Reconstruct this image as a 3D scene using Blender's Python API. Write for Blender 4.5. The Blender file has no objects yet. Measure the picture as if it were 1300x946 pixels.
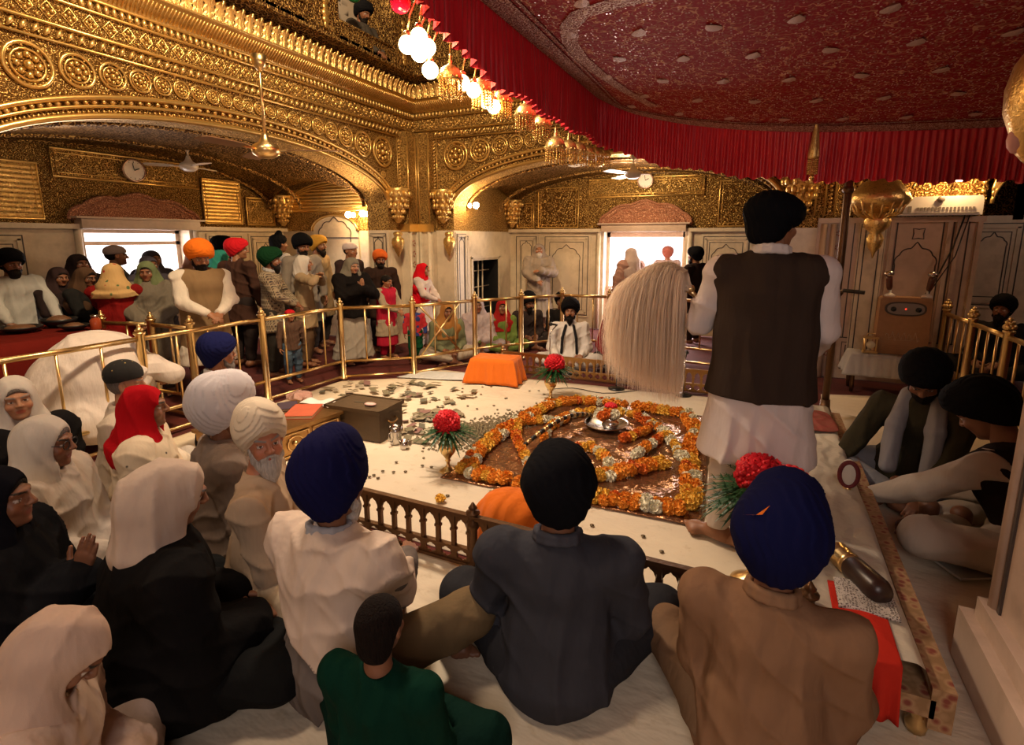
import bpy, math, random
import numpy as np
from mathutils import Vector, Matrix
random.seed(7); RS = np.random.RandomState(11)
PI = math.pi
SC = bpy.context.scene
COL = SC.collection
sin, cos = math.sin, math.cos

# ------------------------------------------------------------------ mesh builder
class MB:
    def __init__(s): s.v = []; s.f = []; s.m = []; s.sm = []; s.mi = 0; s.T = None
    def add(s, vs, fs, smooth=False):
        b = len(s.v)
        if s.T is not None: vs = [tuple(s.T @ Vector(v)) for v in vs]
        s.v += [tuple(v) for v in vs]
        for f in fs:
            s.f.append([i + b for i in f]); s.m.append(s.mi); s.sm.append(smooth)
        return s
    def box(s, x0, x1, y0, y1, z0, z1):
        return s.add([(x0,y0,z0),(x1,y0,z0),(x1,y1,z0),(x0,y1,z0),(x0,y0,z1),(x1,y0,z1),(x1,y1,z1),(x0,y1,z1)],
                     [(0,3,2,1),(4,5,6,7),(0,1,5,4),(1,2,6,5),(2,3,7,6),(3,0,4,7)])
    def tube(s, pts, r, n=8, closed=False, cap=True):
        pts = [Vector(p) for p in pts]; N = len(pts)
        rs = r if isinstance(r, (list, tuple)) else [r] * N
        vs = []; up = None
        for i, p in enumerate(pts):
            if closed: t = pts[(i+1) % N] - pts[i-1]
            else: t = pts[min(i+1, N-1)] - pts[max(i-1, 0)]
            if t.length < 1e-9: t = Vector((0,0,1))
            t.normalize()
            if up is None:
                a = Vector((0,0,1)) if abs(t.z) < .9 else Vector((1,0,0))
                up = t.cross(a).normalized()
            up = (up - t * up.dot(t))
            if up.length < 1e-6: up = t.orthogonal()
            up.normalize(); w = t.cross(up)
            for k in range(n):
                a = 2*PI*k/n; vs.append(p + (up*cos(a) + w*sin(a)) * rs[i])
        fs = []
        for i in range(N if closed else N-1):
            j = (i+1) % N
            for k in range(n):
                l = (k+1) % n; fs.append((i*n+k, i*n+l, j*n+l, j*n+k))
        if cap and not closed: fs.append(tuple(range(n))[::-1]); fs.append(tuple((N-1)*n+k for k in range(n)))
        return s.add(vs, fs, True)
    def lathe(s, prof, c=(0,0,0), n=16, axis='z', amp=0, lobes=0):
        vs = []; N = len(prof)
        for r, z in prof:
            for k in range(n):
                a = 2*PI*k/n; rr = r * (1 + amp*cos(lobes*a)) if lobes else r
                if axis == 'z': v = (c[0]+rr*cos(a), c[1]+rr*sin(a), c[2]+z)
                elif axis == 'x': v = (c[0]+z, c[1]+rr*cos(a), c[2]+rr*sin(a))
                else: v = (c[0]+rr*sin(a), c[1]+z, c[2]+rr*cos(a))
                vs.append(v)
        fs = []
        for i in range(N-1):
            for k in range(n):
                l = (k+1) % n; fs.append((i*n+k, i*n+l, (i+1)*n+l, (i+1)*n+k))
        fs.append(tuple(range(n))[::-1]); fs.append(tuple((N-1)*n+k for k in range(n)))
        return s.add(vs, fs, True)
    def ball(s, c, r, u=10, v=6):
        if not isinstance(r, (tuple, list)): r = (r, r, r)
        vs = [(c[0], c[1], c[2]-r[2])]
        for i in range(1, v):
            t = PI*i/v
            for k in range(u):
                a = 2*PI*k/u; vs.append((c[0]+r[0]*sin(t)*cos(a), c[1]+r[1]*sin(t)*sin(a), c[2]-r[2]*cos(t)))
        vs.append((c[0], c[1], c[2]+r[2])); L = len(vs)-1
        fs = [(0, 1+(k+1) % u, 1+k) for k in range(u)]
        for i in range(v-2):
            for k in range(u):
                l = (k+1) % u; fs.append((1+i*u+k, 1+i*u+l, 1+(i+1)*u+l, 1+(i+1)*u+k))
        fs += [(L, 1+(v-2)*u+k, 1+(v-2)*u+(k+1) % u) for k in range(u)]
        return s.add(vs, fs, True)
    def grid(s, fn, nu, nv, smooth=True):
        vs = [fn(i/nu, j/nv) for j in range(nv+1) for i in range(nu+1)]
        fs = [(j*(nu+1)+i, j*(nu+1)+i+1, (j+1)*(nu+1)+i+1, (j+1)*(nu+1)+i) for j in range(nv) for i in range(nu)]
        return s.add(vs, fs, smooth)
    def prism(s, poly, d0, d1, fn):
        n = len(poly); vs = [fn(u, v, d0) for u, v in poly] + [fn(u, v, d1) for u, v in poly]
        fs = [tuple(range(n))[::-1], tuple(range(n, 2*n))] + [(i, (i+1) % n, n+(i+1) % n, n+i) for i in range(n)]
        return s.add(vs, fs)
    def build(s, name, mats, parent=None, origin=None):
        me = bpy.data.meshes.new(name)
        o3 = origin or (0, 0, 0)
        vs = s.v if origin is None else [(v[0]-o3[0], v[1]-o3[1], v[2]-o3[2]) for v in s.v]
        me.from_pydata(vs, [], s.f)
        if not isinstance(mats, (list, tuple)): mats = [mats]
        for m in mats: me.materials.append(m)
        me.polygons.foreach_set('material_index', s.m); me.polygons.foreach_set('use_smooth', s.sm)
        me.update()
        o = bpy.data.objects.new(name, me); COL.objects.link(o)
        if parent: o.parent = parent
        if origin is not None: o.location = origin
        return o

def tag(o, label=None, cat=None, group=None, kind=None):
    if label: o['label'] = label
    if cat: o['category'] = cat
    if group: o['group'] = group
    if kind: o['kind'] = kind
    return o
def empty(name, loc=(0,0,0), rz=0, label=None, cat=None, group=None):
    o = bpy.data.objects.new(name, None); COL.objects.link(o); o.location = loc; o.rotation_euler = (0,0,rz)
    o.empty_display_size = .1
    return tag(o, label, cat, group)
def struct(mb, name, mats, parent=None):
    o = mb.build(name, mats, parent)
    if parent is None: o['kind'] = 'structure'
    return o
def copy_tree(o, parent=None):
    c = o.copy(); COL.objects.link(c)
    if parent: c.parent = parent
    for ch in list(o.children): copy_tree(ch, c)
    return c

# ------------------------------------------------------------------ materials
def new_mat(name):
    m = bpy.data.materials.new(name); m.use_nodes = True
    nt = m.node_tree; b = nt.nodes['Principled BSDF']
    return m, nt, b
def nd(nt, t, **kw):
    n = nt.nodes.new(t)
    for k, v in kw.items():
        if k in n.inputs.keys() if isinstance(k, str) else False: n.inputs[k].default_value = v
        else: setattr(n, k, v)
    return n
def math_(nt, op, a, b=None, c=None):
    n = nt.nodes.new('ShaderNodeMath'); n.operation = op
    for i, x in enumerate((a, b, c)):
        if x is None: continue
        if isinstance(x, (int, float)): n.inputs[i].default_value = x
        else: nt.links.new(x, n.inputs[i])
    return n.outputs[0]
def ramp(nt, fac, stops):
    n = nt.nodes.new('ShaderNodeValToRGB'); e = n.color_ramp.elements
    while len(e) < len(stops): e.new(.5)
    for i, (p, c) in enumerate(stops): e[i].position = p; e[i].color = (*c, 1) if len(c) == 3 else c
    nt.links.new(fac, n.inputs[0]); return n.outputs[0]
def coords(nt, scale=(1,1,1), kind='Object', rot=(0,0,0)):
    tc = nt.nodes.new('ShaderNodeTexCoord'); mp = nt.nodes.new('ShaderNodeMapping')
    mp.inputs['Scale'].default_value = scale; mp.inputs['Rotation'].default_value = rot
    nt.links.new(tc.outputs[kind], mp.inputs[0]); return mp.outputs[0]
def bump(nt, h, strength, dist, b, prev=None):
    n = nt.nodes.new('ShaderNodeBump'); n.inputs['Strength'].default_value = strength; n.inputs['Distance'].default_value = dist
    nt.links.new(h, n.inputs['Height'])
    if prev: nt.links.new(prev, n.inputs['Normal'])
    nt.links.new(n.outputs[0], b.inputs['Normal']); return n.outputs[0]
def noise(nt, vec, scale, detail=3, rough=.55):
    n = nt.nodes.new('ShaderNodeTexNoise'); n.inputs['Scale'].default_value = scale
    n.inputs['Detail'].default_value = detail; n.inputs['Roughness'].default_value = rough
    nt.links.new(vec, n.inputs['Vector']); return n.outputs['Fac']
def voro(nt, vec, scale, feature='F1', rnd=1.0):
    n = nt.nodes.new('ShaderNodeTexVoronoi'); n.feature = feature; n.inputs['Scale'].default_value = scale
    n.inputs['Randomness'].default_value = rnd
    nt.links.new(vec, n.inputs['Vector']); return n
def mixc(nt, fac, a, b):
    n = nt.nodes.new('ShaderNodeMix'); n.data_type = 'RGBA'
    for x, s in ((fac, 0), (a, 6), (b, 7)):
        if isinstance(x, (int, float)): n.inputs[s].default_value = x
        elif isinstance(x, (tuple, list)): n.inputs[s].default_value = (*x[:3], 1)
        else: nt.links.new(x, n.inputs[s])
    return n.outputs[2]

def plain(name, col, rough=.6, metal=0., nz=None, bs=None, emit=None, coat=0):
    m, nt, b = new_mat(name)
    b.inputs['Base Color'].default_value = (*col, 1); b.inputs['Roughness'].default_value = rough; b.inputs['Metallic'].default_value = metal
    v = coords(nt)
    f = noise(nt, v, nz or 6, 4)
    c2 = tuple(x*.72 for x in col)
    nt.links.new(mixc(nt, f, c2, tuple(min(1, x*1.15) for x in col)), b.inputs['Base Color'])
    if bs: bump(nt, noise(nt, v, bs[0], 3), bs[1], .01, b)
    if emit: b.inputs['Emission Color'].default_value = (*emit[0], 1); b.inputs['Emission Strength'].default_value = emit[1]
    if coat: b.inputs['Coat Weight'].default_value = coat
    return m

def cloth(name, col, rough=.9, weave=500, fold=.5, col2=None, sheen=.0, cscale=5):
    m, nt, b = new_mat(name)
    b.inputs['Roughness'].default_value = rough
    v = coords(nt); f = noise(nt, v, cscale, 4)
    c2 = col2 or tuple(x*.8 for x in col)
    nt.links.new(mixc(nt, f, c2, col), b.inputs['Base Color'])
    b.inputs['Sheen Weight'].default_value = sheen
    b.inputs['Specular IOR Level'].default_value = .05
    vs = coords(nt, (1,1,.28)); wn = noise(nt, vs, 11, 3, .6)
    w = nt.nodes.new('ShaderNodeTexWave'); w.inputs['Scale'].default_value = 3.2; w.inputs['Distortion'].default_value = 9
    w.inputs['Detail'].default_value = 2; w.inputs['Detail Scale'].default_value = 1.2; nt.links.new(vs, w.inputs['Vector'])
    h = math_(nt, 'ADD', math_(nt, 'MULTIPLY', wn, .8), math_(nt, 'MULTIPLY', w.outputs['Fac'], .35))
    p = bump(nt, h, fold, .035, b)
    bump(nt, noise(nt, v, weave, 1), .25, .002, b, p)
    return m

def gold_mat(name, style='floral', base=(.88,.58,.19), dark=(.15,.07,.015), scale=14, rough=.33, strength=.8, metal=.85, dist=.02):
    m, nt, b = new_mat(name)
    b.inputs['Roughness'].default_value = rough; b.inputs['Metallic'].default_value = metal
    v = coords(nt)
    if style == 'floral':
        vo = voro(nt, v, scale, rnd=.55); d = vo.outputs['Distance']
        sub = nt.nodes.new('ShaderNodeVectorMath'); sub.operation = 'SUBTRACT'
        nt.links.new(v, sub.inputs[0]); nt.links.new(vo.outputs['Position'], sub.inputs[1])
        # petal angle from position differences (x+y along wall, z up)
        sx = nt.nodes.new('ShaderNodeSeparateXYZ'); nt.links.new(sub.outputs[0], sx.inputs[0])
        ang = math_(nt, 'ARCTAN2', sx.outputs[2], math_(nt, 'ADD', sx.outputs[0], sx.outputs[1]))
        pet = math_(nt, 'SINE', math_(nt, 'MULTIPLY', ang, 7))
        ring = math_(nt, 'SINE', math_(nt, 'ADD', math_(nt, 'MULTIPLY', d, 24), math_(nt, 'MULTIPLY', pet, .9)))
        fine = voro(nt, v, scale*3.6).outputs['Distance']
        h = math_(nt, 'ADD', math_(nt, 'MULTIPLY', ring, .32), math_(nt, 'MULTIPLY', fine, -.9))
        h = math_(nt, 'ADD', h, .62)
    elif style == 'fine':
        a = voro(nt, v, scale*2.4, rnd=.8).outputs['Distance']; c = noise(nt, v, scale*3.5, 2)
        h = math_(nt, 'ADD', math_(nt, 'SINE', math_(nt, 'MULTIPLY', a, 13)), math_(nt, 'MULTIPLY', c, 1.4))
        h = math_(nt, 'MULTIPLY', h, .42)
    elif style == 'script':
        sep = nt.nodes.new('ShaderNodeSeparateXYZ'); nt.links.new(v, sep.inputs[0])
        row = math_(nt, 'ABSOLUTE', math_(nt, 'SINE', math_(nt, 'MULTIPLY', sep.outputs[2], scale*5.2)))
        vv = coords(nt, (1,1,.8)); c = noise(nt, vv, scale*5, 1)
        h = math_(nt, 'ADD', math_(nt, 'MULTIPLY', row, .55), math_(nt, 'MULTIPLY', c, .5))
    elif style == 'petal':
        # radiating flutes on beads, leaves
        c = noise(nt, v, scale*4, 2); h = math_(nt, 'MULTIPLY', c, 1.2)
    else:
        c = noise(nt, v, 9, 4); h = math_(nt, 'ADD', math_(nt, 'MULTIPLY', c, .4), .5)
    big = noise(nt, v, 2.2, 3)
    lo = mixc(nt, big, tuple(x*.75 for x in base), base)
    fac = ramp(nt, h, [(.18, (0,0,0)), (.55, (1,1,1))])
    nt.links.new(mixc(nt, fac, dark, lo), b.inputs['Base Color'])
    nt.links.new(ramp(nt, h, [(.2, (.65,)*3), (.6, (rough,)*3)]), b.inputs['Roughness'])
    bump(nt, h, strength, dist, b)
    return m

def marble(name, col=(.74,.63,.47), vein=.5):
    m, nt, b = new_mat(name)
    v = coords(nt); f = noise(nt, v, 1.7, 6, .65); g = noise(nt, v, 7, 4)
    a = ramp(nt, f, [(.3, tuple(x*.72 for x in col)), (.55, col), (.8, tuple(min(1, x*1.12) for x in col))])
    g2 = ramp(nt, g, [(.35, (.62,.58,.5)), (.5, (1,1,1))])
    n = nt.nodes.new('ShaderNodeMix'); n.data_type = 'RGBA'; n.blend_type = 'MULTIPLY'; n.inputs[0].default_value = vein*.6
    nt.links.new(a, n.inputs[6]); nt.links.new(g2, n.inputs[7]); nt.links.new(n.outputs[2], b.inputs['Base Color'])
    b.inputs['Roughness'].default_value = .32
    return m

M = {}
M['gold'] = gold_mat('gilded_copper', 'plain', rough=.3, strength=.3)
M['gold_floral'] = gold_mat('gilded_floral_relief', 'floral', scale=9, dist=.02)
M['gold_vine'] = gold_mat('gilded_vine_relief', 'floral', scale=16, dist=.012)
M['gold_fine'] = gold_mat('gilded_fine_relief', 'fine', scale=16, dist=.012)
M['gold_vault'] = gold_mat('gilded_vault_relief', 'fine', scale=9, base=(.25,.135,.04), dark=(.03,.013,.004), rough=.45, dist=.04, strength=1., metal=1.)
M['gold_script'] = gold_mat('gilded_inscription_relief', 'script', scale=11, dist=.012)
M['gold_petal'] = gold_mat('gilded_moulding', 'petal', base=(.92,.62,.22), dark=(.3,.15,.03), scale=14, strength=.35, dist=.01)
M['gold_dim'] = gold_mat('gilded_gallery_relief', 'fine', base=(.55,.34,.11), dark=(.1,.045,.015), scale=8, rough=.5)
M['brass'] = plain('polished_brass', (.84,.61,.29), .30, 1., 3)
M['brass_old'] = plain('aged_brass', (.42,.24,.09), .33, .9, 9, (40,.3))
M['bronze'] = plain('dark_bronze', (.13,.065,.03), .4, .75, 12, (60,.3))
M['marble'] = marble('cream_marble')
M['marble_pink'] = marble('rosy_marble', (.60,.45,.35))
M['inlay'] = plain('black_stone_inlay', (.06,.045,.04), .35)
M['red_inlay'] = plain('red_stone_inlay', (.33,.07,.04), .4)
M['black'] = plain('black_enamel', (.012,.012,.013), .35)
M['steel'] = plain('steel', (.6,.58,.56), .22, 1.)
M['white_paint'] = plain('white_enamel', (.78,.74,.70), .4)
M['glass_frost'] = plain('lit_globe_glass', (1,.9,.7), .3, emit=((1,.62,.25), 22))
M['bulb'] = plain('lit_bulb', (1,.9,.7), .3, emit=((1,.66,.30), 60))
# ------------------------------------------------------------------ room shell
AX, BY = -5.25, 7.5            # planes of the left and back arcade walls
OX, OY = -7.8, 9.8             # outer corridor walls
ZS, RISE, MT = 2.17, .83, 1.81 # arch spring, rise, top of the marble dado
def FX(off):   # local (u,z,d): u along +Y on the left arcade wall, d towards the room
    return lambda u, z, d=0: (AX + off + d, u, z)
def FY(off):   # local on the back arcade wall, u along +X, d towards the room (-Y)
    return lambda u, z, d=0: (u, BY - off - d, z)

def arch_pts(c, a, rise, n=48, zs=ZS, t0=0, t1=PI):
    return [(c - a*cos(t0+(t1-t0)*i/n), zs + rise*sin(t0+(t1-t0)*i/n)) for i in range(n+1)]

def fquad(mb, F, u0, u1, z0, z1, d=0, flip=False):
    mb.add([F(u0,z0,d), F(u1,z0,d), F(u1,z1,d), F(u0,z1,d)], [(3,2,1,0) if flip else (0,1,2,3)])
def fbox(mb, F, u0, u1, z0, z1, d0, d1):
    vs = [F(u,z,d) for d in (d0,d1) for z in (z0,z1) for u in (u0,u1)]
    mb.add(vs, [(0,2,3,1),(4,5,7,6),(0,1,5,4),(2,6,7,3),(0,4,6,2),(1,3,7,5)])
def ribbon(mb, F, pts, w, d=.004, closed=False):
    N = len(pts); vs = []
    for i, (x, y) in enumerate(pts):
        a = pts[(i-1) % N] if (closed or i > 0) else pts[i]; b = pts[(i+1) % N] if (closed or i < N-1) else pts[i]
        tx, ty = b[0]-a[0], b[1]-a[1]; L = math.hypot(tx, ty) or 1
        nx, ny = -ty/L*w/2, tx/L*w/2
        vs += [F(x+nx, y+ny, d), F(x-nx, y-ny, d), F(x+nx, y+ny, d-.006), F(x-nx, y-ny, d-.006)]
    fs = []
    for i in range(N if closed else N-1):
        j = (i+1) % N; fs += [(4*i, 4*i+1, 4*j+1, 4*j), (4*i+1, 4*i+3, 4*j+3, 4*j+1), (4*i, 4*j, 4*j+2, 4*i+2)]
    mb.add(vs, fs)
def rect_line(mb, F, u0, u1, z0, z1, w, d=.004):
    h = w/2
    for a in ((u0-h,u1+h,z0-h,z0+h),(u0-h,u1+h,z1-h,z1+h),(u0-h,u0+h,z0,z1),(u1-h,u1+h,z0,z1)): fbox(mb, F, *a, d-.008, d)
def cusp_arch(c, hw, zs, rise, lobes=5, n=8, tip=.04, bulge=.12):
    """cusped mughal arch outline from left springing to right springing"""
    out = []; L = lobes
    for k in range(L):
        t0, t1 = k/L, (k+1)/L
        p0 = (c - hw*cos(PI*t0), zs + rise*sin(PI*t0)); p1 = (c - hw*cos(PI*t1), zs + rise*sin(PI*t1))
        for i in range(n):
            s = i/n; bu = bulge*hw*sin(PI*s)
            x = p0[0]+(p1[0]-p0[0])*s; z = p0[1]+(p1[1]-p0[1])*s
            nx, nz = (x-c)/max(hw,.01), (z-zs)/max(rise,.01); q = math.hypot(nx,nz) or 1
            out.append((x+nx/q*bu, z+nz/q*bu + (tip*max(0, 1-abs(s-.5)*3) if k == L//2 else 0)))
    out.append((c+hw, zs)); return out
def marble_panel(F, u0, u1, z0, z1, arch=True, name='trim_1', d=.0, finial=False):
    mb = MB(); w = .012
    mb.mi = 0
    fbox(mb, F, u0, u1, z0, z1, d, d+.018)      # raised border slab
    mb.mi = 1
    g = min(.07, (u1-u0)*.12)
    rect_line(mb, F, u0+g*.6, u1-g*.6, z0+g*.6, z1-g*.6, w, d+.022)
    mb.mi = 0
    rect_line(mb, F, u0+g*1.15, u1-g*1.15, z0+g*1.15, z1-g*1.15, .035, d+.034)
    mb.mi = 1
    a0, a1, b0, b1 = u0+g*2, u1-g*2, z0+g*2, z1-g*2
    rect_line(mb, F, a0, a1, b0, b1, w*.8, d+.022)
    if arch:
        c = (a0+a1)/2; hw = (a1-a0)/2*.8; ri = min(hw*.9, (b1-b0)*.3); zs = b1 - ri*1.45
        pts = [(c-hw, b0+.04)] + [(c-hw, zs-.02)] + cusp_arch(c, hw, zs, ri) + [(c+hw, b0+.04)]
        ribbon(mb, F, pts, w, d+.022)
        if finial:
            r = hw*.28; zc = zs+ri+r*1.7
            star = [(c + r*(1 if i % 2 else .55)*sin(PI*i/4+PI/8), zc + r*(1 if i % 2 else .55)*cos(PI*i/4+PI/8)) for i in range(8)]
            ribbon(mb, F, star, w*.8, d+.022, True)
    return struct(mb, name, [M['marble'], M['inlay']])

# ---- floor: red carpet everywhere, white sheets on the sanctum floor
m, nt, b = new_mat('deep_red_carpet'); v = coords(nt)
f = noise(nt, v, 3, 4); g = voro(nt, v, 7).outputs['Distance']
nt.links.new(mixc(nt, f, (.055,.008,.006), mixc(nt, g, (.17,.02,.014), (.09,.012,.01))), b.inputs['Base Color']); b.inputs['Roughness'].default_value = .95
bump(nt, noise(nt, v, 260, 1), .5, .004, b); M['carpet'] = m
m, nt, b = new_mat('white_floor_sheet'); v = coords(nt)
f = noise(nt, v, 2.2, 5, .6); st = noise(nt, v, 9, 5, .7)
c1 = mixc(nt, f, (.60,.50,.37), (.80,.70,.54)); c2 = ramp(nt, st, [(.28, (.62,.52,.36)), (.42, (1,1,1))])
mm = nt.nodes.new('ShaderNodeMix'); mm.data_type = 'RGBA'; mm.blend_type = 'MULTIPLY'; mm.inputs[0].default_value = .45
nt.links.new(c1, mm.inputs[6]); nt.links.new(c2, mm.inputs[7]); nt.links.new(mm.outputs[2], b.inputs['Base Color']); b.inputs['Roughness'].default_value = .85
vs = coords(nt, (1, 2.2, 1), rot=(0,0,.5)); p = bump(nt, noise(nt, vs, 2.6, 4), .5, .05, b); bump(nt, noise(nt, v, 400, 1), .2, .002, b, p); M['sheet'] = m

mb = MB(); mb.box(-8.3, 6, -1.5, 12.5, -.2, -.012); struct(mb, 'floor', M['carpet'])

def wavy_sheet(name, x0, x1, y0, y1, z, mat, label, seed=0, amp=.004, thick=.006, nx=60, ny=60, poly=None):
    mb = MB()
    def f(u, v_):
        x = x0+(x1-x0)*u; y = y0+(y1-y0)*v_
        if poly: x, y = poly(u, v_)
        return (x, y, z + amp*(sin(7*x+3*sin(2.3*y+seed))+sin(5*y+2*sin(3.1*x+seed))))
    mb.grid(f, nx, ny)
    return mb.build(name, mat)

# ---- arcade walls with arches
def arcade(F, uc, a, u_lo, u_hi, name, side):
    mb = MB(); n = 64
    ex = arch_pts(uc, a-.16, RISE-.17, n)        # intrados (opening)
    top = 3.25
    mb.mi = 0
    vs = [F(x, z) for x, z in ex] + [F(x, top) for x, z in ex]
    mb.add(vs, [(i, i+1, n+2+i, n+1+i) for i in range(n)])
    ul, uh = ex[0][0], ex[-1][0]
    for (p, q) in ((u_lo, ul), (uh, u_hi)):
        mb.mi = 1; fquad(mb, F, p, q, MT, top)
    # entablature backing
    mb.mi = 1; fquad(mb, F, u_lo, u_hi, top, 4.3)
    # soffit thickness
    mb.mi = 1
    vs = [F(x, z, 0) for x, z in ex] + [F(x, z, -.4) for x, z in ex]
    mb.add(vs, [(i, n+1+i, n+2+i, i+1) for i in range(n)], True)
    for u in (ul, uh): mb.add([F(u,MT,0), F(u,ZS,0), F(u,ZS,-.4), F(u,MT,-.4)], [(0,1,2,3)])
    # marble below
    mb.mi = 2
    for (p, q) in ((u_lo, ul), (uh, u_hi)): fquad(mb, F, p, q, 0, MT)
    for u in (ul, uh): mb.add([F(u,0,0), F(u,MT,0), F(u,MT,-.4), F(u,0,-.4)], [(0,1,2,3)])
    w = struct(mb, name, [M['gold_vine'], M['gold_fine'], M['marble']])
    return w
W1 = arcade(FX(0), 4.35, 2.6, .6, 7.5, 'wall_left', 1)
W2 = arcade(FY(0), -2.2, 2.48, -5.25, 2.1, 'wall_back', 1)

def mouldings(F, uc, a, u_lo, u_hi, fr0, fr1, seed):
    """arch ribs, bead rows, scrolls, frame, cornice - one structure mesh per kind"""
    N = 56
    mb = MB()
    for da, dr, r, dd in ((0, 0, .022, .03), (-.07, -.075, .014, .02), (-.15, -.16, .028, .02)):
        pts = [F(x, z, dd) for x, z in arch_pts(uc, a+da, RISE+dr, N)]
        mb.tube(pts, r, 6)
    struct(mb, 'trim_2', M['gold'])
    mb = MB(); nb = 92
    for i, (x, z) in enumerate(arch_pts(uc, a-.036, RISE-.037, nb)):
        if i % 2: mb.ball(F(x, z, .014), .021, 6, 4)
        else: mb.ball(F(x, z, .006), .026, 6, 4)
    for i, (x, z) in enumerate(arch_pts(uc, a-.112, RISE-.118, int(nb*1.7))): mb.ball(F(x, z, .014), .011, 5, 3)
    struct(mb, 'trim_3', M['gold_petal'])
    # scroll medallions in both spandrels, sized by the gap under the frame
    mb = MB(); zt = 3.19
    for s in (-1, 1):
        u = uc + s*(a - .02)*.985 ; u = (fr1-.16) if s > 0 else (fr0+.16)
        k = 0
        while (u-uc)*s > .12:
            def gap(u):
                q = (u-uc)/(a+.02)
                zb = ZS + (RISE+.03)*math.sqrt(max(0, 1-q*q)) if abs(q) < 1 else ZS
                return zb
            # iterate radius so that the ring fits between arch and frame
            r = .2
            for _ in range(20):
                ui = u - s*r; zb = max(gap(ui - s*r*.5), gap(ui)); r2 = min(.235, (zt - zb)/2*.93)
                r = r*.5 + r2*.5
            if r < .035: r = .035
            ui = u - s*r; zc = zt - r*1.04
            cen = F(ui, zc, .0)
            ring = [F(ui + r*.86*cos(t*PI/12), zc + r*.86*sin(t*PI/12), .012) for t in range(24)]
            mb.tube(ring, r*.085+.002, 5, closed=True)
            ring = [F(ui + r*.62*cos(t*PI/8), zc + r*.62*sin(t*PI/8), .008) for t in range(16)]
            if r > .06: mb.tube(ring, r*.05+.002, 4, closed=True)
            pn = 8 if r > .07 else 6
            for t in range(pn):
                an = 2*PI*t/pn
                mb.ball(F(ui + r*.40*cos(an), zc + r*.40*sin(an), .008), r*.15, 6, 3)
                if r > .08:
                    mb.ball(F(ui + r*.74*cos(an+.2), zc + r*.74*sin(an+.2), .006), r*.075, 5, 3)
            mb.ball(F(ui, zc, .012), r*.2, 8, 4)
            # tail leaf towards the arch, filling the spandrel below
            zb = gap(ui)
            zz = zc - r*1.12
            while zz - .05 > zb + .03:
                q = min(.16, (zz - zb)*.42)
                mb.tube([F(ui + q*.8*cos(t*PI/8), zz - q + q*.8*sin(t*PI/8), .010) for t in range(16)], q*.09+.002, 4, closed=True)
                for t in range(6): mb.ball(F(ui + q*.38*cos(t*PI/3), zz - q + q*.38*sin(t*PI/3), .006), q*.17, 5, 3)
                mb.ball(F(ui, zz-q, .01), q*.16, 6, 3)
                zz -= q*2.1
            u = ui - s*r*1.02; k += 1
            if k > 40: break
    struct(mb, 'trim_4', M['gold'])
    # rectangular frame: smooth fillets + twisted leaf strip
    mb = MB()
    for (z, r) in ((3.22, .012), (3.345, .014), (3.54, .012), (3.635, .012), (4.05, .012), (4.08, .02)):
        mb.tube([F(fr0 if z < 3.3 else u_lo, z, .02), F(fr1 if z < 3.3 else u_hi, z, .02)], r, 6)
    for u in (fr0, fr1):
        for du in (-.055, .055): mb.tube([F(u+du, ZS+.02, .02), F(u+du, 3.22, .02)], .009, 6)
    struct(mb, 'trim_5', M['gold'])
    mb = MB()
    n = int((fr1-fr0)/.078)
    for i in range(n):      # leaf-and-dart strip
        u = fr0 + (i+.5)*(fr1-fr0)/n
        mb.tube([F(u-.025, 3.245, .012), F(u-.002, 3.285, .022), F(u+.026, 3.325, .012)], [.008, .022, .006], 5)
        if i % 2: mb.ball(F(u+.02, 3.262, .01), .014, 5, 3)
    for u in (fr0, fr1):
        m_ = int((3.2-ZS)/.05)
        for i in range(m_):
            z = ZS+.03+i*.05
            mb.tube([F(u-.03, z, .012), F(u, z+.02, .024), F(u+.03, z+.045, .012)], [.006, .018, .006], 5)
    struct(mb, 'trim_6', M['gold_petal'])
    # egg row
    mb = MB(); n = int((u_hi-u_lo)/.062)
    for i in range(n):
        u = u_lo + (i+.5)*(u_hi-u_lo)/n
        mb.ball(F(u, 3.588, .018), (.022, .022, .037), 6, 4)
    struct(mb, 'trim_7', M['gold_petal'])
    # floral frieze band diamonds
    mb = MB(); n = int((u_hi-u_lo)/.15)
    for i in range(n):
        u = u_lo + (i+.5)*(u_hi-u_lo)/n; z = 3.445
        for t in range(4): mb.ball(F(u+.03*cos(t*PI/2), z+.03*sin(t*PI/2), .006), .018, 5, 3)
        mb.tube([F(u+.06*cos(t*PI/2), z+.065*sin(t*PI/2), .008) for t in range(4)], .006, 4, closed=True)
        for sz in (-1, 1): mb.ball(F(u+.075, z+sz*.05, .005), .016, 5, 3)
    struct(mb, 'trim_8', M['gold'])
    # cove + big acanthus leaves
    mb = MB()
    prof = [(3.64, .02), (3.68, .05), (3.72, .10), (3.76, .16), (3.775, .18)]
    for (z0, d0), (z1, d1) in zip(prof, prof[1:]):
        mb.add([F(u_lo, z0, d0), F(u_hi if True else 0, z0, d0), F(u_hi, z1, d1), F(u_lo, z1, d1)], [(0,1,2,3)], True)
    mb.tube([F(u_lo, 3.785, .18), F(u_hi, 3.785, .18)], .012, 6)
    n = int((u_hi-u_lo)/.035)
    for i in range(n):
        u = u_lo+(i+.5)*(u_hi-u_lo)/n
        mb.tube([F(u, 3.655, .035), F(u, 3.70, .08), F(u, 3.755, .155)], .008, 4)
    struct(mb, 'trim_9', M['gold_petal'])
    mb = MB(); n = int((u_hi-u_lo)/.115)
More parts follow.
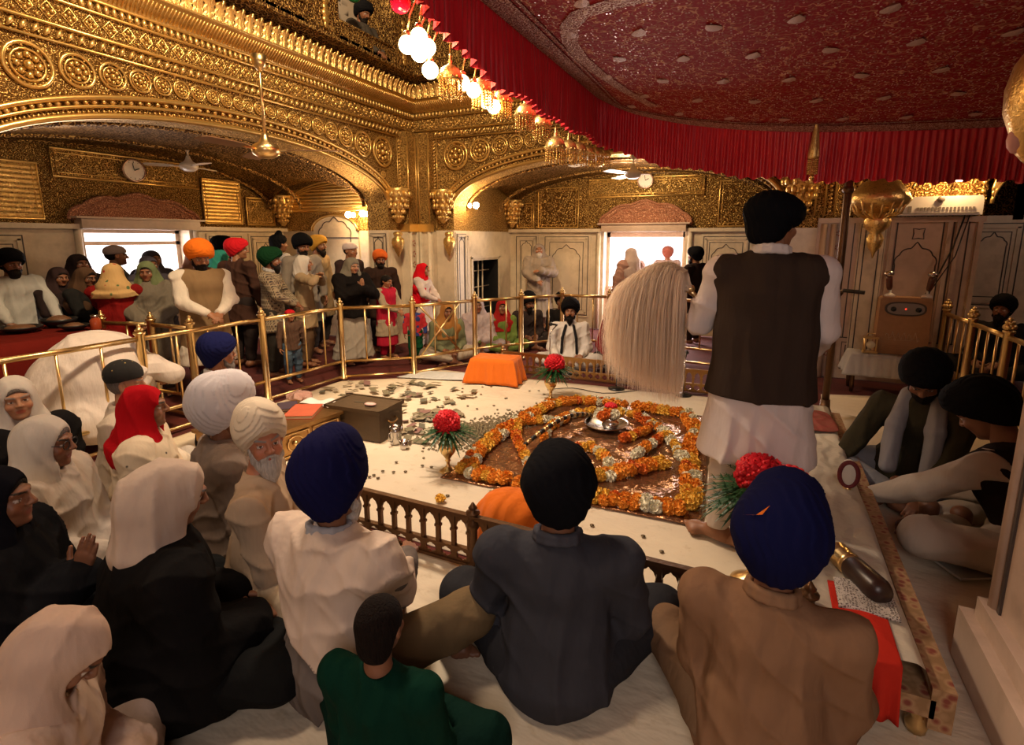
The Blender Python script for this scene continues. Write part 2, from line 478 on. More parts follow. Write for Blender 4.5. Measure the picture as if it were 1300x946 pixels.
    for i in range(n):
        u = u_lo + (i+.5)*(u_hi-u_lo)/n; W = .052
        # curling leaf with five lobes
        def leaf(a, s):
            q = (a-.5)*2; w_ = W*(.70+.42*sin(PI*(s*.85+.08)))*(1+.22*cos(s*24))*(1 if s < .97 else .7)
            return F(u+q*w_, 3.80+.235*s-.03*max(0, s-.85)*6, .065+.016*(1-q*q)+.013*cos(q*11)+.075*s**3)
        mb.grid(leaf, 12, 12)
        mb.tube([F(u, 3.80+.22*k/4, .085+.07*(k/4)**3) for k in range(5)], [.008,.008,.008,.008,.014], 5)
    struct(mb, 'trim_10', M['gold_petal'])
    mb = MB(); fquad(mb, F, u_lo, u_hi, 3.79, 4.08, .05); fquad(mb, F, u_lo, u_hi, 4.08, 4.09, .05)
    mb.add([F(u_lo,4.06,.05),F(u_hi,4.06,.05),F(u_hi,4.10,.24),F(u_lo,4.10,.24)], [(0,1,2,3)])
    fbox(mb, F, u_lo, u_hi, 4.10, 4.14, -.1, .25)
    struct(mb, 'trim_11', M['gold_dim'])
mouldings(FX(0), 4.35, 2.6, .6, 7.5, 1.62, 7.10, 1)
mouldings(FY(0), -2.2, 2.48, -5.25, 2.1, -4.85, .46, 2)

# ---- gallery above the cornice on the left wall: parapets, piers, lattice
F = FX(0)
mb = MB(); fbox(mb, F, .6, 7.5, 4.12, 4.22, -.1, .04)
for u in [i*.09+.65 for i in range(76)]: mb.ball(F(u, 4.17, .045), .02, 5, 3)
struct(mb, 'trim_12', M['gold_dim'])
mb = MB()
for (u0, u1) in ((.6, 5.36), (5.90, 7.02)):
    fbox(mb, F, u0, u1, 4.2, 4.46, -.1, 0.0)
    n = int((u1-u0)/.2)
    for i in range(n):
        a = u0+(i+.1)*(u1-u0)/n; b_ = u0+(i+.9)*(u1-u0)/n
        mb.tube([F(a,4.23,.0), F(a,4.38,.0), F((a+b_)/2,4.43,.0), F(b_,4.38,.0), F(b_,4.23,.0)], .008, 4)
        mb.ball(F((a+b_)/2, 4.32, 0), .03, 6, 3)
    mb.tube([F(u0,4.475,0), F(u1,4.475,0)], .022, 6)
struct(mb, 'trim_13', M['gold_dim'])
mb = MB()
for (u0, u1) in ((5.36, 5.90), (7.02, 7.5)):
    fbox(mb, F, u0, u1, 4.2, 6.2, -.15, .03)
    for du in (.04, -.04):
        uu = u0+du if du > 0 else u1+du
        mb.tube([F(uu, 4.25, .04), F(uu, 6.2, .04)], .018, 6)
struct(mb, 'trim_14', M['gold_dim'])
mb = MB()
for uc in (5.63, 7.26):
    for k, (z, r) in enumerate(((4.32,.04),(4.38,.06),(4.45,.07),(4.52,.05),(4.60,.06),(4.68,.075),(4.76,.06),(4.86,.05))):
        mb.ball(F(uc, z, .06), (r*.5, r, .05), 10, 5)
struct(mb, 'trim_15', M['gold_petal'])
# carved stone lattice behind the gallery opening
m, nt, b = new_mat('pierced_stone_lattice'); v = coords(nt); d = voro(nt, v, 7, 'DISTANCE_TO_EDGE', .3).outputs['Distance']
nt.links.new(ramp(nt, d, [(.07, (.42,.36,.30)), (.12, (.05,.04,.035))]), b.inputs['Base Color']); bump(nt, d, .5, .02, b); M['lattice'] = m
mb = MB(); mb.box(-6.3, -6.2, .6, 7.6, 4.2, 6.3); struct(mb, 'trim_16', M['lattice'])
mb = MB(); mb.box(-6.3, -5.2, 7.45, 7.6, 4.1, 6.3); mb.box(-8.2, -5.35, .2, 7.5, 4.15, 4.3); struct(mb, 'trim_17', M['gold_dim'])
# upper wall of the back side
F = FY(0)
mb = MB(); fquad(mb, F, -5.25, 5.5, 4.14, 6.2, .02)
for i in range(60): mb.ball(F(-5.2+i*.12, 4.3, .03), .03, 5, 3)
struct(mb, 'trim_18', M['gold_dim'])

# ---- corner pilaster with its gilded capital, marble shaft with inlay
mb = MB()
mb.box(-5.27, -5.10, 7.10, 7.52, MT, 3.3); mb.box(-5.27, -4.85, 7.35, 7.52, MT, 3.3)
struct(mb, 'trim_19', M['gold_fine'])
mb = MB()
for (x, y) in ((-5.095, 7.12), (-5.095, 7.33), (-4.87, 7.345), (-5.06, 7.345)): mb.tube([(x, y, MT+.1), (x, y, 3.22)], .013, 6)
mb.box(-5.26, -5.07, 7.08, 7.4, MT-.02, MT+.10); mb.box(-5.27, -4.83, 7.32, 7.4, MT-.02, MT+.10)
struct(mb, 'trim_20', M['gold'])
mb = MB(); mb.mi = 0
mb.box(-5.27, -5.11, 7.09, 7.52, 0, MT-.02); mb.box(-5.27, -4.84, 7.36, 7.52, 0, MT-.02)
for (x, y) in ((-5.10, 7.14), (-5.10, 7.32), (-4.89, 7.35), (-5.05, 7.35)): mb.lathe([(.028, 0), (.028, MT-.02)], (x, y, 0), 8)
mb.mi = 1
for k in range(9):
    z = .25+k*.17
    for t in range(5): mb.ball((-5.107, 7.23+.035*cos(t*2*PI/5), z+.04*sin(t*2*PI/5)), (.006, .014, .016), 6, 3)
struct(mb, 'trim_21', [M['marble'], M['red_inlay']])

# gilded brackets under the arch springings, with pendant buds
def bracket(x, y, z, name, s=1.0):
    mb = MB()
    mb.lathe([(.02,-.20),(.05,-.17),(.07,-.12),(.06,-.07),(.09,-.02),(.13,.05),(.12,.10),(.15,.15),(.19,.22),(.17,.27),(.20,.31)], (x, y, z), 14, amp=.07, lobes=7)
    for k in range(11):
        a = k*2*PI/11
        for (rr, zz, q) in ((.075,-.11,.026),(.10,-.03,.030),(.14,.06,.038),(.15,.14,.034),(.19,.23,.042)): mb.ball((x+rr*cos(a+zz*9), y+rr*sin(a+zz*9), z+zz), (q,q,q*1.3), 6, 4)
    return tag(mb.build('gilded_bracket', M['gold_petal'], origin=(x, y, z)), cat='bracket')
tag(bracket(-5.17, 6.93, 2.12, ''), 'gilded bracket with bud at foot of left arch, beside the corner pilaster')
tag(bracket(-4.66, 7.42, 2.12, ''), 'gilded bracket with bud at foot of back arch, right of the corner pilaster')
tag(bracket(.34, 7.42, 2.12, ''), 'gilded bracket at right foot of the back arch behind the standing man')
for (x, y, lab) in ((-5.12, 6.84, 'gilded drop ornament on marble left of the corner pilaster'), (-4.55, 7.4, 'gilded drop ornament on marble right of the corner pilaster')):
    mb = MB(); mb.lathe([(.003,-.20),(.03,-.15),(.075,-.06),(.10,.02),(.09,.08),(.05,.11),(.07,.14),(.07,.17),(.03,.19)], (x, y, 1.60), 12, amp=.08, lobes=6)
    tag(mb.build('drop_ornament', M['gold_petal'], origin=(x, y, 1.60)), lab, 'ornament')

# ---- corridor vaults (groined) and their ribs
def vault(F, uc, a, d0, d1, name):
    mb = MB(); cd = (d0+d1)/2; hd = abs(d1-d0)/2
    def f(u, v_):
        uu = uc + (a-.15)*(-cos(PI*u)); dd = d0+(d1-d0)*v_
        A = math.sqrt(max(0, 1-((uu-uc)/(a-.15))**2)); B = math.sqrt(max(0, 1-((dd-cd)/hd)**2))
        return F(uu, ZS-.02+max((RISE-.17)*A+.02, .45*B), -dd)
    mb.grid(f, 60, 30)
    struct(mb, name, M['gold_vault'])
    mb = MB()
    for dd in (d0+.05, (d0+d1)/2+.3, d1-.08):
        mb.tube([F(x, z-.0, -dd) for x, z in arch_pts(uc, a-.17, RISE-.17, 40)], .03, 6)
    struct(mb, 'trim_22', M['gold_dim'])
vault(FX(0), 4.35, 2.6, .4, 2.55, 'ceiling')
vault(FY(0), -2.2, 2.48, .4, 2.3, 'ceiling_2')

# ---- outer walls
def outer(F, d, u_lo, u_hi, w0, w1, wz, wb, name):
    """outer wall at depth d, opening w0..w1 from wb up to wz"""
    G = lambda u, z, dd=0: F(u, z, -d+dd)
    mb = MB(); mb.mi = 1
    fquad(mb, G, u_lo, w0, 0, MT); fquad(mb, G, w1, u_hi, 0, MT)
    if wb > 0: fquad(mb, G, w0, w1, 0, wb)
    mb.mi = 0
    fquad(mb, G, u_lo, u_hi, MT, 3.3)
    mb.mi = 1
    for u in (w0, w1): mb.add([G(u,wb,0), G(u,wz,0), G(u,wz,-.35), G(u,wb,-.35)], [(0,1,2,3)])
    mb.add([G(w0,wz,0), G(w1,wz,0), G(w1,wz,-.35), G(w0,wz,-.35)], [(0,1,2,3)])
    struct(mb, name, [M['gold_vine'], M['marble']])
    return G
GL = outer(FX(0), 2.55, .6, 7.1, 3.95, 5.34, MT, .75, 'wall_outer_left')
GB = outer(FY(0), 2.3, -4.6, 2.6, -2.70, -1.27, MT, .0, 'wall_outer_back')

def lunette(G, c, hw, z0, rise, n1):
    """pinkish gilt cusped lunette and lintel over an opening"""
    pts = cusp_arch(c, hw, z0, rise, 5, 8, .02, .07)
    mb = MB(); mb.mi = 0
    n = len(pts)
    mb.add([G(c, z0, .035)] + [G(x, z, .035) for x, z in pts], [(0, i+1, i+2) for i in range(n-1)])
    mb.mi = 1
    mb.tube([G(x, z, .045) for x, z in pts], .024, 6)
    mb.tube([G(c-(c-x)*.88, z0+(z-z0)*.86, .045) for x, z in pts], .010, 5)
    mb.tube([G(c-(c-x)*.70, z0+(z-z0)*.62, .042) for x, z in pts], .008, 5)
    for k in range(15):
        a = PI*(k+.5)/15; mb.ball(G(c-hw*.79*cos(a), z0+rise*.74*sin(a), .036), .018, 6, 3)
    mb.mi = 2; fbox(mb, G, c-hw*.92, c+hw*.92, z0-.10, z0+.02, 0, .16); fbox(mb, G, c-hw, c+hw, z0+.02, z0+.045, 0, .20)
    struct(mb, 'trim_%d' % n1, [M['lun'], M['lun'], M['marble_pink']])
M['lun'] = gold_mat('copper_lunette_relief', 'floral', base=(.80,.42,.25), dark=(.34,.13,.07), scale=14, rough=.5, dist=.012, metal=.15)
lunette(GL, 4.64, .84, MT+.10, .30, 23); lunette(GB, -1.98, .80, MT+.10, .38, 24)
# gilt framed panels on the lunettes of the outer walls
def gilt_panel(G, u0, u1, z0, z1, style, n1):
    mb = MB(); mb.mi = 0; fbox(mb, G, u0, u1, z0, z1, 0, .018)
    mb.mi = 1
    for k, w in ((0, .018), (.05, .008)):
        mb.tube([G(u0+k,z0+k,.02), G(u1-k,z0+k,.02), G(u1-k,z1-k,.02), G(u0+k,z1-k,.02)], w, 6, closed=True)
    struct(mb, 'trim_%d' % n1, [M[style], M['gold']])
gilt_panel(GL, 2.2, 3.55, MT+.1, 2.55, 'gold_script', 25); gilt_panel(GL, 3.7, 5.55, 2.42, 2.75, 'gold_fine', 26)
gilt_panel(GL, 5.6, 6.25, MT+.1, 2.58, 'gold_script', 27); gilt_panel(GL, 6.35, 6.9, MT+.1, 2.35, 'gold_fine', 27)
gilt_panel(GB, -4.45, -4.1, MT+.08, 2.35, 'gold_floral', 28); gilt_panel(GB, -4.0, -3.2, MT+.08, 2.62, 'gold_floral', 29)
gilt_panel(GB, -3.0, -1.0, 2.42, 2.74, 'gold_fine', 30); gilt_panel(GB, -.75, .05, MT+.08, 2.62, 'gold_floral', 31)
# marble dado panels
marble_panel(GL, .9, 2.0, .75, MT-.05, False, 'trim_32'); marble_panel(GL, 2.15, 3.35, .15, MT-.05, False, 'trim_33')
marble_panel(GL, 5.6, 6.25, .3, MT-.05, True, 'trim_34'); marble_panel(GL, 6.35, 7.0, .3, MT-.05, True, 'trim_35')
marble_panel(GB, -4.5, -4.0, .2, MT-.05, True, 'trim_36'); marble_panel(GB, -3.9, -2.95, .2, MT-.05, True, 'trim_37')
marble_panel(GB, -1.0, -.2, .2, MT-.05, True, 'trim_38'); marble_panel(GB, -.1, .7, .2, MT-.05, False, 'trim_39')
mb = MB()
for u in (3.87, 5.42): mb.lathe([(.04,0),(.04,MT)], GL(u, 0, .03), 10)
for u in (-2.79, -1.18): mb.lathe([(.04,0),(.04,MT)], GB(u, 0, .03), 10)
mb.box(-7.79, -7.70, .6, 7.1, MT-.01, MT+.05); mb.box(-4.6, 2.6, 9.70, 9.79, MT-.01, MT+.05)
struct(mb, 'trim_40', M['marble'])
# window and door joinery + daylight outside
mb = MB()
for u in (3.98, 5.31): fbox(mb, GL, u-.03, u+.03, .75, MT, -.30, -.24)
for z in (.78, 1.62, 1.78): fbox(mb, GL, 3.95, 5.34, z-.025, z+.025, -.30, -.24)
struct(mb, 'window_1', M['marble_pink'])
mb = MB(); fbox(mb, GB, -2.70, -2.64, 0, MT, -.30, -.22); fbox(mb, GB, -1.33, -1.27, 0, MT, -.30, -.22); fbox(mb, GB, -2.7, -1.27, MT-.1, MT, -.30, -.22)
fbox(mb, GB, -2.64, -2.35, 0, .75, -.29, -.26)
for u in (-2.6, -2.5, -2.4): mb.tube([GB(u, 0, -.2), GB(u, .78, -.2)], .012, 6)
mb.tube([GB(-2.66, .78, -.2), GB(-2.3, .78, -.2)], .018, 6)
struct(mb, 'door_1', M['marble_pink'])

# ---- corner block faces
F1 = lambda u, z, d=0: (u, 7.1-d, z)       # end of left corridor
F2 = lambda u, z, d=0: (-4.6+d, u, z)      # end of back corridor
mb = MB(); mb.mi = 0; fquad(mb, F1, -7.8, -5.25, 0, MT); mb.mi = 1; fquad(mb, F1, -7.8, -5.25, MT, 3)
struct(mb, 'wall_corridor_end', [M['marble'], M['gold_fine']])
mb = MB(); mb.mi = 0
fquad(mb, F2, 7.5, 8.24, 0, MT); fquad(mb, F2, 9.23, 9.8, 0, MT); fquad(mb, F2, 8.24, 9.23, 1.3, MT)
mb.mi = 1; fquad(mb, F2, 7.5, 9.8, MT, 3)
mb.mi = 2; mb.add([F2(8.24,0,-.4), F2(9.23,0,-.4), F2(9.23,1.3,-.4), F2(8.24,1.3,-.4)], [(0,1,2,3)])  # doorway back coloured black, standing in for its unlit depth
mb.mi = 0
mb.mi = 2
for u in (8.24, 9.23): mb.add([F2(u,0,0), F2(u,1.3,0), F2(u,1.3,-.4), F2(u,0,-.4)], [(0,1,2,3)])  # reveals black instead of marble: the interior's shade is put into the colour
mb.add([F2(8.24,1.3,0), F2(9.23,1.3,0), F2(9.23,1.3,-.4), F2(8.24,1.3,-.4)], [(0,1,2,3)])
struct(mb, 'wall_corridor_side', [M['marble'], M['gold_fine'], M['black']])
mb = MB()
rect_line(mb, F2, 8.2, 9.27, -.05, 1.36, .05, .02)
for u in (8.45, 8.62, 8.8, 8.97): mb.tube([F2(u, 0, -.2), F2(u, 1.3, -.2)], .015, 6)
for z in (.4, .8, 1.1): mb.tube([F2(8.24, z, -.2), F2(9.23, z, -.2)], .01, 6)
struct(mb, 'door_2', M['marble'])
marble_panel(F2, 7.55, 8.1, .2, MT-.05, True, 'trim_41'); marble_panel(F1, -5.86, -5.34, .3, MT-.04, False, 'trim_42')
F3 = lambda u, z, d=0: (u, 6.79-d, z); F4 = lambda u, z, d=0: (-4.52+d, u, z)
marble_panel(F3, -5.62, -5.27, .25, MT-.03, True, 'trim_51'); marble_panel(F4, 7.53, 7.88, .25, MT-.03, True, 'trim_52')
# arched marble niche on the corridor end
mb = MB(); c, hw = -6.6, .50
pts = [(c-hw, MT)] + [(c-hw*cos(PI*i/20), MT+.26*sin(PI*i/20)) for i in range(21)] + [(c+hw, MT)]
mb.mi = 0; mb.add([F1(c, MT, .02)] + [F1(x, z, .02) for x, z in pts], [(0, i+1, i+2) for i in range(len(pts)-1)]); fquad(mb, F1, c-hw, c+hw, .9, MT, .02)
mb.mi = 2; mb.tube([F1(x, z, .03) for x, z in pts], .025, 6)
mb.mi = 1; ribbon(mb, F1, [(c-.34, 1.0)] + cusp_arch(c, .34, MT-.08, .24) + [(c+.34, 1.0)], .014, .03); fbox(mb, F1, c-hw, c+hw, MT-.12, MT-.105, .02, .03)
struct(mb, 'trim_43', [M['marble'], M['inlay'], M['gold']])
gilt_panel(F1, -7.6, -5.4, 2.14, 2.5, 'gold_script', 44)
mb = MB()
for i in range(3): mb.tube([F1(-6.5-1.15*cos(PI*k/20), 2.2+(.34+.04*i)*sin(PI*k/20), .02+.01*i) for k in range(21)], .016, 6)
struct(mb, 'trim_45', M['gold'])
tag(bracket(-7.66, 6.98, 2.10, ''), 'small gilded bracket at inner corner of the left corridor, above the turbans')
tag(bracket(-4.5, 9.66, 2.10, ''), 'small gilded bracket at far corner of the back corridor')

# ---- right hand marble pier under the air conditioner
FR = FY(0)
marble_panel(FR, .98, 1.25, .1, 1.86, False, 'trim_46', d=.02)
mb = MB(); mb.mi = 0
fbox(mb, FR, .55, 2.1, 0, 1.88, 0, .02); fbox(mb, FR, .55, 2.12, 1.86, 1.92, 0, .06)
for u in (.62, .72, .82): mb.lathe([(.035,0),(.035,1.85)], FR(u, 0, .04), 8)
for u in (1.30, 1.82, 1.90, 2.08): fbox(mb, FR, u-.02, u+.02, .1, 1.86, .02, .05)
mb.mi = 1
for u in (.93, 1.345, 1.77, 1.86, 1.99): fbox(mb, FR, u-.006, u+.006, .5, 1.86, .02, .024)
c = 1.55; hw = .19
ribbon(mb, FR, [(c-hw, 1.30)] + cusp_arch(c, hw, 1.38, .20, 5, 8, .05) + [(c+hw, 1.30)], .012, .026)
r = .075; zc = 1.735
ribbon(mb, FR, [(c + r*(1 if i % 2 else .6)*sin(PI*i/4), zc + r*1.1*(1 if i % 2 else .6)*cos(PI*i/4)) for i in range(8)], .010, .026, True)
fbox(mb, FR, .9, 2.0, .50, .512, .02, .024)
for k in (0, .04): rect_line(mb, FR, .93+k, 1.4, .12+k, .45-k, .008, .024)
mb.mi = 2
for k in range(10):
    for t in range(5): mb.ball(FR(.77+.02*cos(t*1.257), .3+k*.16+.025*sin(t*1.257), .05), (.009,.004,.011), 6, 3)
struct(mb, 'wall_pier', [M['marble_pink'], M['inlay'], M['red_inlay']])
# vertical gilt mouldings and relief above the pier
mb = MB(); mb.mi = 0; fbox(mb, FR, .48, .95, 1.95, 3.2, 0, .05)
mb.mi = 1
for u in (.5, .6, .7, .86, .93): mb.tube([FR(u, 1.95, .06), FR(u, 3.2, .06)], .014, 6)
for k in range(26): mb.ball(FR(.65, 2.0+k*.048, .06), .022, 5, 3)
mb.mi = 2; fbox(mb, FR, 1.0, 2.1, 1.95, 3.2, 0, .03)
mb.mi = 1
for k in range(12): mb.ball(FR(2.06, 2.0+k*.09, .05), .03, 5, 3)
struct(mb, 'trim_47', [M['gold_fine'], M['gold'], M['gold_floral']])
# bay to the right: arch spandrel and recessed marble wall
mb = MB(); n = 30
pts = [(2.1+.05+1.9*(1-cos(PI/2*i/n)), 2.05+.85*sin(PI/2*i/n)) for i in range(n+1)]
mb.mi = 0; mb.add([FY(0)(x, z) for x, z in pts] + [FY(0)(x, 4.2) for x, z in pts], [(i, i+1, n+2+i, n+1+i) for i in range(n)])
mb.add([(2.1, 7.5, 0), (2.1, 8.3, 0), (2.1, 8.3, 3.3), (2.1, 7.5, 3.3)], [(0,1,2,3)])
mb.mi = 1
for k in (0, .07, .13): mb.tube([FY(0)(x-.0, z+k, .02) for x, z in pts], .02, 6)
for i in range(n): mb.ball(FY(0)(pts[i][0], pts[i][1]+.035, .02), .02, 5, 3)
struct(mb, 'wall_right', [M['gold_fine'], M['gold']])
FZ = lambda u, z, d=0: (u, 8.3-d, z)
mb = MB(); mb.mi = 0; fquad(mb, FZ, 2.1, 5.5, 0, 1.95); mb.mi = 1; fquad(mb, FZ, 2.1, 5.5, 1.95, 3.4); struct(mb, 'wall_recess', [M['marble'], M['gold_vault']])
marble_panel(FZ, 2.15, 2.75, .85, 1.9, True, 'trim_48'); marble_panel(FZ, 2.85, 3.6, .85, 1.9, True, 'trim_49')
mb = MB(); mb.box(5.5, 5.7, -1.5, 8.3, 0, 6.2); struct(mb, 'wall_side_right', M['gold_dim'])
mb = MB(); mb.box(-8.3, 6, -1.6, -1.5, 0, 6.2); struct(mb, 'wall_front', M['marble'])
mb = MB(); mb.box(-8.3, 6, -1.5, 12, 6.2, 6.3); struct(mb, 'ceiling_3', M['gold_dim'])
mb = MB(); mb.box(-8.2, -5.3, -.0, .6, 0, 6.2); mb.box(2.6, 2.7, 8.3, 9.9, 0, 3.3); mb.box(-8.0, -4.9, 7.56, 7.66, 0, 6.2); mb.box(-8.3, -5.3, -1.5, .0, 0, 6.2); mb.box(-8.2, -5.27, 0, 7.6, 3.3, 3.35); mb.box(-5.2, 2.7, 7.55, 10.2, 3.3, 3.35); mb.box(2.1, 5.5, 7.55, 8.4, 3.38, 4.2); mb.box(5.5, 5.6, 7.5, 12, 0, 6.2); struct(mb, 'wall_block', M['marble'])

# ---- near marble pillar at the right edge with stepped plinth and gilt capital
mb = MB(); mb.mi = 0
mb.box(.90, 1.5, 1.7, 2.44, 0, 2.35); mb.box(.82, 1.55, 1.64, 2.52, 0, .22); mb.box(.86, 1.52, 1.67, 2.48, .22, .30)
mb.mi = 1; mb.box(.892, .90, 2.375, 2.395, .3, 2.35)
mb.mi = 0; mb.lathe([(.03, .3), (.03, 2.35)], (.905, 2.43, 0), 8)
struct(mb, 'wall_pillar', [M['marble_pink'], M['inlay']])
mb = MB(); mb.lathe([(.05,-.42),(.07,-.38),(.05,-.33),(.11,-.25),(.16,-.12),(.15,0),(.12,.10),(.16,.16),(.2,.24)], (1.0, 2.38, 2.60), 16, amp=.06, lobes=8)
struct(mb, 'trim_50', M['gold_petal'])
# ------------------------------------------------------------------ canopy
m, nt, b = new_mat('sequinned_red_brocade'); v = coords(nt)
n1 = noise(nt, v, 9, 2, .5); ln = math_(nt, 'ABSOLUTE', math_(nt, 'SUBTRACT', n1, .5))
vine = ramp(nt, ln, [(.006, (1,1,1)), (.016, (0,0,0))])
n2 = noise(nt, v, 48, 2, .6); fl_ = ramp(nt, n2, [(.53, (0,0,0)), (.57, (1,1,1))])
vo = voro(nt, v, 60); dot = ramp(nt, vo.outputs['Distance'], [(.28, (1,1,1)), (.36, (0,0,0))])
sep = nt.nodes.new('ShaderNodeSeparateColor'); nt.links.new(vo.outputs['Color'], sep.inputs[0])
pick = math_(nt, 'GREATER_THAN', sep.outputs[0], .74); seq = math_(nt, 'MULTIPLY', dot, pick)
c1 = mixc(nt, fl_, (.24,.004,.012), (.26,.07,.045)); c2 = mixc(nt, vine, c1, (.50,.24,.14)); c3 = mixc(nt, seq, c2, (.95,.72,.66))  # sequins near-white, so part of their sparkle is put into the colour
nt.links.new(c3, b.inputs['Base Color']); nt.links.new(math_(nt, 'MULTIPLY', seq, .35), b.inputs['Metallic'])
nt.links.new(math_(nt, 'SUBTRACT', .75, math_(nt, 'MULTIPLY', seq, .5)), b.inputs['Roughness']); b.inputs['Specular IOR Level'].default_value = .2
geo = nt.nodes.new('ShaderNodeNewGeometry'); vm = nt.nodes.new('ShaderNodeVectorMath'); vm.operation = 'SUBTRACT'; nt.links.new(vo.outputs['Color'], vm.inputs[0]); vm.inputs[1].default_value = (.5,.5,.5)
vs_ = nt.nodes.new('ShaderNodeVectorMath'); vs_.operation = 'SCALE'; nt.links.new(vm.outputs[0], vs_.inputs[0]); nt.links.new(math_(nt, 'MULTIPLY', seq, 1.1), vs_.inputs['Scale'])
va = nt.nodes.new('ShaderNodeVectorMath'); va.operation = 'ADD'; nt.links.new(geo.outputs['Normal'], va.inputs[0]); nt.links.new(vs_.outputs[0], va.inputs[1])
vn = nt.nodes.new('ShaderNodeVectorMath'); vn.operation = 'NORMALIZE'; nt.links.new(va.outputs[0], vn.inputs[0]); nt.links.new(vn.outputs[0], b.inputs['Normal'])
M['brocade'] = m
M['silver_border'] = gold_mat('silver_gilt_border', 'fine', base=(.62,.42,.34), dark=(.22,.05,.04), scale=16, rough=.5, dist=.008, metal=.2)
M['motif'] = plain('silver_thread_motif', (.52,.33,.28), .5, .1, 90, (150,.6))
m, nt, b = new_mat('red_satin'); v = coords(nt)
nt.links.new(mixc(nt, noise(nt, v, 4, 3), (.50,.004,.012), (.68,.010,.022)), b.inputs['Base Color']); b.inputs['Roughness'].default_value = .42; b.inputs['Sheen Weight'].default_value = .1
bump(nt, noise(nt, coords(nt, (1,1,.05)), 45, 2), .5, .01, b); M['satin'] = m

CX0, CX1, CY0, CY1 = -1.55, 3.9, .9, 5.5
def czf(x, y):
    g = max(0, (y-1.2)/4.3)
    r = 3.0 - .50*(1-math.exp(-(x-CX0)/1.1))*g**1.3
    # slightly rounded back left corner
    return r
def cedge(x, y):   # round the back left corner in plan
    R = .35; dx, dy = (CX0+R)-x, y-(CY1-R)
    if dx > 0 and dy > 0:
        q = max(dx, dy)/max(1e-6, math.hypot(dx, dy))
        x, y = CX0+R-dx*q, CY1-R+dy*q
    return x, y
canopy = empty('canopy', (1.0, 3.2, 3.0), 0, 'large square red sequinned canopy with pleated red valance hung over the shrine', 'canopy')
def under(mb): 
    mb.T = Matrix.Translation((-1.0, -3.2, -3.0)); return mb
mb = under(MB())
def f(u, v_):
    x, y = cedge(CX0+(CX1-CX0)*u, CY0+(CY1-CY0)*v_); return (x, y, czf(x, y))
mb.grid(f, 60, 50); mb.grid(lambda u, v_: (lambda p: (p[0], p[1], p[2]+.03))(f(u, v_)), 60, 50)
me_c = mb.build('cloth_ceiling', M['brocade'], canopy)
# material coords: keep them at world scale
edge = []
for i in range(400):
    y = CY0 + (CY1-CY0)*i/400; edge.append(cedge(CX0, y))
for i in range(400): edge.append(cedge(CX0+(CX1-CX0)*(i+1)/400, CY1))
mb = under(MB())
vs = []; rows = 5; N = len(edge); acc = 0
for i, (x, y) in enumerate(edge):
    px, py = edge[max(0, i-1)]; acc += math.hypot(x-px, y-py)
    tx, ty = edge[min(N-1, i+1)][0]-px, edge[min(N-1, i+1)][1]-py; L = math.hypot(tx, ty) or 1
    nx, ny = ty/L, -tx/L; VL = .42 if (x > CX0+.05 or y > 3.1) else .42*max(.45, .5+.5*(y-2.2)/.9)
    ph = acc*2*PI/.052 + 1.6*sin(acc*7)+ 1.1*sin(acc*3.1)
    for r in range(rows+1):
        t = r/rows; am = .010+.020*t
        o = am*sin(ph+.6*sin(acc*5)*t) + .02*t*sin(acc*4.3)
        z = czf(x, y) + .01 - (VL+.015*sin(acc*9)+.012*sin(ph*.5))*t
        vs.append((x-nx*(o+.01), y-ny*(o+.01), z))
fs = [(i*(rows+1)+r, (i+1)*(rows+1)+r, (i+1)*(rows+1)+r+1, i*(rows+1)+r+1) for i in range(N-1) for r in range(rows)]
mb.add(vs, fs, True); mb.build('valance', M['satin'], canopy)
mb = under(MB())   # silver border strips under the edges
def strip(off, w, dz, i0=0, i1=N):
    vs = []
    for i in range(i0, i1, 4):
        x, y = edge[i]; a = edge[max(0, i-6)]; c = edge[min(N-1, i+6)]; tx, ty = c[0]-a[0], c[1]-a[1]; L = math.hypot(tx, ty) or 1
        nx, ny = ty/L, -tx/L
        for k in (off, off+w):
            X, Y = x+nx*k, y+ny*k; vs.append((X, Y, czf(X, Y)-dz))
    n_ = len(vs)//2; mb.add(vs, [(2*i, 2*i+2, 2*i+3, 2*i+1) for i in range(n_-1)], True)
strip(.0, .17, .008); strip(.20, .02, .008)
# scrolling arc at the near left corner of the field
for (cx, cy, R, w, a0, a1) in ():
    vs = []
    for i in range(41):
        a = a0+(a1-a0)*i/40; wob = .0
        for k in (R, R-w): 
            X, Y = cx+k*cos(a), cy+k*sin(a)*.95; vs.append((X, Y, czf(X, Y)-.006))
    mb.add(vs, [(2*i, 2*i+1, 2*i+3, 2*i+2) for i in range(40)], True)
arc = [(-.62,3.02),(-.86,3.08),(-1.05,3.16),(-1.18,3.34),(-1.26,3.60),(-1.28,3.9),(-1.24,4.3),(-1.14,4.68),(-.98,5.05)]
vs = []
for i in range(len(arc)*4-3):
    k0 = min(i//4, len(arc)-2); t = i/4-k0; X = arc[k0][0]*(1-t)+arc[k0+1][0]*t; Y = arc[k0][1]*(1-t)+arc[k0+1][1]*t
    tx, ty = arc[k0+1][0]-arc[k0][0], arc[k0+1][1]-arc[k0][1]; L = math.hypot(tx, ty)
    for k in (-.055, .055): a_, b_ = X+ty/L*k, Y-tx/L*k; vs.append((a_, b_, czf(a_, b_)-.006))
mb.add(vs, [(2*i, 2*i+1, 2*i+3, 2*i+2) for i in range(len(vs)//2-1)], True)
mb.build('border', M['silver_border'], canopy)
q = [(0,-.075),(.035,-.03),(.045,.015),(.03,.045),(0,.055),(-.03,.045),(-.045,.015),(-.035,-.03)]
mb = MB(); mb.add([(0,0,-.014)] + [(px, py, 0) for px, py in q], [(0, t+1, (t+1) % 8+1) for t in range(8)], True)
pr_ = mb.build('sewn_motif', M['motif']); md = pr_.data; bpy.data.objects.remove(pr_); k = 0
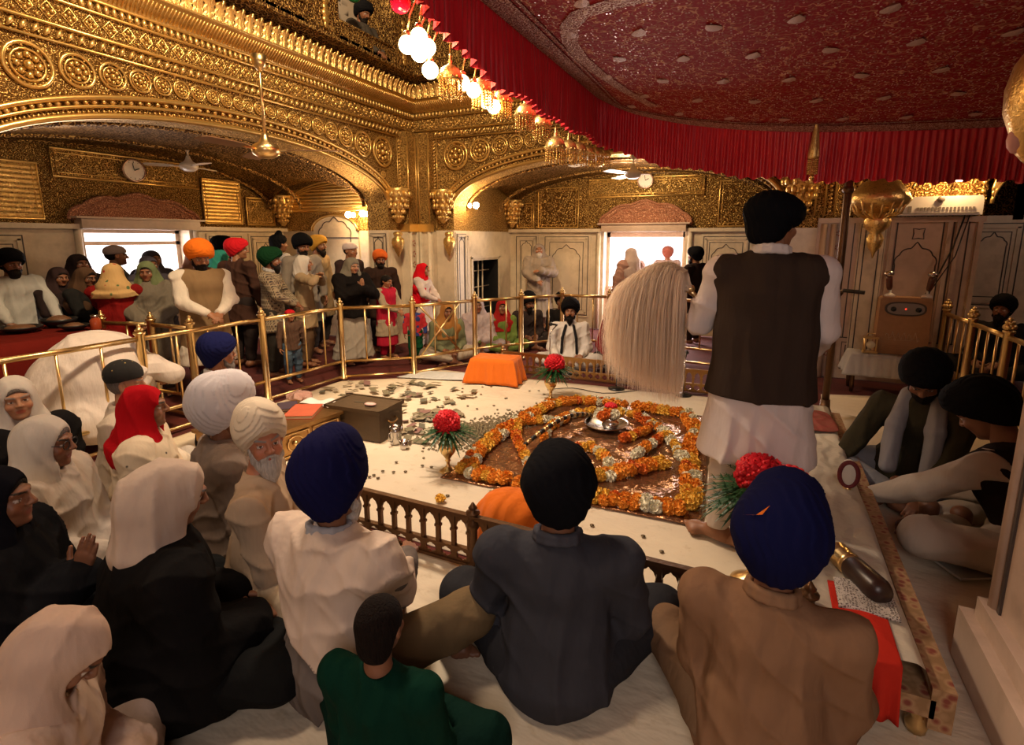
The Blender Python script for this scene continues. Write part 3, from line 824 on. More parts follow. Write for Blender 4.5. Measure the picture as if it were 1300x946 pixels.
for j in range(9):
    for i in range(12):
        x = -1.2+i*.42+(.2 if j % 2 else 0); y = 1.75+j*.43
        if x > 3.3 or y > 5.35: continue
        k += 1
        if k > 98: continue
        o = bpy.data.objects.new('sewn_motif', md); COL.objects.link(o); o.parent = canopy; o.location = (x-1.0, y-3.2, czf(x, y)-3.004); o.rotation_euler.z = .5*sin(k*2.1)
mb = MB(); mb.tube([(.62, 5.62, 0), (.62, 5.62, 3.15)], .032, 10); mb.lathe([(.07,0),(.07,.06),(.045,.12),(.04,.2)], (.62,5.62,0), 12)
for z in (1.2, 2.1): mb.lathe([(.034,-.03),(.05,0),(.034,.03)], (.62,5.62,z), 10)
tag(mb.build('canopy_pole', M['bronze'], origin=(.62, 5.62, 0)), 'dark upright canopy pole right of the standing man', 'pole')

# ------------------------------------------------------------------ hanging bells, pendants and lamps
def bell_meshes():
    mb = MB(); mb.lathe([(.002,.17),(.010,.15),(.006,.13),(.018,.115),(.010,.10),(.035,.085),(.07,.06),(.088,.02),(.092,-.01),(.088,-.02),(.06,-.02)], (0,0,0), 18, amp=.03, lobes=9)
    for k in range(14): a = k*2*PI/14; mb.ball((.09*cos(a), .09*sin(a), 0), .011, 5, 3)
    cap = mb
    mb2 = MB()
    for k in range(18):
        a = k*2*PI/18; L = .12+.02*sin(k*2.4)
        for t in range(6): mb2.ball((.082*cos(a), .082*sin(a), -.025-L*t/6), .0085, 5, 3)
    for k in range(8):
        a = k*PI/4; mb2.tube([(.045*cos(a), .045*sin(a), -.02), (.045*cos(a), .045*sin(a), -.13)], .005, 4)
    return cap, mb2
M['crystal'] = plain('amber_glass_beads', (.80,.48,.14), .25, .85, 30)
bells = [((-1.74,2.88,2.60),.8),((-1.72,3.24,2.62),.8),((-1.72,3.52,2.61),.8),((-1.72,3.92,2.60),.85),((-1.72,4.26,2.59),.85),
         ((-1.72,4.58,2.46),1),((-1.72,4.92,2.49),.92),((-1.72,5.22,2.52),.9),((-1.72,5.52,2.54),.88),((-1.72,5.82,2.57),.85),((-1.72,6.12,2.60),.85)]
nth = ['nearest to the bright globe lamps', 'second back from the globe lamps', 'third back from the globe lamps', 'fourth back, before the gap in the row', 'just left of the big tasselled bell',
       'the largest and lowest with long bead tassels', 'first behind the largest bell', 'second behind the largest bell', 'third behind the largest bell', 'next to last in the row towards the fans', 'last in the row, beside the white fan blade']
cap, tas = bell_meshes(); proto = None
for i, (p, s) in enumerate(bells):
    if proto is None:
        r = empty('hanging_bell', p); cap.build('dome', M['gold_petal'], r); tas.build('bead_fringe', M['crystal'], r)
        mc = MB(); mc.tube([(0,0,.16),(0,0,.62)], .003, 5); mc.build('chain', M['gold'], r); proto = r
    else: r = copy_tree(proto); r.location = p
    r.scale = (s, s, s); tag(r, 'gilded bell pendant under the canopy edge, '+nth[i], 'pendant', 'bell pendants along the canopy edge')
# lit globe lamps on curved arms
globes = [(-1.76,2.60,2.74),(-1.76,2.68,2.71),(-1.76,2.60,2.66),(-1.76,2.70,2.60),(-1.78,2.52,2.68),(-1.74,3.02,2.61),(-1.74,3.16,2.60),(-1.74,3.32,2.57),(-1.74,3.44,2.56)]
gl = ['topmost of the lit cluster by the red valance', 'second from the top of the lit cluster', 'left middle one of the lit cluster', 'lowest one of the lit cluster', 'leftmost one of the lit cluster',
      'just right of the first gilded bell', 'second right of the first gilded bell', 'third right of the first gilded bell', 'furthest back, beside the red valance']
proto = None
for i, p in enumerate(globes):
    if proto is None:
        r = empty('globe_lamp', p); a = MB(); a.ball((0,0,0), .046, 12, 8); a.build('globe', M['glass_frost'], r)
        a = MB(); a.lathe([(.012,.03),(.022,.045),(.02,.06),(.008,.07)], (0,0,0), 10); a.tube([(0,0,.065),(.02,0,.14),(.07,0,.22),(.09,0,.4)], .005, 6); a.build('arm', M['brass'], r); proto = r
    else: r = copy_tree(proto); r.location = p
    tag(r, 'small glowing glass globe lamp, '+gl[i], 'lamp', 'lit globe lamps at the canopy corner')
# long gilded pendant
r = empty('hanging_pendant', (.31, 5.32, 2.42), 0, 'long gilded spire pendant with glass fringe before the red valance, above the turbaned man', 'pendant')
mb = MB(); mb.lathe([(.003,.36),(.012,.33),(.02,.29),(.012,.26),(.028,.22),(.018,.19),(.03,.15),(.04,.08),(.055,.0),(.062,-.06),(.055,-.08)], (0,0,0), 16, amp=.05, lobes=8); mb.tube([(0,0,.36),(0,0,.5)], .005, 6); mb.build('spire', M['gold_petal'], r); r.scale = (.72,.72,1.0)
mb = MB()
for k in range(16):
    a = k*PI/8
    for t in range(7): mb.ball((.052*cos(a), .052*sin(a), -.09-.018*t), .009, 5, 3)
mb.ball((0,0,-.23), .03, 8, 6); mb.build('glass_fringe', M['crystal'], r)
# large chandelier by the right pier
r = empty('chandelier', (1.02, 6.7, 2.04), 0, 'fluted gilded chandelier bowl with drop hanging before the marble pier', 'chandelier')
mb = MB(); mb.lathe([(.03,.40),(.05,.36),(.03,.3),(.06,.26),(.16,.2),(.24,.10),(.27,.03),(.24,-.02),(.18,-.05),(.1,-.07),(.06,-.1)], (0,0,0), 24, amp=.05, lobes=12); mb.build('bowl', M['gold_petal'], r)
mb = MB()
for k in range(16):
    a = k*PI/8; mb.tube([(.25*cos(a),.25*sin(a),.04),(.20*cos(a),.20*sin(a),-.10),(.08*cos(a),.08*sin(a),-.16)], .012, 5)
mb.lathe([(.08,-.10),(.12,-.18),(.10,-.25),(.05,-.30),(.075,-.36),(.06,-.44),(.02,-.50),(.003,-.56)], (0,0,0), 14, amp=.08, lobes=7); mb.build('drop', M['gold_petal'], r)
mb = MB(); mb.tube([(0,0,.4),(0,0,1.3)], .008, 6); mb.build('chain', M['brass'], r)
# gilded finial at the right edge
r = empty('hanging_finial', (1.03, 3.2, 2.28), 0, 'plump gilded hanging finial cut by the right edge of view', 'pendant')
mb = MB(); mb.lathe([(.01,-.28),(.03,-.26),(.06,-.22),(.08,-.15),(.115,-.05),(.12,.05),(.10,.15),(.06,.22),(.02,.28)], (0,0,0), 18, amp=.03, lobes=9); mb.build('body', M['gold_petal'], r)
mb = MB(); mb.ball((-.055,0,-.17), (.04,.04,.06), 8, 6); mb.tube([(0,0,.27),(0,0,.6)], .006, 6); mb.build('rose_tassel', plain('rose_silk', (.7,.35,.3), .6), r)
# coloured glass balls high at the gallery corner
for (p, c, l) in (((-1.80, 2.50, 2.88), (.75,.01,.06), 'shiny red glass ball hanging above the bright globe lamps'), ((-5.0, 5.95, 4.75), (.02,.22,.08), 'green glass ball hanging at the gallery opening')):
    r = empty('glass_ball', p, 0, l, 'ornament'); mb = MB(); mb.ball((0,0,0), .055 if c[0] > .5 else .10, 16, 10); mb.build('ball', plain('ball_glass', c, .12, .2), r)
    mb = MB(); q = .05 if c[0] > .5 else .095; mb.lathe([(.012,q),(.012,q+.02)], (0,0,0), 8); mb.tube([(0,0,q+.02),(0,0,q+.4)], .003, 5); mb.build('cap', M['gold'], r)

# ------------------------------------------------------------------ fans
def fan(name, p, rz, rod, L, bl, hub, lab, tilt=.06):
    r = empty(name, p, rz, lab, 'fan', 'ceiling fans')
    mb = MB(); mb.lathe([(.02,-.07),(.06,-.065),(.10,-.04),(.115,0),(.10,.03),(.05,.06),(.03,.10),(.022,.13)], (0,0,0), 20); mb.build('motor', hub, r)
    mb = MB(); mb.tube([(0,0,.12),(0,0,rod)], .012, 8); mb.lathe([(.012,rod-.12),(.05,rod-.08),(.06,rod)], (0,0,0), 12); mb.build('rod', hub, r)
    for k in range(3):
        a = k*2*PI/3; ca, sa = cos(a), sin(a)
        mb = MB(); mb.T = Matrix.Rotation(a, 4, 'Z') @ Matrix.Rotation(.12, 4, 'X')
        W = .06; pts = [(.17,-.03),(.25,-W),(L*.6,-W*1.15),(L-.03,-W*1.2),(L,-W*.7),(L,W*.7),(L-.03,W*1.2),(L*.6,W*1.15),(.25,W),(.17,.03)]
        mb.prism(pts, -.004, .004, lambda u, v_, d: (u, v_, d)); o = mb.build('blade', bl, r)
        mb2 = MB(); mb2.T = Matrix.Rotation(a, 4, 'Z'); mb2.box(.08, .22, -.018, .018, -.012, .0); mb2.build('bracket', hub, o)
    return r
M['fan_brown'] = plain('brown_fan_enamel', (.22,.12,.06), .35, .3); M['fan_white'] = plain('white_fan_enamel', (.75,.68,.60), .3, .1)
fan('ceiling_fan', (-3.78, 3.32, 2.40), .55, .72, .60, M['fan_brown'], M['brass'], 'brass hubbed ceiling fan with thin brown blades in the middle of the left arch')
fan('ceiling_fan', (-6.95, 4.85, 2.62), 1.9, .30, .50, M['fan_white'], M['fan_white'], 'pale ceiling fan under the dark vault beside the round clock')
fan('ceiling_fan', (-1.75, 7.75, 2.57), .15, .30, .62, M['fan_white'], M['fan_white'], 'white bladed ceiling fan right below the valance, above the small clock')
fan('ceiling_fan', (-2.30, 7.9, 2.78), .55, .18, .60, M['fan_white'], M['brass'], 'ceiling fan left of the other white one, behind the bell pendants')

def clock(p, R, axis, lab):
    r = empty('wall_clock', p, 0, lab, 'clock')
    X = (lambda u, v_, d: (d, u, v_)) if axis == 'x' else (lambda u, v_, d: (u, -d, v_))
    def disc(mb, rad, d0, d1): mb.prism([(rad*cos(t*PI/16), rad*sin(t*PI/16)) for t in range(32)], d0, d1, X)
    mb = MB(); disc(mb, R*.88, 0, .035); mb.build('dial', plain('clock_dial', (.85,.78,.72), .4), r)
    mb = MB(); mb.tube([X(R*.94*cos(t*PI/16), R*.94*sin(t*PI/16), .03) for t in range(32)], R*.1, 6, closed=True); mb.build('rim', plain('clock_rim', (.45,.28,.2), .25, .7), r)
    mb = MB()
    for k in range(12): 
        a = k*PI/6; mb.prism([(R*(.72 if k % 3 else .64)*sin(a)-.003, R*(.72 if k % 3 else .64)*cos(a)), (R*.80*sin(a)-.003, R*.80*cos(a)), (R*.80*sin(a)+.004, R*.80*cos(a)), (R*(.72 if k % 3 else .64)*sin(a)+.004, R*(.72 if k % 3 else .64)*cos(a))], .035, .038, X)
    mb.build('hour_mark', M['black'], r)
    mb = MB(); mb.tube([X(0,0,.042), X(R*.42, R*.2, .042)], .006, 5); mb.tube([X(0,0,.042), X(-R*.1, R*.62, .042)], .004, 5); mb.build('hand', M['black'], r)
clock((-7.77, 4.62, 2.58), .15, 'x', 'round pale clock with copper rim above the left bright window')
clock((-1.98, 9.77, 2.68), .14, 'y', 'small round clock on the gilded wall above the bright doorway')

# ------------------------------------------------------------------ wall lights
def sconce(p, axis, lab, s=1.):
    r = empty('wall_lamp', p, 0, lab, 'lamp', 'lit wall lamps')
    d = {'y': Vector((0,-1,0)), 'x': Vector((1,0,0))}[axis]
    mb = MB(); q = d*.1; mb.ball(q, (.032*s, .032*s, .045*s), 12, 8); mb.build('bulb', M['bulb'], r)
    mb = MB(); mb.tube([(0,0,-.05), d*.05+Vector((0,0,-.08)), d*.1+Vector((0,0,-.045))], .008, 6); mb.lathe([(.02,-.06),(.03,-.045),(.028,-.035)], q, 10); mb.build('arm', M['brass'], r)
    L = bpy.data.lights.new('wall_lamp_glow', 'POINT'); L.color = (1,.60,.25); L.shadow_soft_size = .05; lo = bpy.data.objects.new('lamp_glow', L); COL.objects.link(lo)
    lo.location = Vector(p)+d*.22; lo.visible_camera = True
    return L
L1 = sconce((-6.09,7.08,2.06), 'y', 'glowing wall lamp on the corridor end, left one of the close pair')
L2 = sconce((-5.80,7.08,2.07), 'y', 'glowing wall lamp on the corridor end, right one of the close pair')
L3 = sconce((-4.58,7.95,2.22), 'x', 'glowing wall lamp just inside the back arch, above the small dark doorway')
L4 = sconce((1.79,7.46,2.32), 'y', 'glowing wall lamp on gilded wall above the air conditioner')
L1.energy = 16; L2.energy = 22; L3.energy = 24; L4.energy = 30

# ------------------------------------------------------------------ air conditioner, radio box, table
r = empty('air_conditioner', (1.67, 7.40, 1.93), 0, 'white wall air conditioner with grille on the marble pier', 'air conditioner')
mb = MB(); mb.prism([(-.37,0),(.37,0),(.37,.17),(.35,.20),(-.35,.20),(-.37,.17)], -.09, .09, lambda u, v_, d: (u, d, v_)); mb.build('housing', M['white_paint'], r)
mb = MB()
for k in range(16): mb.box(-.20+k*.032, -.18+k*.032, -.097, -.088, .05, .085)
mb.box(-.28, -.25, -.1, -.088, .035, .10); mb.box(-.34, .34, -.1, -.089, .018, .026); mb.build('grille', plain('grey_plastic', (.22,.19,.17), .5), r)
mb = MB(); mb.T = Matrix.Translation((.0,-.095,.165)) @ Matrix.Rotation(PI/2, 4, 'X'); mb.lathe([(.03,0),(.035,.006),(.03,.012)], (0,0,0), 14); mb.build('badge', plain('badge', (.25,.2,.18), .4, .3), r)
r2 = MB(); r2.tube([(1.92,7.40,1.93),(1.85,7.36,1.6),(1.72,7.35,1.2),(1.62,7.33,1.0)], .008, 6); r2.tube([(1.96,7.40,1.93),(1.88,7.37,1.5),(1.70,7.37,1.1),(1.64,7.34,.9)], .006, 6)
tag(r2.build('power_cable', M['black'], origin=(1.92,7.4,1.93)), 'pair of dark cables hanging from the air conditioner to the box', 'cable')
r = empty('side_table', (1.32, 6.98, 0), 0, 'low table under a grey white cloth before the marble pier', 'table')
mb = MB(); mb.box(-.36,.40,-.16,.16,.38,.42); mb.build('tabletop', M['bronze'], r)
for (x, y) in ((-.33,-.13),(.37,-.13),(-.33,.13),(.37,.13)):
    mb = MB(); mb.lathe([(.018,0),(.025,.1),(.02,.2),(.028,.3),(.025,.38)], (x,y,0), 8); mb.build('leg', M['bronze'], r)
M['table_cloth'] = cloth('grey_white_tablecloth', (.52,.50,.50), fold=.6)
def drape(name, c, hx, hy, ztop, zbot, mat, seed=0, flare=.04, amp=.02, rz=0, label=None, cat='tablecloth', drop=None, n=28, group=None):
    mb = MB(); rows = 8; per = []
    for i in range(n*4):
        s, t = divmod(i, n); t = t/n*2-1
        per.append([(t*hx, -hy), (hx, t*hy), (-t*hx, hy), (-hx, -t*hy)][s])
    vs = []
    for k in range(4):
        q = k/4
        for (x, y) in per: vs.append((x*q*.99+.0, y*q*.99, ztop+.003*sin(9*x+seed)*q))
    for r_ in range(rows+1):
        t = r_/rows
        for i, (x, y) in enumerate(per):
            L = math.hypot(x/hx, y/hy); a = i*2*PI/(n*4)
            w = amp*t*(sin(a*9+seed)+.6*sin(a*17+seed*2)); zz = zbot if drop is None else zbot+drop(x, y)
            e = 1+(flare*t**.7+w)/max(hx,hy)*1.0
            corner = max(0, L-1.15)*.25*t
            vs.append((x*(e+corner), y*(e+corner), ztop-.012*min(1,t*6)**2 + (zz-ztop+.012)*t))
    n4 = n*4; R = 4+rows+1
    fs = [(j*n4+i, j*n4+(i+1) % n4, (j+1)*n4+(i+1) % n4, (j+1)*n4+i) for j in range(R-1) for i in range(n4)]
    mb.add(vs, fs, True); o = mb.build(name, mat); o.location = (c[0], c[1], 0); o.rotation_euler.z = rz
    sol = o.modifiers.new('s', 'SOLIDIFY'); sol.thickness = .006; sol.offset = 1
    return tag(o, label, cat, group)
drape('tablecloth', (1.34,6.98), .39, .18, .435, .20, M['table_cloth'], 3, label='grey white cloth hanging over the low table by the marble pier')
r = empty('radio_box', (1.41, 7.02, .442), 0, 'tan upright radio box with oval dial and script lettering, on the low table', 'radio')
M['tan_box'] = plain('tan_leatherette', (.36,.19,.09), .5, 0, 20)
mb = MB(); mb.prism([(-.24,0),(.24,0),(.23,.60),(.21,.62),(-.21,.62),(-.23,.60)], -.09, .09, lambda u, v_, d: (u, d, v_)); mb.build('cabinet', M['tan_box'], r)
def oval(mb, cx, cz, rx, rz, y0, y1, n=28): mb.prism([(cx+rx*math.copysign(abs(cos(t*2*PI/n))**.6, cos(t*2*PI/n)), cz+rz*math.copysign(abs(sin(t*2*PI/n))**.8, sin(t*2*PI/n))) for t in range(n)], y0, y1, lambda u, v_, d: (u, d, v_))
mb = MB(); oval(mb, 0, .50, .185, .075, -.10, -.09); mb.build('dial_surround', plain('dark_surround', (.08,.06,.05), .4), r)
mb = MB(); oval(mb, 0, .50, .165, .06, -.106, -.10); mb.build('dial', plain('grey_dial', (.30,.27,.26), .3, .2), r)
for x in (-.11, .11): mb = MB(); mb.lathe([(.028,0),(.024,-.02)], (x,-.105,.495), 12, 'y'); mb.build('knob', M['black'], r)
mb = MB(); mb.ball((0,-.108,.50), .008, 8, 5); mb.build('red_light', plain('red_lens', (.8,.02,.01), .3, emit=((1,.05,.02), 2)), r)
mb = MB(); pts = [(-.15+.30*i/60, -.093, .20+.030*sin(i*.62)*(1 if i % 20 < 12 else 1.5)+.012*sin(i*1.7)) for i in range(61)]; mb.tube(pts, .003, 5); mb.tube([(-.14,-.093,.155),(.16,-.093,.165)], .002, 5); mb.build('script_lettering', plain('cream_script', (.6,.42,.28), .5), r)
mb = MB()
for z in (.03,.05,.07,.09): mb.box(-.2,.2,-.096,-.088,z,z+.008)
mb.build('speaker_slot', M['tan_box'], r)
for k, (x, l) in enumerate(((1.27, 'left'), (1.60, 'right'))):
    r = empty('microphone', (x, 7.02, 1.063), 0, 'chrome topped brown microphone on stand, %s one on top of the tan box' % l, 'microphone', 'microphones on the tan box')
    mb = MB(); mb.lathe([(.05,0),(.05,.015),(.03,.03),(.012,.04),(.012,.09)], (0,0,0), 12); mb.build('base', M['white_paint'], r)
    mb = MB(); mb.T = Matrix.Rotation(.12*(1 if k else -1), 4, 'Y'); mb.lathe([(.02,.07),(.03,.10),(.032,.19),(.03,.22)], (0,0,0), 12); mb.build('handle', plain('brown_handle', (.10,.03,.015), .3), r)
    mb = MB(); mb.T = Matrix.Rotation(.12*(1 if k else -1), 4, 'Y'); mb.ball((0,0,.245), (.05,.045,.035), 12, 8); mb.build('grille_head', M['steel'], r)
r = empty('brass_clock', (1.13, 6.92, .442), 0, 'small square brass carriage clock on the low table, left of the box', 'clock')
mb = MB()
for x in (-.055,.055):
    for y in (-.03,.03): mb.tube([(x,y,0),(x,y,.17)], .009, 6)
mb.box(-.07,.07,-.045,.045,0,.02); mb.box(-.07,.07,-.045,.045,.16,.18); mb.tube([(-.04,0,.18),(-.03,0,.215),(.03,0,.215),(.04,0,.18)], .006, 6); mb.build('case', M['brass'], r)
mb = MB(); mb.lathe([(.042,0),(.042,-.01)], (0,-.03,.095), 16, 'y'); mb.build('dial', plain('cream_dial', (.8,.7,.5), .4), r)
mb = MB(); mb.tube([(.86,7.25,1.09),(.98,7.2,1.085),(1.06,7.17,1.08)], .022, 8)
tag(mb.build('black_baton', M['black'], origin=(.86,7.25,1.09)), 'short black stick jutting from the marble pier beside the canopy pole', 'stick')

# ------------------------------------------------------------------ railings
def railing(pts, name, lab, ht=.87, mid=.22, low=.03, fin='knob', balsp=.27, brace=None, rpost=.034, skip=False):
    root = empty(name, (pts[0][0], pts[0][1], 0), 0, lab, 'railing')
    o0 = Vector((pts[0][0], pts[0][1], 0))
    P = [Vector((x, y, 0))-o0 for x, y in pts]
    post = None
    for p in P[1 if skip else 0:]:
        if post is None:
            mb = MB(); mb.lathe([(.05,0),(.05,.02),(rpost,.03),(rpost,ht+.03),(rpost+.01,ht+.04),(rpost+.01,ht+.055),(rpost*.6,ht+.06)], (0,0,0), 12)
            if fin == 'knob': 
                mb.lathe([(.02,ht+.06),(.035,ht+.075),(.02,ht+.09),(.012,ht+.10),(.016,ht+.115),(.002,ht+.125)], (0,0,0), 10)
            else:
                for k in range(6): a = k*PI/3; mb.ball((.028*cos(a), .028*sin(a), ht+.085), .024, 8, 5)
                for k in range(4): a = k*PI/2; mb.ball((.018*cos(a), .018*sin(a), ht+.12), .02, 8, 5)
                mb.ball((0,0,ht+.15), .018, 8, 5)
            post = mb.build('post', M['brass'], root); q = post
        else: q = post.copy(); COL.objects.link(q); q.parent = root
        q.location = p
    for i in range(len(P)-1):
        a, b_ = P[i], P[i+1]; d = (b_-a); L = d.length; d.normalize()
        for nm, z, rr in (('top_rail', ht, .021), ('middle_rail', mid, .017), ('bottom_rail', low, .017)):
            mb = MB(); mb.tube([a+d*.03+Vector((0,0,z)), b_-d*.03+Vector((0,0,z))], rr, 10); mb.build(nm, M['brass'], root)
        n = max(2, round(L/balsp)); bl = None
        for k in range(1, n):
            if bl is None: mb = MB(); mb.tube([(0,0,mid),(0,0,ht)], .011, 8); bl = mb.build('baluster', M['brass'], root); q = bl
            else: q = bl.copy(); COL.objects.link(q); q.parent = root
            q.location = a+d*(L*k/n)
        if brace == i:
            for s in (0, 1):
                mb = MB(); za, zb = (mid, ht) if s else (ht, mid)
                mb.tube([a+d*L*.1+Vector((0,0,za)), b_-d*L*.25+Vector((0,0,zb))], .012, 6); mb.build('cross_brace', M['brass'], root)
    return root
railing([(-4.6,.35),(-4.6,1.45),(-4.6,2.63),(-4.6,3.82),(-4.53,4.87),(-3.87,5.40)], 'brass_railing', 'polished brass railing between the sheet covered floor and the standing crowd on the left')
railing([(-3.87,5.40),(-3.45,6.22),(-3.03,6.80)], 'brass_railing', 'brass railing section with crossed braces before the seated women at the back', brace=0, skip=True)
railing([(-3.03,6.80),(-2.62,7.35),(-1.95,7.45),(-1.0,7.45),(-.1,7.45)], 'brass_railing', 'far brass railing behind the seated musicians', rpost=.03, skip=True)
railing([(-5.83,3.0),(-5.29,3.14),(-4.72,3.14)], 'brass_railing', 'short brass queue barrier behind the left railing, by the man in a tan vest')
railing([(1.86,7.3),(1.88,6.55),(1.9,5.75),(1.92,4.9),(1.94,4.0),(1.96,3.1)], 'brass_railing', 'brass railing with clustered ball finials along the right side', fin='balls', balsp=.2)

# low bronze fence with cusped arches in front
def low_fence(y, x0, x1, ht, bay, lab, mat, posts):
    root = empty('low_fence', (x0, y, 0), 0, lab, 'fence')
    W = x1-x0; n = int(W/bay); bay = W/n
    mb = MB(); mb.box(0, W, -.016, .016, ht-.022, ht); mb.build('top_rail', mat, root)
    mb = MB(); mb.box(0, W, -.014, .014, .012, .028); mb.box(0, W, -.014, .014, .095, .110); mb.build('bottom_rail', mat, root)
    Fq = lambda u, v_, d: (u, d, v_)
    zt = ht-.022; zs = zt-.075
    bar = None; web = None
    for i in range(n+1):
        if bar is None:
            mb = MB(); mb.box(-.011,.011,-.011,.011,.11,zt); mb.box(-.016,.016,-.014,.014,zs-.01,zs+.004); bar = mb.build('colonnette', mat, root); q = bar
        else: q = bar.copy(); COL.objects.link(q); q.parent = root
        q.location.x = i*bay
    for i in range(n):
        if web is None:
            hw = bay/2-.012; arc = cusp_arch(0, hw*.9, zs, .052, 5, 5, .008)
            mb = MB()
            top = [(-hw-.002+(2*hw+.004)*k/(len(arc)-1), zt) for k in range(len(arc))]
            for d in (-.006, .006):
                vs = [Fq(x, z, d) for x, z in arc]+[Fq(x, z, d) for x, z in top]; L_ = len(arc)
                mb.add(vs, [(k, k+1, L_+k+1, L_+k) for k in range(L_-1)])
            vs = [Fq(x, z, d) for d in (-.006, .006) for x, z in arc]; mb.add(vs, [(k, k+1, L_+k+1, L_+k) for k in range(L_-1)])
            # lower band with a pierced oval
            for s in (-1, 1):
                poly = [(s*bay/2, .028), (s*bay/2, .095), (0, .095), (s*.012, .083), (s*.026, .078), (s*.032, .061), (s*.026, .044), (s*.012, .040), (0, .028)]
                mb.prism(poly, -.006, .006, Fq)
            web = mb.build('arch_panel', mat, root); q = web
        else: q = web.copy(); COL.objects.link(q); q.parent = root
        q.location.x = (i+.5)*bay
    po = None
    for x in posts:
        if po is None:
            mb = MB(); mb.lathe([(.035,0),(.035,.03),(.022,.04),(.022,ht-.08),(.034,ht-.06),(.034,ht-.04),(.022,ht-.02),(.022,ht),(.036,ht+.01),(.036,ht+.02),(.014,ht+.026),(.024,ht+.042),(.014,ht+.055),(.006,ht+.07)], (0,0,0), 12); po = mb.build('post', mat, root); q = po
        else: q = po.copy(); COL.objects.link(q); q.parent = root
        q.location.x = x-x0
    return root
low_fence(2.19, -2.02, .26, .30, .095, 'low dark bronze fence of cusped arches along the near edge of the white floor', M['bronze'], (-2.02, -1.24, .26))
low_fence(6.04, -2.95, -.35, .27, .085, 'low gilded fence with pierced band before the musicians', M['brass_old'], (-2.95, -.35))

# ------------------------------------------------------------------ microphones on stands
def mic_stand(p, h, lab):
    r = empty('microphone_stand', p, 0, lab, 'microphone stand', 'microphone stands before the musicians')
    mb = MB(); mb.lathe([(.09,0),(.09,.012),(.03,.022),(.012,.03)], (0,0,0), 20); mb.build('base', M['black'], r)
    mb = MB(); mb.tube([(0,0,.02),(0,0,h)], .008, 8); mb.build('pole', M['steel'], r)
    mb = MB(); mb.tube([(0,0,h),(.0,.10,h+.03)], .012, 8); mb.ball((0,.12,h+.035), .024, 10, 6); mb.build('microphone', M['black'], r)
mic_stand((-1.41,5.82,.004), .42, 'thin microphone stand with round base, left one by the gilded low fence')
mic_stand((-.69,5.88,.004), .42, 'thin microphone stand with round base, nearer to the standing man')
r = empty('singer_microphone', (-2.42, 6.35, .0), 0, 'black microphone on a boom before the bearded singer', 'microphone')
mb = MB(); mb.lathe([(.07,0),(.07,.012),(.01,.02)], (0,0,0), 16); mb.tube([(0,0,.01),(0,0,.50),(.05,.12,.58)], .008, 6); mb.build('stand', M['steel'], r)
mb = MB(); mb.tube([(.05,.12,.58),(.01,.03,.60)], .013, 8); mb.ball((-.0,.01,.605), .028, 10, 6); mb.build('head', M['black'], r)
mb = MB(); pts = [(-2.1+.12*i, 5.45+.10*sin(i*.9)+.045*i, .008) for i in range(16)]; mb.tube(pts, .005, 5)
tag(mb.build('microphone_cable', M['black'], origin=pts[0]), 'thin black cable lying on the white floor before the gilded fence', 'cable')

# ------------------------------------------------------------------ white sheets on the floor
def sheet_obj(name, corners, lab, z=0, seed=0, mat=None, amp=.003, cat='sheet', n=40):
    (ax, ay), (bx, by), (cx, cy), (dx, dy) = corners; mb = MB()
    def f(u, v_):
        x = (ax*(1-u)+bx*u)*(1-v_)+(dx*(1-u)+cx*u)*v_; y = (ay*(1-u)+by*u)*(1-v_)+(dy*(1-u)+cy*u)*v_
        return (x, y, z+amp*(sin(6*x+2*sin(3*y+seed))+.7*sin(8*y+2*sin(4*x+seed))))
    mb.grid(f, n, n); o = mb.build(name, mat or M['sheet'], origin=(ax, ay, z)); 
    s = o.modifiers.new('s', 'SOLIDIFY'); s.thickness = .008; s.offset = -1
    return tag(o, lab, cat)
sheet_obj('floor_sheet', [(-3.2,2.32),(.3,2.25),(.95,6.0),(-3.9,5.75)], 'big cream floor sheet of the central shrine floor, under garlands and vases', z=-.001)
sheet_obj('floor_sheet', [(.35,.6),(1.9,.6),(1.9,7.0),(.68,6.6)], 'wide greyish sheet on the right side under the two seated men', z=-.004, seed=2, amp=.004)
sheet_obj('floor_sheet', [(-4.5,-.6),(.6,-.6),(.6,2.15),(-4.5,2.3)], 'pale sheet under the foreground row of seated worshippers', z=-.004, seed=5, amp=.004)
sheet_obj('floor_sheet', [(-4.5,2.3),(-3.2,2.3),(-3.8,5.3),(-4.5,4.8)], 'worn sheet with scattered money between cash box and left railing', z=-.003, seed=7, amp=.003)
M['blue_white'] = cloth('bluish_white_cotton', (.62,.63,.62), fold=.5)
sheet_obj('folded_cloth', [(-3.95,5.15),(-2.95,5.45),(-3.0,5.72),(-3.85,5.58)], 'folded bluish white cloth strip lying left of the orange stool', z=.022, seed=3, mat=M['blue_white'], amp=.004, cat='cloth', n=20)
M['orange_cloth'] = cloth('orange_cotton', (.74,.17,.02), fold=.5, sheen=.1)
r = empty('low_stool', (-2.78, 5.52, 0), .15, 'small wooden stool hidden under the orange cloth', 'stool')
mb = MB(); mb.box(-.25,.25,-.15,.15,.26,.295); mb.build('seat', M['bronze'], r)
for (x, y) in ((-.2,-.11),(.2,-.11),(-.2,.11),(.2,.11)): mb = MB(); mb.box(x-.02,x+.02,y-.02,y+.02,.005,.26); mb.build('leg', M['bronze'], r)
drape('orange_cover', (-2.78,5.52), .26, .165, .31, .02, M['orange_cloth'], 1, flare=.05, amp=.018, rz=.15, label='bright orange cloth draped over the low stool near the back rail', cat='cloth')
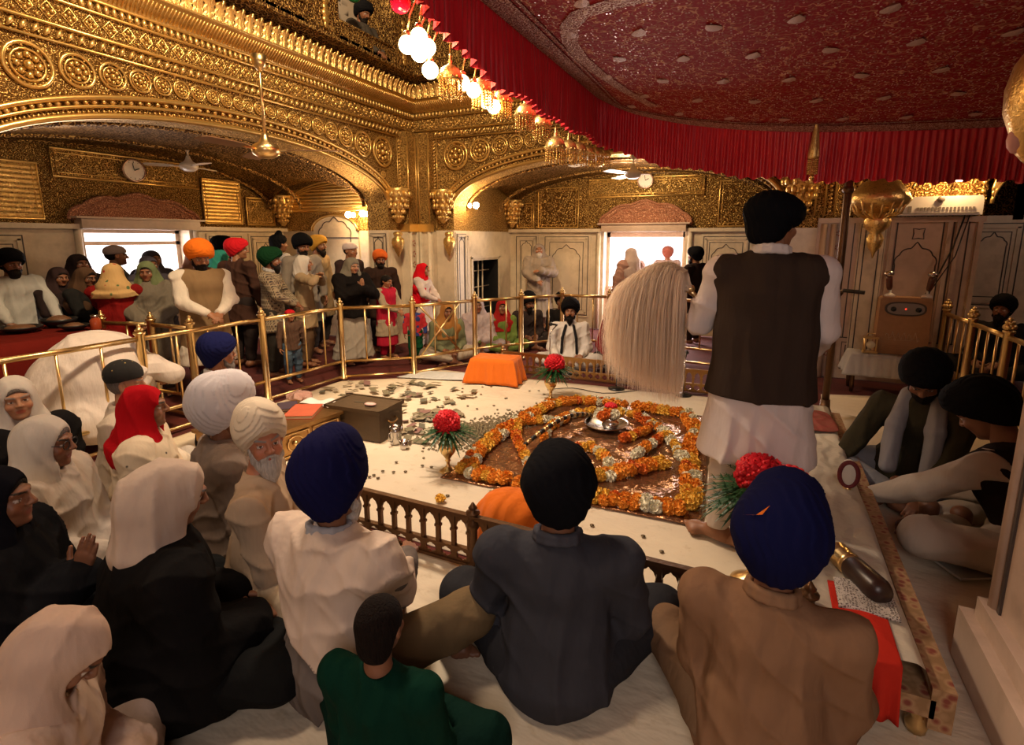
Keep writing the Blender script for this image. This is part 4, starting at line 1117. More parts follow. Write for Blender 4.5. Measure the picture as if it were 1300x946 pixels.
# draped bundle behind the near fence
mb = MB()
def f(u, v_):
    a = 2*PI*u; t = v_*PI/2; rr = sin(t)**.8
    w = 1+.05*sin(a*7+2)*v_+.03*sin(a*13)*v_
    return (.24*rr*w*cos(a), .19*rr*w*sin(a), .30*cos(t)**.75+.006*sin(a*9)*v_+.008)
mb.grid(f, 72, 20); o = mb.build('orange_bundle', M['orange_cloth']); o.location = (-1.16, 2.50, 0); tag(o, 'rounded bundle under orange cloth just behind the low bronze fence', 'bundle')
# ------------------------------------------------------------------ vases with red flowers and fern leaves
M['leaf'] = plain('fern_green', (.012,.075,.018), .45, 0, 20)
M['red_petal'] = plain('red_petals', (.72,.008,.02), .6, 0, 25)
def vase(p, s, fl_, lab, big=1., lean=(0,0), leaves=64, zf=.31):
    r = empty('flower_vase', p, 0, lab, 'vase', 'brass vases with red flowers')
    mb = MB(); mb.lathe([(.002,0),(.062,0),(.066,.008),(.05,.018),(.022,.035),(.013,.05),(.012,.075),(.022,.085),(.014,.095),(.032,.12),(.056,.155),(.066,.19),(.062,.215),(.040,.235),(.030,.25),(.034,.27),(.046,.283),(.040,.28),(.02,.26)], (0,0,0), 28)
    o = mb.build('vase_body', M['brass'], r); o.scale = (s,s,s)
    c = Vector((lean[0], lean[1], zf*s+.06*big))
    mb = MB(); R = .098*big
    rng = random.Random(3)
    for k in range(150):                       # layered petals of the flower head
        z = 1-2*(k+.5)/150*.86; a = k*2.39996; q = math.sqrt(max(0, 1-z*z)); d = Vector((q*cos(a), q*sin(a), z))
        rr = R*(.86+.16*rng.random()); cc = c+d*rr*.8; t = d.orthogonal().normalized(); w = d.cross(t)
        mb.ball(cc, (R*.19, R*.19, R*.13), 6, 4)
        tip = cc+d*R*.2
        mb.add([cc+t*R*.17, cc+w*R*.17, cc-t*R*.17, cc-w*R*.17, tip+t*R*.12, tip-t*R*.12], [(0,1,4),(2,5,3),(1,2,5,4),(3,0,4,5)], True)
    mb.ball(c, R*.82, 14, 8); mb.build('flower_head', M['red_petal'], r)
    mb = MB()
    for k in range(leaves):
        a = k*2.39996; el = -.30+.75*rng.random(); L = (.15+.10*rng.random())*big
        d = Vector((cos(a)*cos(el), sin(a)*cos(el), sin(el))); side = Vector((-sin(a), cos(a), 0)); st = c-Vector((0,0,R*.55))
        prev = None; vs = []
        for j in range(7):
            t = j/6; pp = st+d*L*t+Vector((0,0,-.35*L*t*t)); w = .010*big*sin(PI*(.12+.86*t)); vs += [pp+side*w, pp+Vector((0,0,w*.35)), pp-side*w]
        mb.add(vs, [(j*3+q, j*3+q+1, j*3+q+4, j*3+q+3) for j in range(6) for q in (0,1)], True)
        for j in range(1, 6):                  # little leaflets on both sides
            pp = st+d*L*j/6+Vector((0,0,-.35*L*(j/6)**2))
            for sg in (-1, 1):
                e = pp+side*sg*.035*big*(1-j/8)+d*.03*big; mb.add([pp, pp+d*.012*big, e], [(0,1,2)])
    mb.tube([(0,0,.2*s), c], .012, 6); mb.build('fern_leaves', M['leaf'], r)
    return r
vase((-1.98,3.14,.004), 1., 0, 'brass vase with red dahlia and fern leaves, left of the garlands near the cash box', 1.05)
vase((-1.93,5.10,.004), 1.02, 0, 'brass vase with red flower and ferns at far corner of the garlands, before the singer', 1.15, lean=(.02,.06), leaves=80)
r = vase((.06,2.66,.004), 1.45, 0, 'vase of red flowers near the standing man, half hidden by a navy turban', 1.2, leaves=110, zf=.34)
# second bloom of the near bouquet
mb = MB(); rng = random.Random(9)
for k in range(110):
    z = 1-2*(k+.5)/110; a = k*2.4; q = math.sqrt(max(0,1-z*z)); mb.ball((.13+.075*q*cos(a), .02+.075*q*sin(a), .56+.06*z), (.018,.018,.014), 6, 4)
mb.ball((.13,.02,.56), .065, 10, 6); mb.build('flower_head', M['red_petal'], r)

# ------------------------------------------------------------------ foil covered cloth and marigold garlands
m, nt, b = new_mat('crumpled_brown_foil'); v = coords(nt)
n1 = noise(nt, v, 7, 4, .6); vo = voro(nt, v, 9); 
nt.links.new(mixc(nt, n1, (.20,.07,.03), (.48,.27,.14)), b.inputs['Base Color']); b.inputs['Metallic'].default_value = .75; b.inputs['Roughness'].default_value = .16
bump(nt, math_(nt, 'ADD', noise(nt, v, 16, 3), vo.outputs['Distance']), .55, .03, b); M['foil'] = m
mb = MB()
A, B_, C_, D_ = (-1.97,3.02), (-.22,3.10), (-.34,5.22), (-1.78,5.24)
def f(u, v_):
    x = (A[0]*(1-u)+B_[0]*u)*(1-v_)+(D_[0]*(1-u)+C_[0]*u)*v_; y = (A[1]*(1-u)+B_[1]*u)*(1-v_)+(D_[1]*(1-u)+C_[1]*u)*v_
    return (x, y, .018+.004*sin(9*x+4*sin(5*y))+.004*sin(13*y+3*sin(7*x)))
mb.grid(f, 60, 60); o = mb.build('foil_cloth', M['foil'], origin=(-1.97,3.02,.018)); s = o.modifiers.new('s', 'SOLIDIFY'); s.thickness = .008; s.offset = -1
tag(o, 'shiny crumpled brown and gold foil cloth under the marigold garlands', 'cloth')
def flower_mesh(name, mat, seed):
    rng = random.Random(seed); mb = MB(); mb.ball((0,0,0), .024, 8, 5)
    for k in range(26):
        z = 1-2*(k+.5)/26; a = k*2.39996; q = math.sqrt(1-z*z); d = Vector((q*cos(a), q*sin(a), z)); t = d.orthogonal().normalized(); w = d.cross(t)
        c = d*.024; e = d*(.036+.006*rng.random()); mb.add([c+t*.012, c-t*.012, e-t*.010+w*.006, e+w*.011, e+t*.010+w*.006, c+w*.003], [(0,5,1,2,3,4)], True)
        mb.add([c+w*.012, c-w*.012, e-w*.009, e+t*.010, e+w*.009], [(0,1,2,3,4)], True)
    me = mb.build(name, mat); d_ = me.data; bpy.data.objects.remove(me); return d_
FM = [flower_mesh('marigold', plain('orange_marigold', (.95,.34,.03), .7, 0, 40), 1), flower_mesh('marigold', plain('amber_marigold', (.98,.54,.07), .7, 0, 40), 2), flower_mesh('marigold', plain('white_chrysanthemum', (.85,.80,.60), .7, 0, 40), 3), flower_mesh('marigold', plain('rust_marigold', (.75,.17,.015), .7, 0, 40), 4)]
M['string'] = plain('green_string', (.05,.10,.02), .8)
def garland(path, lab, seed, closed=False, step=.052, wide=1, pat=(0,0,1,0,2), z=.052, cap=95):
    rng = random.Random(seed); P = [Vector((x, y, z)) for x, y in path]
    if closed: P.append(P[0].copy())
    pts = []
    for a, b_ in zip(P, P[1:]):
        n = max(1, int((b_-a).length/step))
        for k in range(n): pts.append((a.lerp(b_, k/n), (b_-a).normalized()))
    while len(pts)*wide > cap: pts = [p for i, p in enumerate(pts) if i % 12 != 11]
    r = empty('flower_garland', tuple(P[0]), 0, lab, 'garland', 'marigold garlands on the foil cloth')
    mb = MB(); mb.tube([p-P[0] for p, _ in pts], .006, 5); mb.build('string', M['string'], r)
    for i, (p, t) in enumerate(pts):
        for w in range(wide):
            c = pat[(i//2) % len(pat)] if rng.random() < .7 else rng.choice((0,0,1,1,2,3))
            o = bpy.data.objects.new('marigold', FM[c]); COL.objects.link(o); o.parent = r
            side = Vector((-t.y, t.x, 0))*((w-(wide-1)/2)*.058); s = .95+.3*rng.random()
            o.location = p-P[0]+side+Vector((rng.uniform(-.006,.006), rng.uniform(-.006,.006), rng.uniform(-.004,.012))); o.scale = (s,s,s); o.rotation_euler = (rng.random()*6, rng.random()*6, rng.random()*6)
garland([(-1.51,3.11),(-1.83,3.12),(-1.92,3.5),(-1.92,4.29)], 'orange and white marigold garland along the left edge of the foil, by the first vase', 1, wide=2, step=.055)
garland([(-1.90,4.35),(-1.83,4.86),(-1.58,5.12),(-1.1,5.14)], 'orange garland around the far left corner of the foil, below the second vase', 2, wide=2, step=.055)
garland([(-1.04,5.14),(-.56,5.1),(-.40,4.6),(-.42,4.2)], 'orange garland around the far right corner of the foil', 3, wide=2, step=.055)
garland([(-.42,4.14),(-.30,3.35),(-.36,3.2),(-.62,3.16),(-1.0,3.12)], 'thick orange garland along the near edge beside the standing man', 4, wide=2, step=.055, pat=(0,1,1,0,2))
garland([(-1.06,3.11),(-1.45,3.09)], 'short orange garland piece on the near edge behind the black turban', 5, wide=2, step=.055)
garland([(-1.86,4.12),(-1.79,3.91),(-1.60,3.62),(-1.42,3.36)], 'slanting orange garland across the left part of the foil', 6, wide=1, pat=(0,1,0,3,0), step=.05)
garland([(-1.54,3.93),(-1.60,4.2),(-1.56,4.58),(-1.38,4.80),(-1.1,4.88),(-.9,4.84)], 'curved garland with many white blooms on the far left of the inner ring', 7, pat=(0,2,0,1,2), wide=1)
garland([(-.88,4.8),(-.66,4.5),(-.52,4.2),(-.46,4.0)], 'curved orange and white garland on the right of the inner ring', 8, pat=(2,1,0,2,1), wide=1)
garland([(-1.05,3.36),(-.88,3.48),(-.74,3.66),(-.52,3.9)], 'thick orange and white garland on the near right of the inner ring', 9, pat=(0,1,2,0,3), wide=2)
garland([(-1.32,3.80),(-1.14,3.92),(-.98,3.78),(-.88,3.58)], 'garland with rust and white blooms looping at the centre', 10, pat=(2,3,0,2,0), wide=1)
garland([(-.95,4.21),(-.82,4.45),(-.80,4.66),(-.98,4.82)], 'short dark red and orange garland near the metal bowl', 11, pat=(3,3,0,3,2), wide=1)
garland([(-.78,3.93),(-.72,4.15),(-.66,4.43)], 'short straight white and orange garland right of the metal bowl', 12, pat=(2,0,2,3,0), wide=1)
garland([(-1.88,4.25),(-1.70,4.36),(-1.50,4.48)], 'short orange garland joining the left edge and inner ring', 13, pat=(0,3,2,0,1), wide=1)
r = empty('flower_bowl', (-1.17,4.50,.024), 0, 'shiny metal bowl with pink, white and red blossoms at the middle of the garlands', 'bowl')
mb = MB(); mb.lathe([(.08,0),(.15,.01),(.19,.03),(.2,.045),(.185,.04),(.1,.015),(.01,.012)], (0,0,0), 28); mb.lathe([(.05,.01),(.07,.03),(.075,.07),(.05,.09),(.06,.10)], (.05,-.05,.0), 18); mb.build('bowl', M['steel'], r)
for k in range(10):
    o = bpy.data.objects.new('blossom', FM[(2,0,3,1,2)[k % 5]]); COL.objects.link(o); o.parent = r; o.location = (.11*cos(k*2.4)*(k/10)**.5+.02, .09*sin(k*2.4)*(k/10)**.5, .10+.02*(k % 3)); o.scale = (1.2,)*3
mb = MB()
for k in range(36): a = k*2.4; q = (k/36)**.5*.05; mb.ball((.03+q*cos(a), .03+q*sin(a), .19+.02*(1-k/36)), .014, 6, 4)
mb.build('red_bloom', M['red_petal'], r)
# striped arched rod over the foil
mb = MB(); mb.mi = 0
P = [(-1.66+.30*sin(PI*k/24*.5)+.02, 3.62+1.05*k/24, .045+.14*sin(PI*k/24)) for k in range(25)]
for k in range(24): mb.mi = k % 2; mb.tube([P[k], P[k+1]], .019, 8)
tag(mb.build('striped_rod', [M['brass'], M['black']], origin=P[0]), 'curved rod banded black and gold arching over the garlands', 'rod')
# single fallen blossoms
for k, (x, y, l) in enumerate(((-1.78,2.72,'single orange blossom fallen on the white floor before the first vase'), (-1.5,2.93,'pale petal cluster fallen beside the near left corner of the foil'))):
    o = bpy.data.objects.new('fallen_blossom', FM[1 if k == 0 else 2]); COL.objects.link(o); o.location = (x, y, .03); o.scale = (.9,.9,.7); tag(o, l, 'blossom')

# ------------------------------------------------------------------ coins and banknotes
def note_mesh(seed, col):
    rng = random.Random(seed); mb = MB(); a = rng.uniform(.3, 1.1)
    L, W = .075, .034
    def f(u, v_):
        x = (u-.5)*2*L; z = .006+.016*abs(sin(x*22*a+seed))+.006*v_; return (x*(.8+.2*cos(seed)), (v_-.5)*2*W+.006*sin(x*40), z)
    mb.grid(f, 10, 4); mb.grid(lambda u, v_: tuple(c+(0,0,-.002)[i] for i, c in enumerate(f(u, v_))), 10, 4)
    o = mb.build('banknote', plain('banknote_paper', col, .8, 0, 30)); d_ = o.data; bpy.data.objects.remove(o); return d_
NM = [note_mesh(i, c) for i, c in enumerate(((.20,.17,.10), (.30,.24,.15), (.14,.13,.09), (.36,.30,.22), (.26,.14,.12)))]
rng = random.Random(21); k = 0
zones = [((-3.75,-2.75),(4.0,5.1),46,'crumpled banknote lying between the cash box and the orange stool'), ((-3.0,-2.45),(3.75,4.35),44,'crumpled banknote in the heap behind the cash box'), ((-4.35,-3.7),(4.2,4.9),18,'crumpled banknote on the worn sheet by the left railing'), ((-2.75,-2.45),(3.45,3.7),6,'crumpled banknote near the steel tumbler')]
for (xr, yr, n, lab) in zones:
    for i in range(n):
        o = bpy.data.objects.new('banknote', NM[rng.randrange(5)]); COL.objects.link(o); x, y = rng.uniform(*xr), rng.uniform(*yr)
        if n == 44: x = rng.gauss(-2.75, .14); y = rng.gauss(4.05, .12)
        o.location = (x, y, rng.uniform(.002,.02)); o.rotation_euler = (rng.uniform(-.15,.15), rng.uniform(-.15,.15), rng.uniform(0,6.3)); s = rng.uniform(.7,1.1); o.scale = (s,s,s); tag(o, lab, 'banknote', lab.replace('crumpled banknote', 'crumpled banknotes'))
mb = MB()
for i in range(1500):
    t = rng.random(); cx, cy = (-2.15, 3.95) if t < .6 else ((-1.98,4.3) if t < .85 else (-2.35,3.8)); x, y = rng.gauss(cx, .13), rng.gauss(cy, .19)
    z = .006+max(0, .03*math.exp(-((x-cx)**2+(y-cy)**2)/.03))*rng.random(); r_ = .011; mb.T = Matrix.Translation((x, y, z)) @ Matrix.Rotation(rng.uniform(0,.7), 4, 'X') @ Matrix.Rotation(rng.uniform(0,6), 4, 'Z')
    mb.lathe([(r_,-.0015),(r_,.0015)], (0,0,0), 7)
mb.T = None
tag(mb.build('coin_heap', plain('dull_coins', (.26,.22,.14), .4, .7, 40), origin=(-2.15,3.95,0)), 'heap of loose coins behind the left vase', 'coins', kind='stuff')
cm = MB(); cm.lathe([(.013,0),(.013,.004)], (0,0,0), 10); proto = cm.build('coin', plain('dark_coin', (.16,.12,.07), .4, .6)); d_ = proto.data; bpy.data.objects.remove(proto)
for i in range(60):
    o = bpy.data.objects.new('coin', d_); COL.objects.link(o); x = rng.uniform(-2.9,-.6) if i < 45 else rng.uniform(-1.6,-.3); y = rng.uniform(2.5,3.2) if i < 22 or i > 44 else rng.uniform(4.2,5.5)
    if i < 22: x = rng.uniform(-2.9,-2.1)
    if 22 <= i < 45: x = rng.uniform(-3.1,-2.05)
    if i > 44: x = rng.uniform(-2.0,-.3); y = rng.uniform(2.35,2.9)
    o.location = (x, y, .006)
    tag(o, 'single dark coin dropped on the open white floor', 'coin', 'loose coins on the white floor')

# ------------------------------------------------------------------ cash box, desk and account books
r = empty('cash_box', (-3.06, 3.52, 0), .06, 'dark wooden cash box with slotted lid behind the navy turban, on the floor', 'box')
m = plain('dark_olive_wood', (.075,.045,.022), .5, .1, 14, (30,.3)); M['oldwood'] = m
mb = MB(); mb.box(-.27,.27,-.17,.17,.008,.25); mb.build('body', m, r)
mb = MB(); mb.box(-.285,.285,-.185,.185,.25,.275); 
for (a, b_) in ((-.285,-.265),(.265,.285)): mb.box(a, b_, -.185, .185, .275, .283)
mb.box(-.285,.285,-.185,-.165,.275,.283); mb.box(-.285,.285,.165,.185,.275,.283); mb.build('lid', m, r)
mb = MB(); mb.box(-.1,.1,-.012,.012,.274,.277); mb.build('coin_slot', M['black'], r)
mb = MB(); mb.tube([(.275,-.06,.17),(.30,-.05,.15),(.302,0,.14),(.30,.05,.15),(.275,.06,.17)], .008, 6); mb.build('handle', M['brass_old'], r)
mb = MB(); mb.ball((.1,-.05,.29), (.06,.04,.012), 8, 4); mb.build('paper_slip', plain('pink_paper', (.7,.45,.4), .7), r)
r = empty('writing_desk', (-3.50, 2.95, 0), -.12, 'low desk faced with embossed brass, carrying account books beside the cash box', 'desk')
mb = MB(); mb.box(-.30,.33,-.50,.42,.225,.25); mb.build('top', M['brass_old'], r)
mb = MB(); mb.box(-.28,.31,-.48,.40,.008,.225); mb.build('body', M['brass_old'], r)
mb = MB()
for k in range(3):
    y0 = -.46+k*.29; mb.tube([(.315,y0,.03),(.315,y0+.25,.03),(.315,y0+.25,.20),(.315,y0,.20)], .008, 6, closed=True)
    mb.tube([(.318,y0+.125+.07*cos(t*PI/8),.115+.06*sin(t*PI/8)) for t in range(16)], .006, 5, closed=True); mb.ball((.318,y0+.125,.115), .025, 8, 4)
mb.build('embossed_panel', M['brass'], r)
def book(p, rz, w, d, h, col, lab):
    r = empty('account_book', p, rz, lab, 'book', 'books on the low desk'); c = plain('book_cover', col, .6, 0, 15)
    mb = MB(); mb.box(-w/2,w/2,-d/2,d/2,0,.004); mb.box(-w/2,w/2,-d/2,d/2,h-.004,h); mb.box(-w/2,-w/2+.005,-d/2,d/2,0,h); mb.build('cover', c, r)
    mb = MB(); mb.box(-w/2+.004,w/2-.006,-d/2+.005,d/2-.005,.004,h-.004); mb.build('pages', plain('book_pages', (.65,.55,.40), .8), r)
book((-3.38,3.14,.251), .5, .24, .32, .03, (.45,.09,.04), 'red brown account book on the desk, nearest the cash box')
book((-3.50,2.78,.251), -.2, .22, .30, .03, (.25,.10,.05), 'brown book at the bottom of the small stack on the desk')
book((-3.49,2.79,.282), .1, .21, .28, .022, (.50,.16,.08), 'rust coloured book in the middle of the small stack on the desk')
book((-3.50,2.77,.305), -.1, .20, .27, .015, (.75,.62,.48), 'pale ledger on top of the small stack on the desk')
book((-3.62,3.20,.251), .9, .16, .22, .02, (.05,.03,.05), 'dark notebook at the back of the desk')
mb = MB(); mb.grid(lambda u, v_: (-3.62+.34*u, 3.32+.16*v_, .262+.02*sin(u*7+v_*3)*v_+.025*u*(1-u)), 14, 8); o = mb.build('crumpled_paper', M['white_paint'], origin=(-3.62,3.32,.262)); s = o.modifiers.new('s', 'SOLIDIFY'); s.thickness = .004; tag(o, 'crumpled white paper behind the account books on the desk', 'paper')
r = empty('steel_tumbler', (-2.66, 3.42, .004), 0, 'shiny steel tumbler with smaller cup on the floor beside the cash box', 'tumbler')
mb = MB(); mb.lathe([(.04,0),(.045,.01),(.05,.10),(.053,.15),(.048,.15),(.046,.10),(.04,.012),(.005,.01)], (0,0,0), 22); mb.build('cup', M['steel'], r)
mb = MB(); mb.tube([(.0,-.05,.12),(.0,-.09,.11),(.0,-.09,.05),(.0,-.048,.03)], .006, 6); mb.build('handle', M['steel'], r)
tag(MB().lathe([(.03,0),(.034,.01),(.038,.07),(.034,.07),(.028,.012),(.004,.01)], (-2.53,3.36,.004), 20).build('steel_cup', M['steel'], origin=(-2.53,3.36,.004)), 'small steel cup standing right of the tumbler', 'cup')

S_ = None
mb = MB()
def f(u, v_):
    a = 2*PI*u; t = PI*v_; r_ = sin(t)*(1+.22*sin(a*5+3*v_)+.12*sin(a*9)*sin(t*4)); return (.13*r_*cos(a), .10*r_*sin(a), .062-.06*cos(t)*(1+.25*sin(a*3)*sin(t)))
mb.grid(f, 50, 22); o = mb.build('crumpled_bag', cloth('crumpled_plastic', (.62,.50,.46), col2=(.50,.20,.16), cscale=14, rough=.4, fold=1.)); o.location = (-4.28,3.95,0); tag(o, 'crumpled pinkish white plastic bag on the floor by a left railing post', 'bag')
# ------------------------------------------------------------------ offering counter at far left with red cloth, plates
M['red_cloth'] = cloth('dull_red_cloth', (.15,.014,.010), fold=.4)
r = empty('offering_counter', (-6.0, 2.45, 0), 0, 'wooden counter frame under red cloth at far left behind the railing', 'counter')
mb = MB(); mb.box(-.50,.50,-.95,.45,.78,.82); mb.build('top', M['bronze'], r)
for (x, y) in ((-.45,-.9),(.45,-.9),(-.45,.40),(.45,.40)): mb = MB(); mb.box(x-.03,x+.03,y-.03,y+.03,0,.78); mb.build('leg', M['bronze'], r)
drape('counter_cloth', (-6.0,2.20), .53, .73, .835, .10, M['red_cloth'], 4, flare=.03, amp=.02, label='dull red cloth covering the counter at far left', cat='cloth', n=34)
def dish(p, R, h, lab):
    r = empty('metal_dish', p, 0, lab, 'dish', 'dark metal dishes on the counter'); mb = MB(); mb.lathe([(R*.5,0),(R*.9,h*.6),(R,h),(R*.96,h),(R*.85,h*.55),(R*.4,.01),(.005,.008)], (0,0,0), 24); mb.build('bowl', M['black'], r)
    mb = MB(); mb.ball((0,0,h*.6), (R*.7,R*.7,h*.8), 12, 6); mb.build('food', plain('sweet_food', (.16,.07,.03), .5, 0, 50, (90,.8)), r)
dish((-6.12,2.48,.842), .17, .05, 'wide shallow dark metal dish nearest the far left man')
dish((-6.15,2.80,.842), .15, .08, 'deep dark bowl before the women in dark scarves')
dish((-5.80,2.75,.842), .12, .05, 'small dark dish at the counter edge beside the white bent back')
r = empty('glass_jar', (-5.62,2.84,.842), 0, 'small amber jar on the red counter', 'jar'); mb = MB(); mb.lathe([(.04,0),(.045,.01),(.045,.09),(.03,.11),(.03,.12)], (0,0,0), 14); mb.build('body', plain('amber_jar', (.35,.06,.02), .15), r); mb = MB(); mb.lathe([(.034,.12),(.034,.14)], (0,0,0), 14); mb.build('lid', M['steel'], r)

# ------------------------------------------------------------------ low bed platform on the right with cushions
M['quilt'] = cloth('cream_quilt', (.62,.55,.44), fold=.5)
m, nt, b = new_mat('patterned_bed_edge'); v = coords(nt); vv = voro(nt, v, 26); nt.links.new(ramp(nt, vv.outputs['Distance'], [(.2,(.22,.05,.03)),(.45,(.40,.24,.12)),(.7,(.28,.16,.07))]), b.inputs['Base Color']); b.inputs['Roughness'].default_value = .8; M['bed_edge'] = m
r = empty('low_bed', (.42, 3.6, 0), 0, 'long low bed platform with cream quilt and patterned edge, right of the standing man', 'bed')
mb = MB(); mb.box(-.20,.21,-1.62,1.55,.10,.17); mb.build('frame', M['bed_edge'], r)
mb = MB(); mb.box(.195,.262,-1.62,1.55,.06,.215); mb.build('side_rail', M['bed_edge'], r)
for (x, y) in ((-.17,-1.57),(.18,-1.57),(-.17,1.5),(.18,1.5)): mb = MB(); mb.lathe([(.03,0),(.035,.03),(.02,.05),(.032,.08),(.032,.10)], (x,y,.003), 10); mb.build('leg', M['brass'], r)
mb = MB()
def f(u, v_):
    x = -.20+.40*u; e = min(u, 1-u)*2; return (x, -1.60+3.13*v_, .17+.10*min(1, (e*6))**.5*1.0+.006*sin(v_*40)*e+.005*sin(v_*17+u*9))
mb.grid(f, 16, 60); mb.build('quilt', M['quilt'], r)
mb = MB(); mb.grid(lambda u, v_: (.205+.012*sin(v_*60)*u*.3+.03*u, -1.62+3.17*v_, .235-.20*u), 6, 80)
M['velvet'] = cloth('rose_velvet', (.30,.025,.045), col2=(.26,.13,.07), fold=.4, cscale=30)
def pad(name, p, hx, hy, h, rz, mat, lab, cat='cushion', p2=2.6):
    mb = MB()
    def f(u, v_):
        a = 2*PI*u; t = PI*(v_-.5); q = lambda c: math.copysign(abs(c)**.45, c)
        return (hx*q(cos(a))*abs(cos(t))**.45, hy*q(sin(a))*abs(cos(t))**.45, h/2+h/2*sin(t)*(1+.1*sin(a*3)))
    mb.grid(f, 48, 16); o = mb.build(name, mat); o.location = p; o.rotation_euler.z = rz; return tag(o, lab, cat)
pad('velvet_cloth', (.44,4.62,.272), .15, .26, .035, .1, M['velvet'], 'folded rose velvet cloth with gold pattern at the far end of the low bed', 'cloth')
r = empty('oval_bolster', (.53,3.40,.36), -.1, 'oval white cushion end with thick maroon rim and brass foot on the bed edge', 'bolster')
mb = MB(); mb.lathe([(.004,-.008),(.038,-.006),(.042,0),(.042,.07),(.02,.08)], (0,0,0), 20, 'y'); o = mb.build('body', cloth('cream_bolster', (.75,.68,.58), fold=.2), r); o.scale = (1,1,1.6)
mb = MB(); mb.tube([(.044*cos(t*PI/12), 0, .072*sin(t*PI/12)) for t in range(24)], .013, 8, closed=True); mb.build('rim', plain('maroon_velvet', (.14,.012,.015), .7), r)
mb = MB(); mb.lathe([(.022,-.125),(.03,-.115),(.016,-.10),(.024,-.09),(.02,-.075)], (0,.01,0), 12); mb.build('foot', M['brass'], r)
r = empty('brass_roller', (.45,2.42,.325), -2.68, 'dark roller with ringed brass end lying along the low bed', 'roller')
mb = MB(); mb.lathe([(.02,-.02),(.045,0),(.05,.01),(.04,.03),(.05,.05),(.04,.07),(.05,.09),(.042,.11)], (0,-.15,0), 18, 'y'); mb.build('ringed_end', M['brass'], r)
mb = MB(); mb.lathe([(.04,.10),(.050,.12),(.052,.27),(.04,.30),(.005,.31)], (0,-.15,0), 18, 'y'); mb.build('body', plain('very_dark_wood', (.03,.012,.008), .35), r)
# lace and red cloth hanging over the near end
m, nt, b = new_mat('white_lace'); v = coords(nt); d = voro(nt, v, 95, 'DISTANCE_TO_EDGE', .6).outputs['Distance']; nt.links.new(ramp(nt, d, [(.10,(.62,.56,.5)),(.2,(.16,.12,.10))]), b.inputs['Base Color']); bump(nt, d, .8, .01, b); M['lace'] = m
def hang(name, x0, x1, y0, ztop, L, mat, lab, seed=0, dy=.05, back=.14):
    mb = MB()
    def f(u, v_):
        x = x0+(x1-x0)*u; s = v_*(back+L)
        if s < back: return (x, y0+back-s, ztop+.006*sin(x*30+seed))
        t = s-back; return (x+.04*t*sin(seed), y0-dy*t-.012*sin(u*19+seed)*t*5, ztop-t*.97)
    mb.grid(f, 30, 24); o = mb.build(name, mat, origin=((x0+x1)/2, y0, ztop)); s = o.modifiers.new('s', 'SOLIDIFY'); s.thickness = .005; return tag(o, lab, 'cloth')
hang('red_cloth', .34, .52, 1.955, .285, .22, cloth('bright_red_cloth', (.60,.035,.02), fold=.4), 'bright red cloth hanging over the near end of the low bed', 1, back=.42)
hang('lace_cloth', .36, .56, 2.20, .296, .01, M['lace'], 'white lace edged cloth laid over the red cloth on the low bed', 2, back=.18)
r = empty('white_tray_paper', (1.12, 3.35, .015), .5, 'large pale folded paper sheet on the floor between the two right hand men', 'paper')
mb = MB(); mb.box(-.22,.22,-.16,.16,0,.012); mb.add([(-.22,.16,.012),(.22,.16,.012),(.20,.02,.12),(-.20,.04,.10)], [(0,1,2,3),(3,2,1,0)]); mb.build('sheet', plain('pale_grey_paper', (.48,.45,.40), .7), r)
# ------------------------------------------------------------------ implicit surface modelling
CORN = np.array([(0,0,0),(1,0,0),(0,1,0),(1,1,0),(0,0,1),(1,0,1),(0,1,1),(1,1,1)])
EDG = [(0,1),(2,3),(4,5),(6,7),(0,2),(1,3),(4,6),(5,7),(0,4),(1,5),(2,6),(3,7)]
def nets(vals, lo, h):
    nx, ny, nz = vals.shape; ins = vals < 0
    cs = [ins[c[0]:nx-1+c[0], c[1]:ny-1+c[1], c[2]:nz-1+c[2]] for c in CORN]
    sm = sum(c.astype(np.int8) for c in cs); act = (sm > 0) & (sm < 8)
    I = np.argwhere(act)
    if len(I) == 0: return np.zeros((0,3), np.float32), np.zeros((0,4), np.int32)
    cid = -np.ones(act.shape, np.int32); cid[tuple(I.T)] = np.arange(len(I))
    V = np.stack([vals[I[:,0]+c[0], I[:,1]+c[1], I[:,2]+c[2]] for c in CORN], 1)
    pos = np.zeros((len(I), 3), np.float32); cnt = np.zeros(len(I), np.float32)
    for a, b_ in EDG:
        va, vb = V[:,a], V[:,b_]; cr = (va < 0) != (vb < 0); t = np.where(cr, va/np.where(cr, va-vb, 1), 0)[:,None]
        pos += np.where(cr[:,None], CORN[a]+t*(CORN[b_]-CORN[a]), 0); cnt += cr
    P = (I + pos/cnt[:,None])*h + lo
    F = []
    for ax in range(3):
        o = [(a, b_) for a, b_ in ((1,2),(2,0),(0,1))][ax]
        sl0 = [slice(1, None)]*3; sl1 = [slice(1, None)]*3
        sl0[ax] = slice(0, -1); sl1[ax] = slice(1, None)
        A = ins[tuple(sl0)]; B = ins[tuple(sl1)]
        E_ = np.argwhere(A != B)
        if len(E_) == 0: continue
        off = np.ones(3, int); off[ax] = 0
        E_ = E_ + off
        ok = np.all(E_ < np.array(act.shape), axis=1); E_ = E_[ok]
        u = np.zeros(3, int); u[o[0]] = 1; v = np.zeros(3, int); v[o[1]] = 1
        q = [E_-u-v, E_-v, E_, E_-u]
        ids = np.stack([cid[tuple(x.T)] for x in q], 1)
        fl = ins[tuple(E_.T)]    # inside at lower corner -> outward along +ax
        ids[~fl] = ids[~fl][:, ::-1]
        F.append(ids)
    F = np.concatenate(F); F = F[np.all(F >= 0, axis=1)]
    return P.astype(np.float32), F.astype(np.int32)

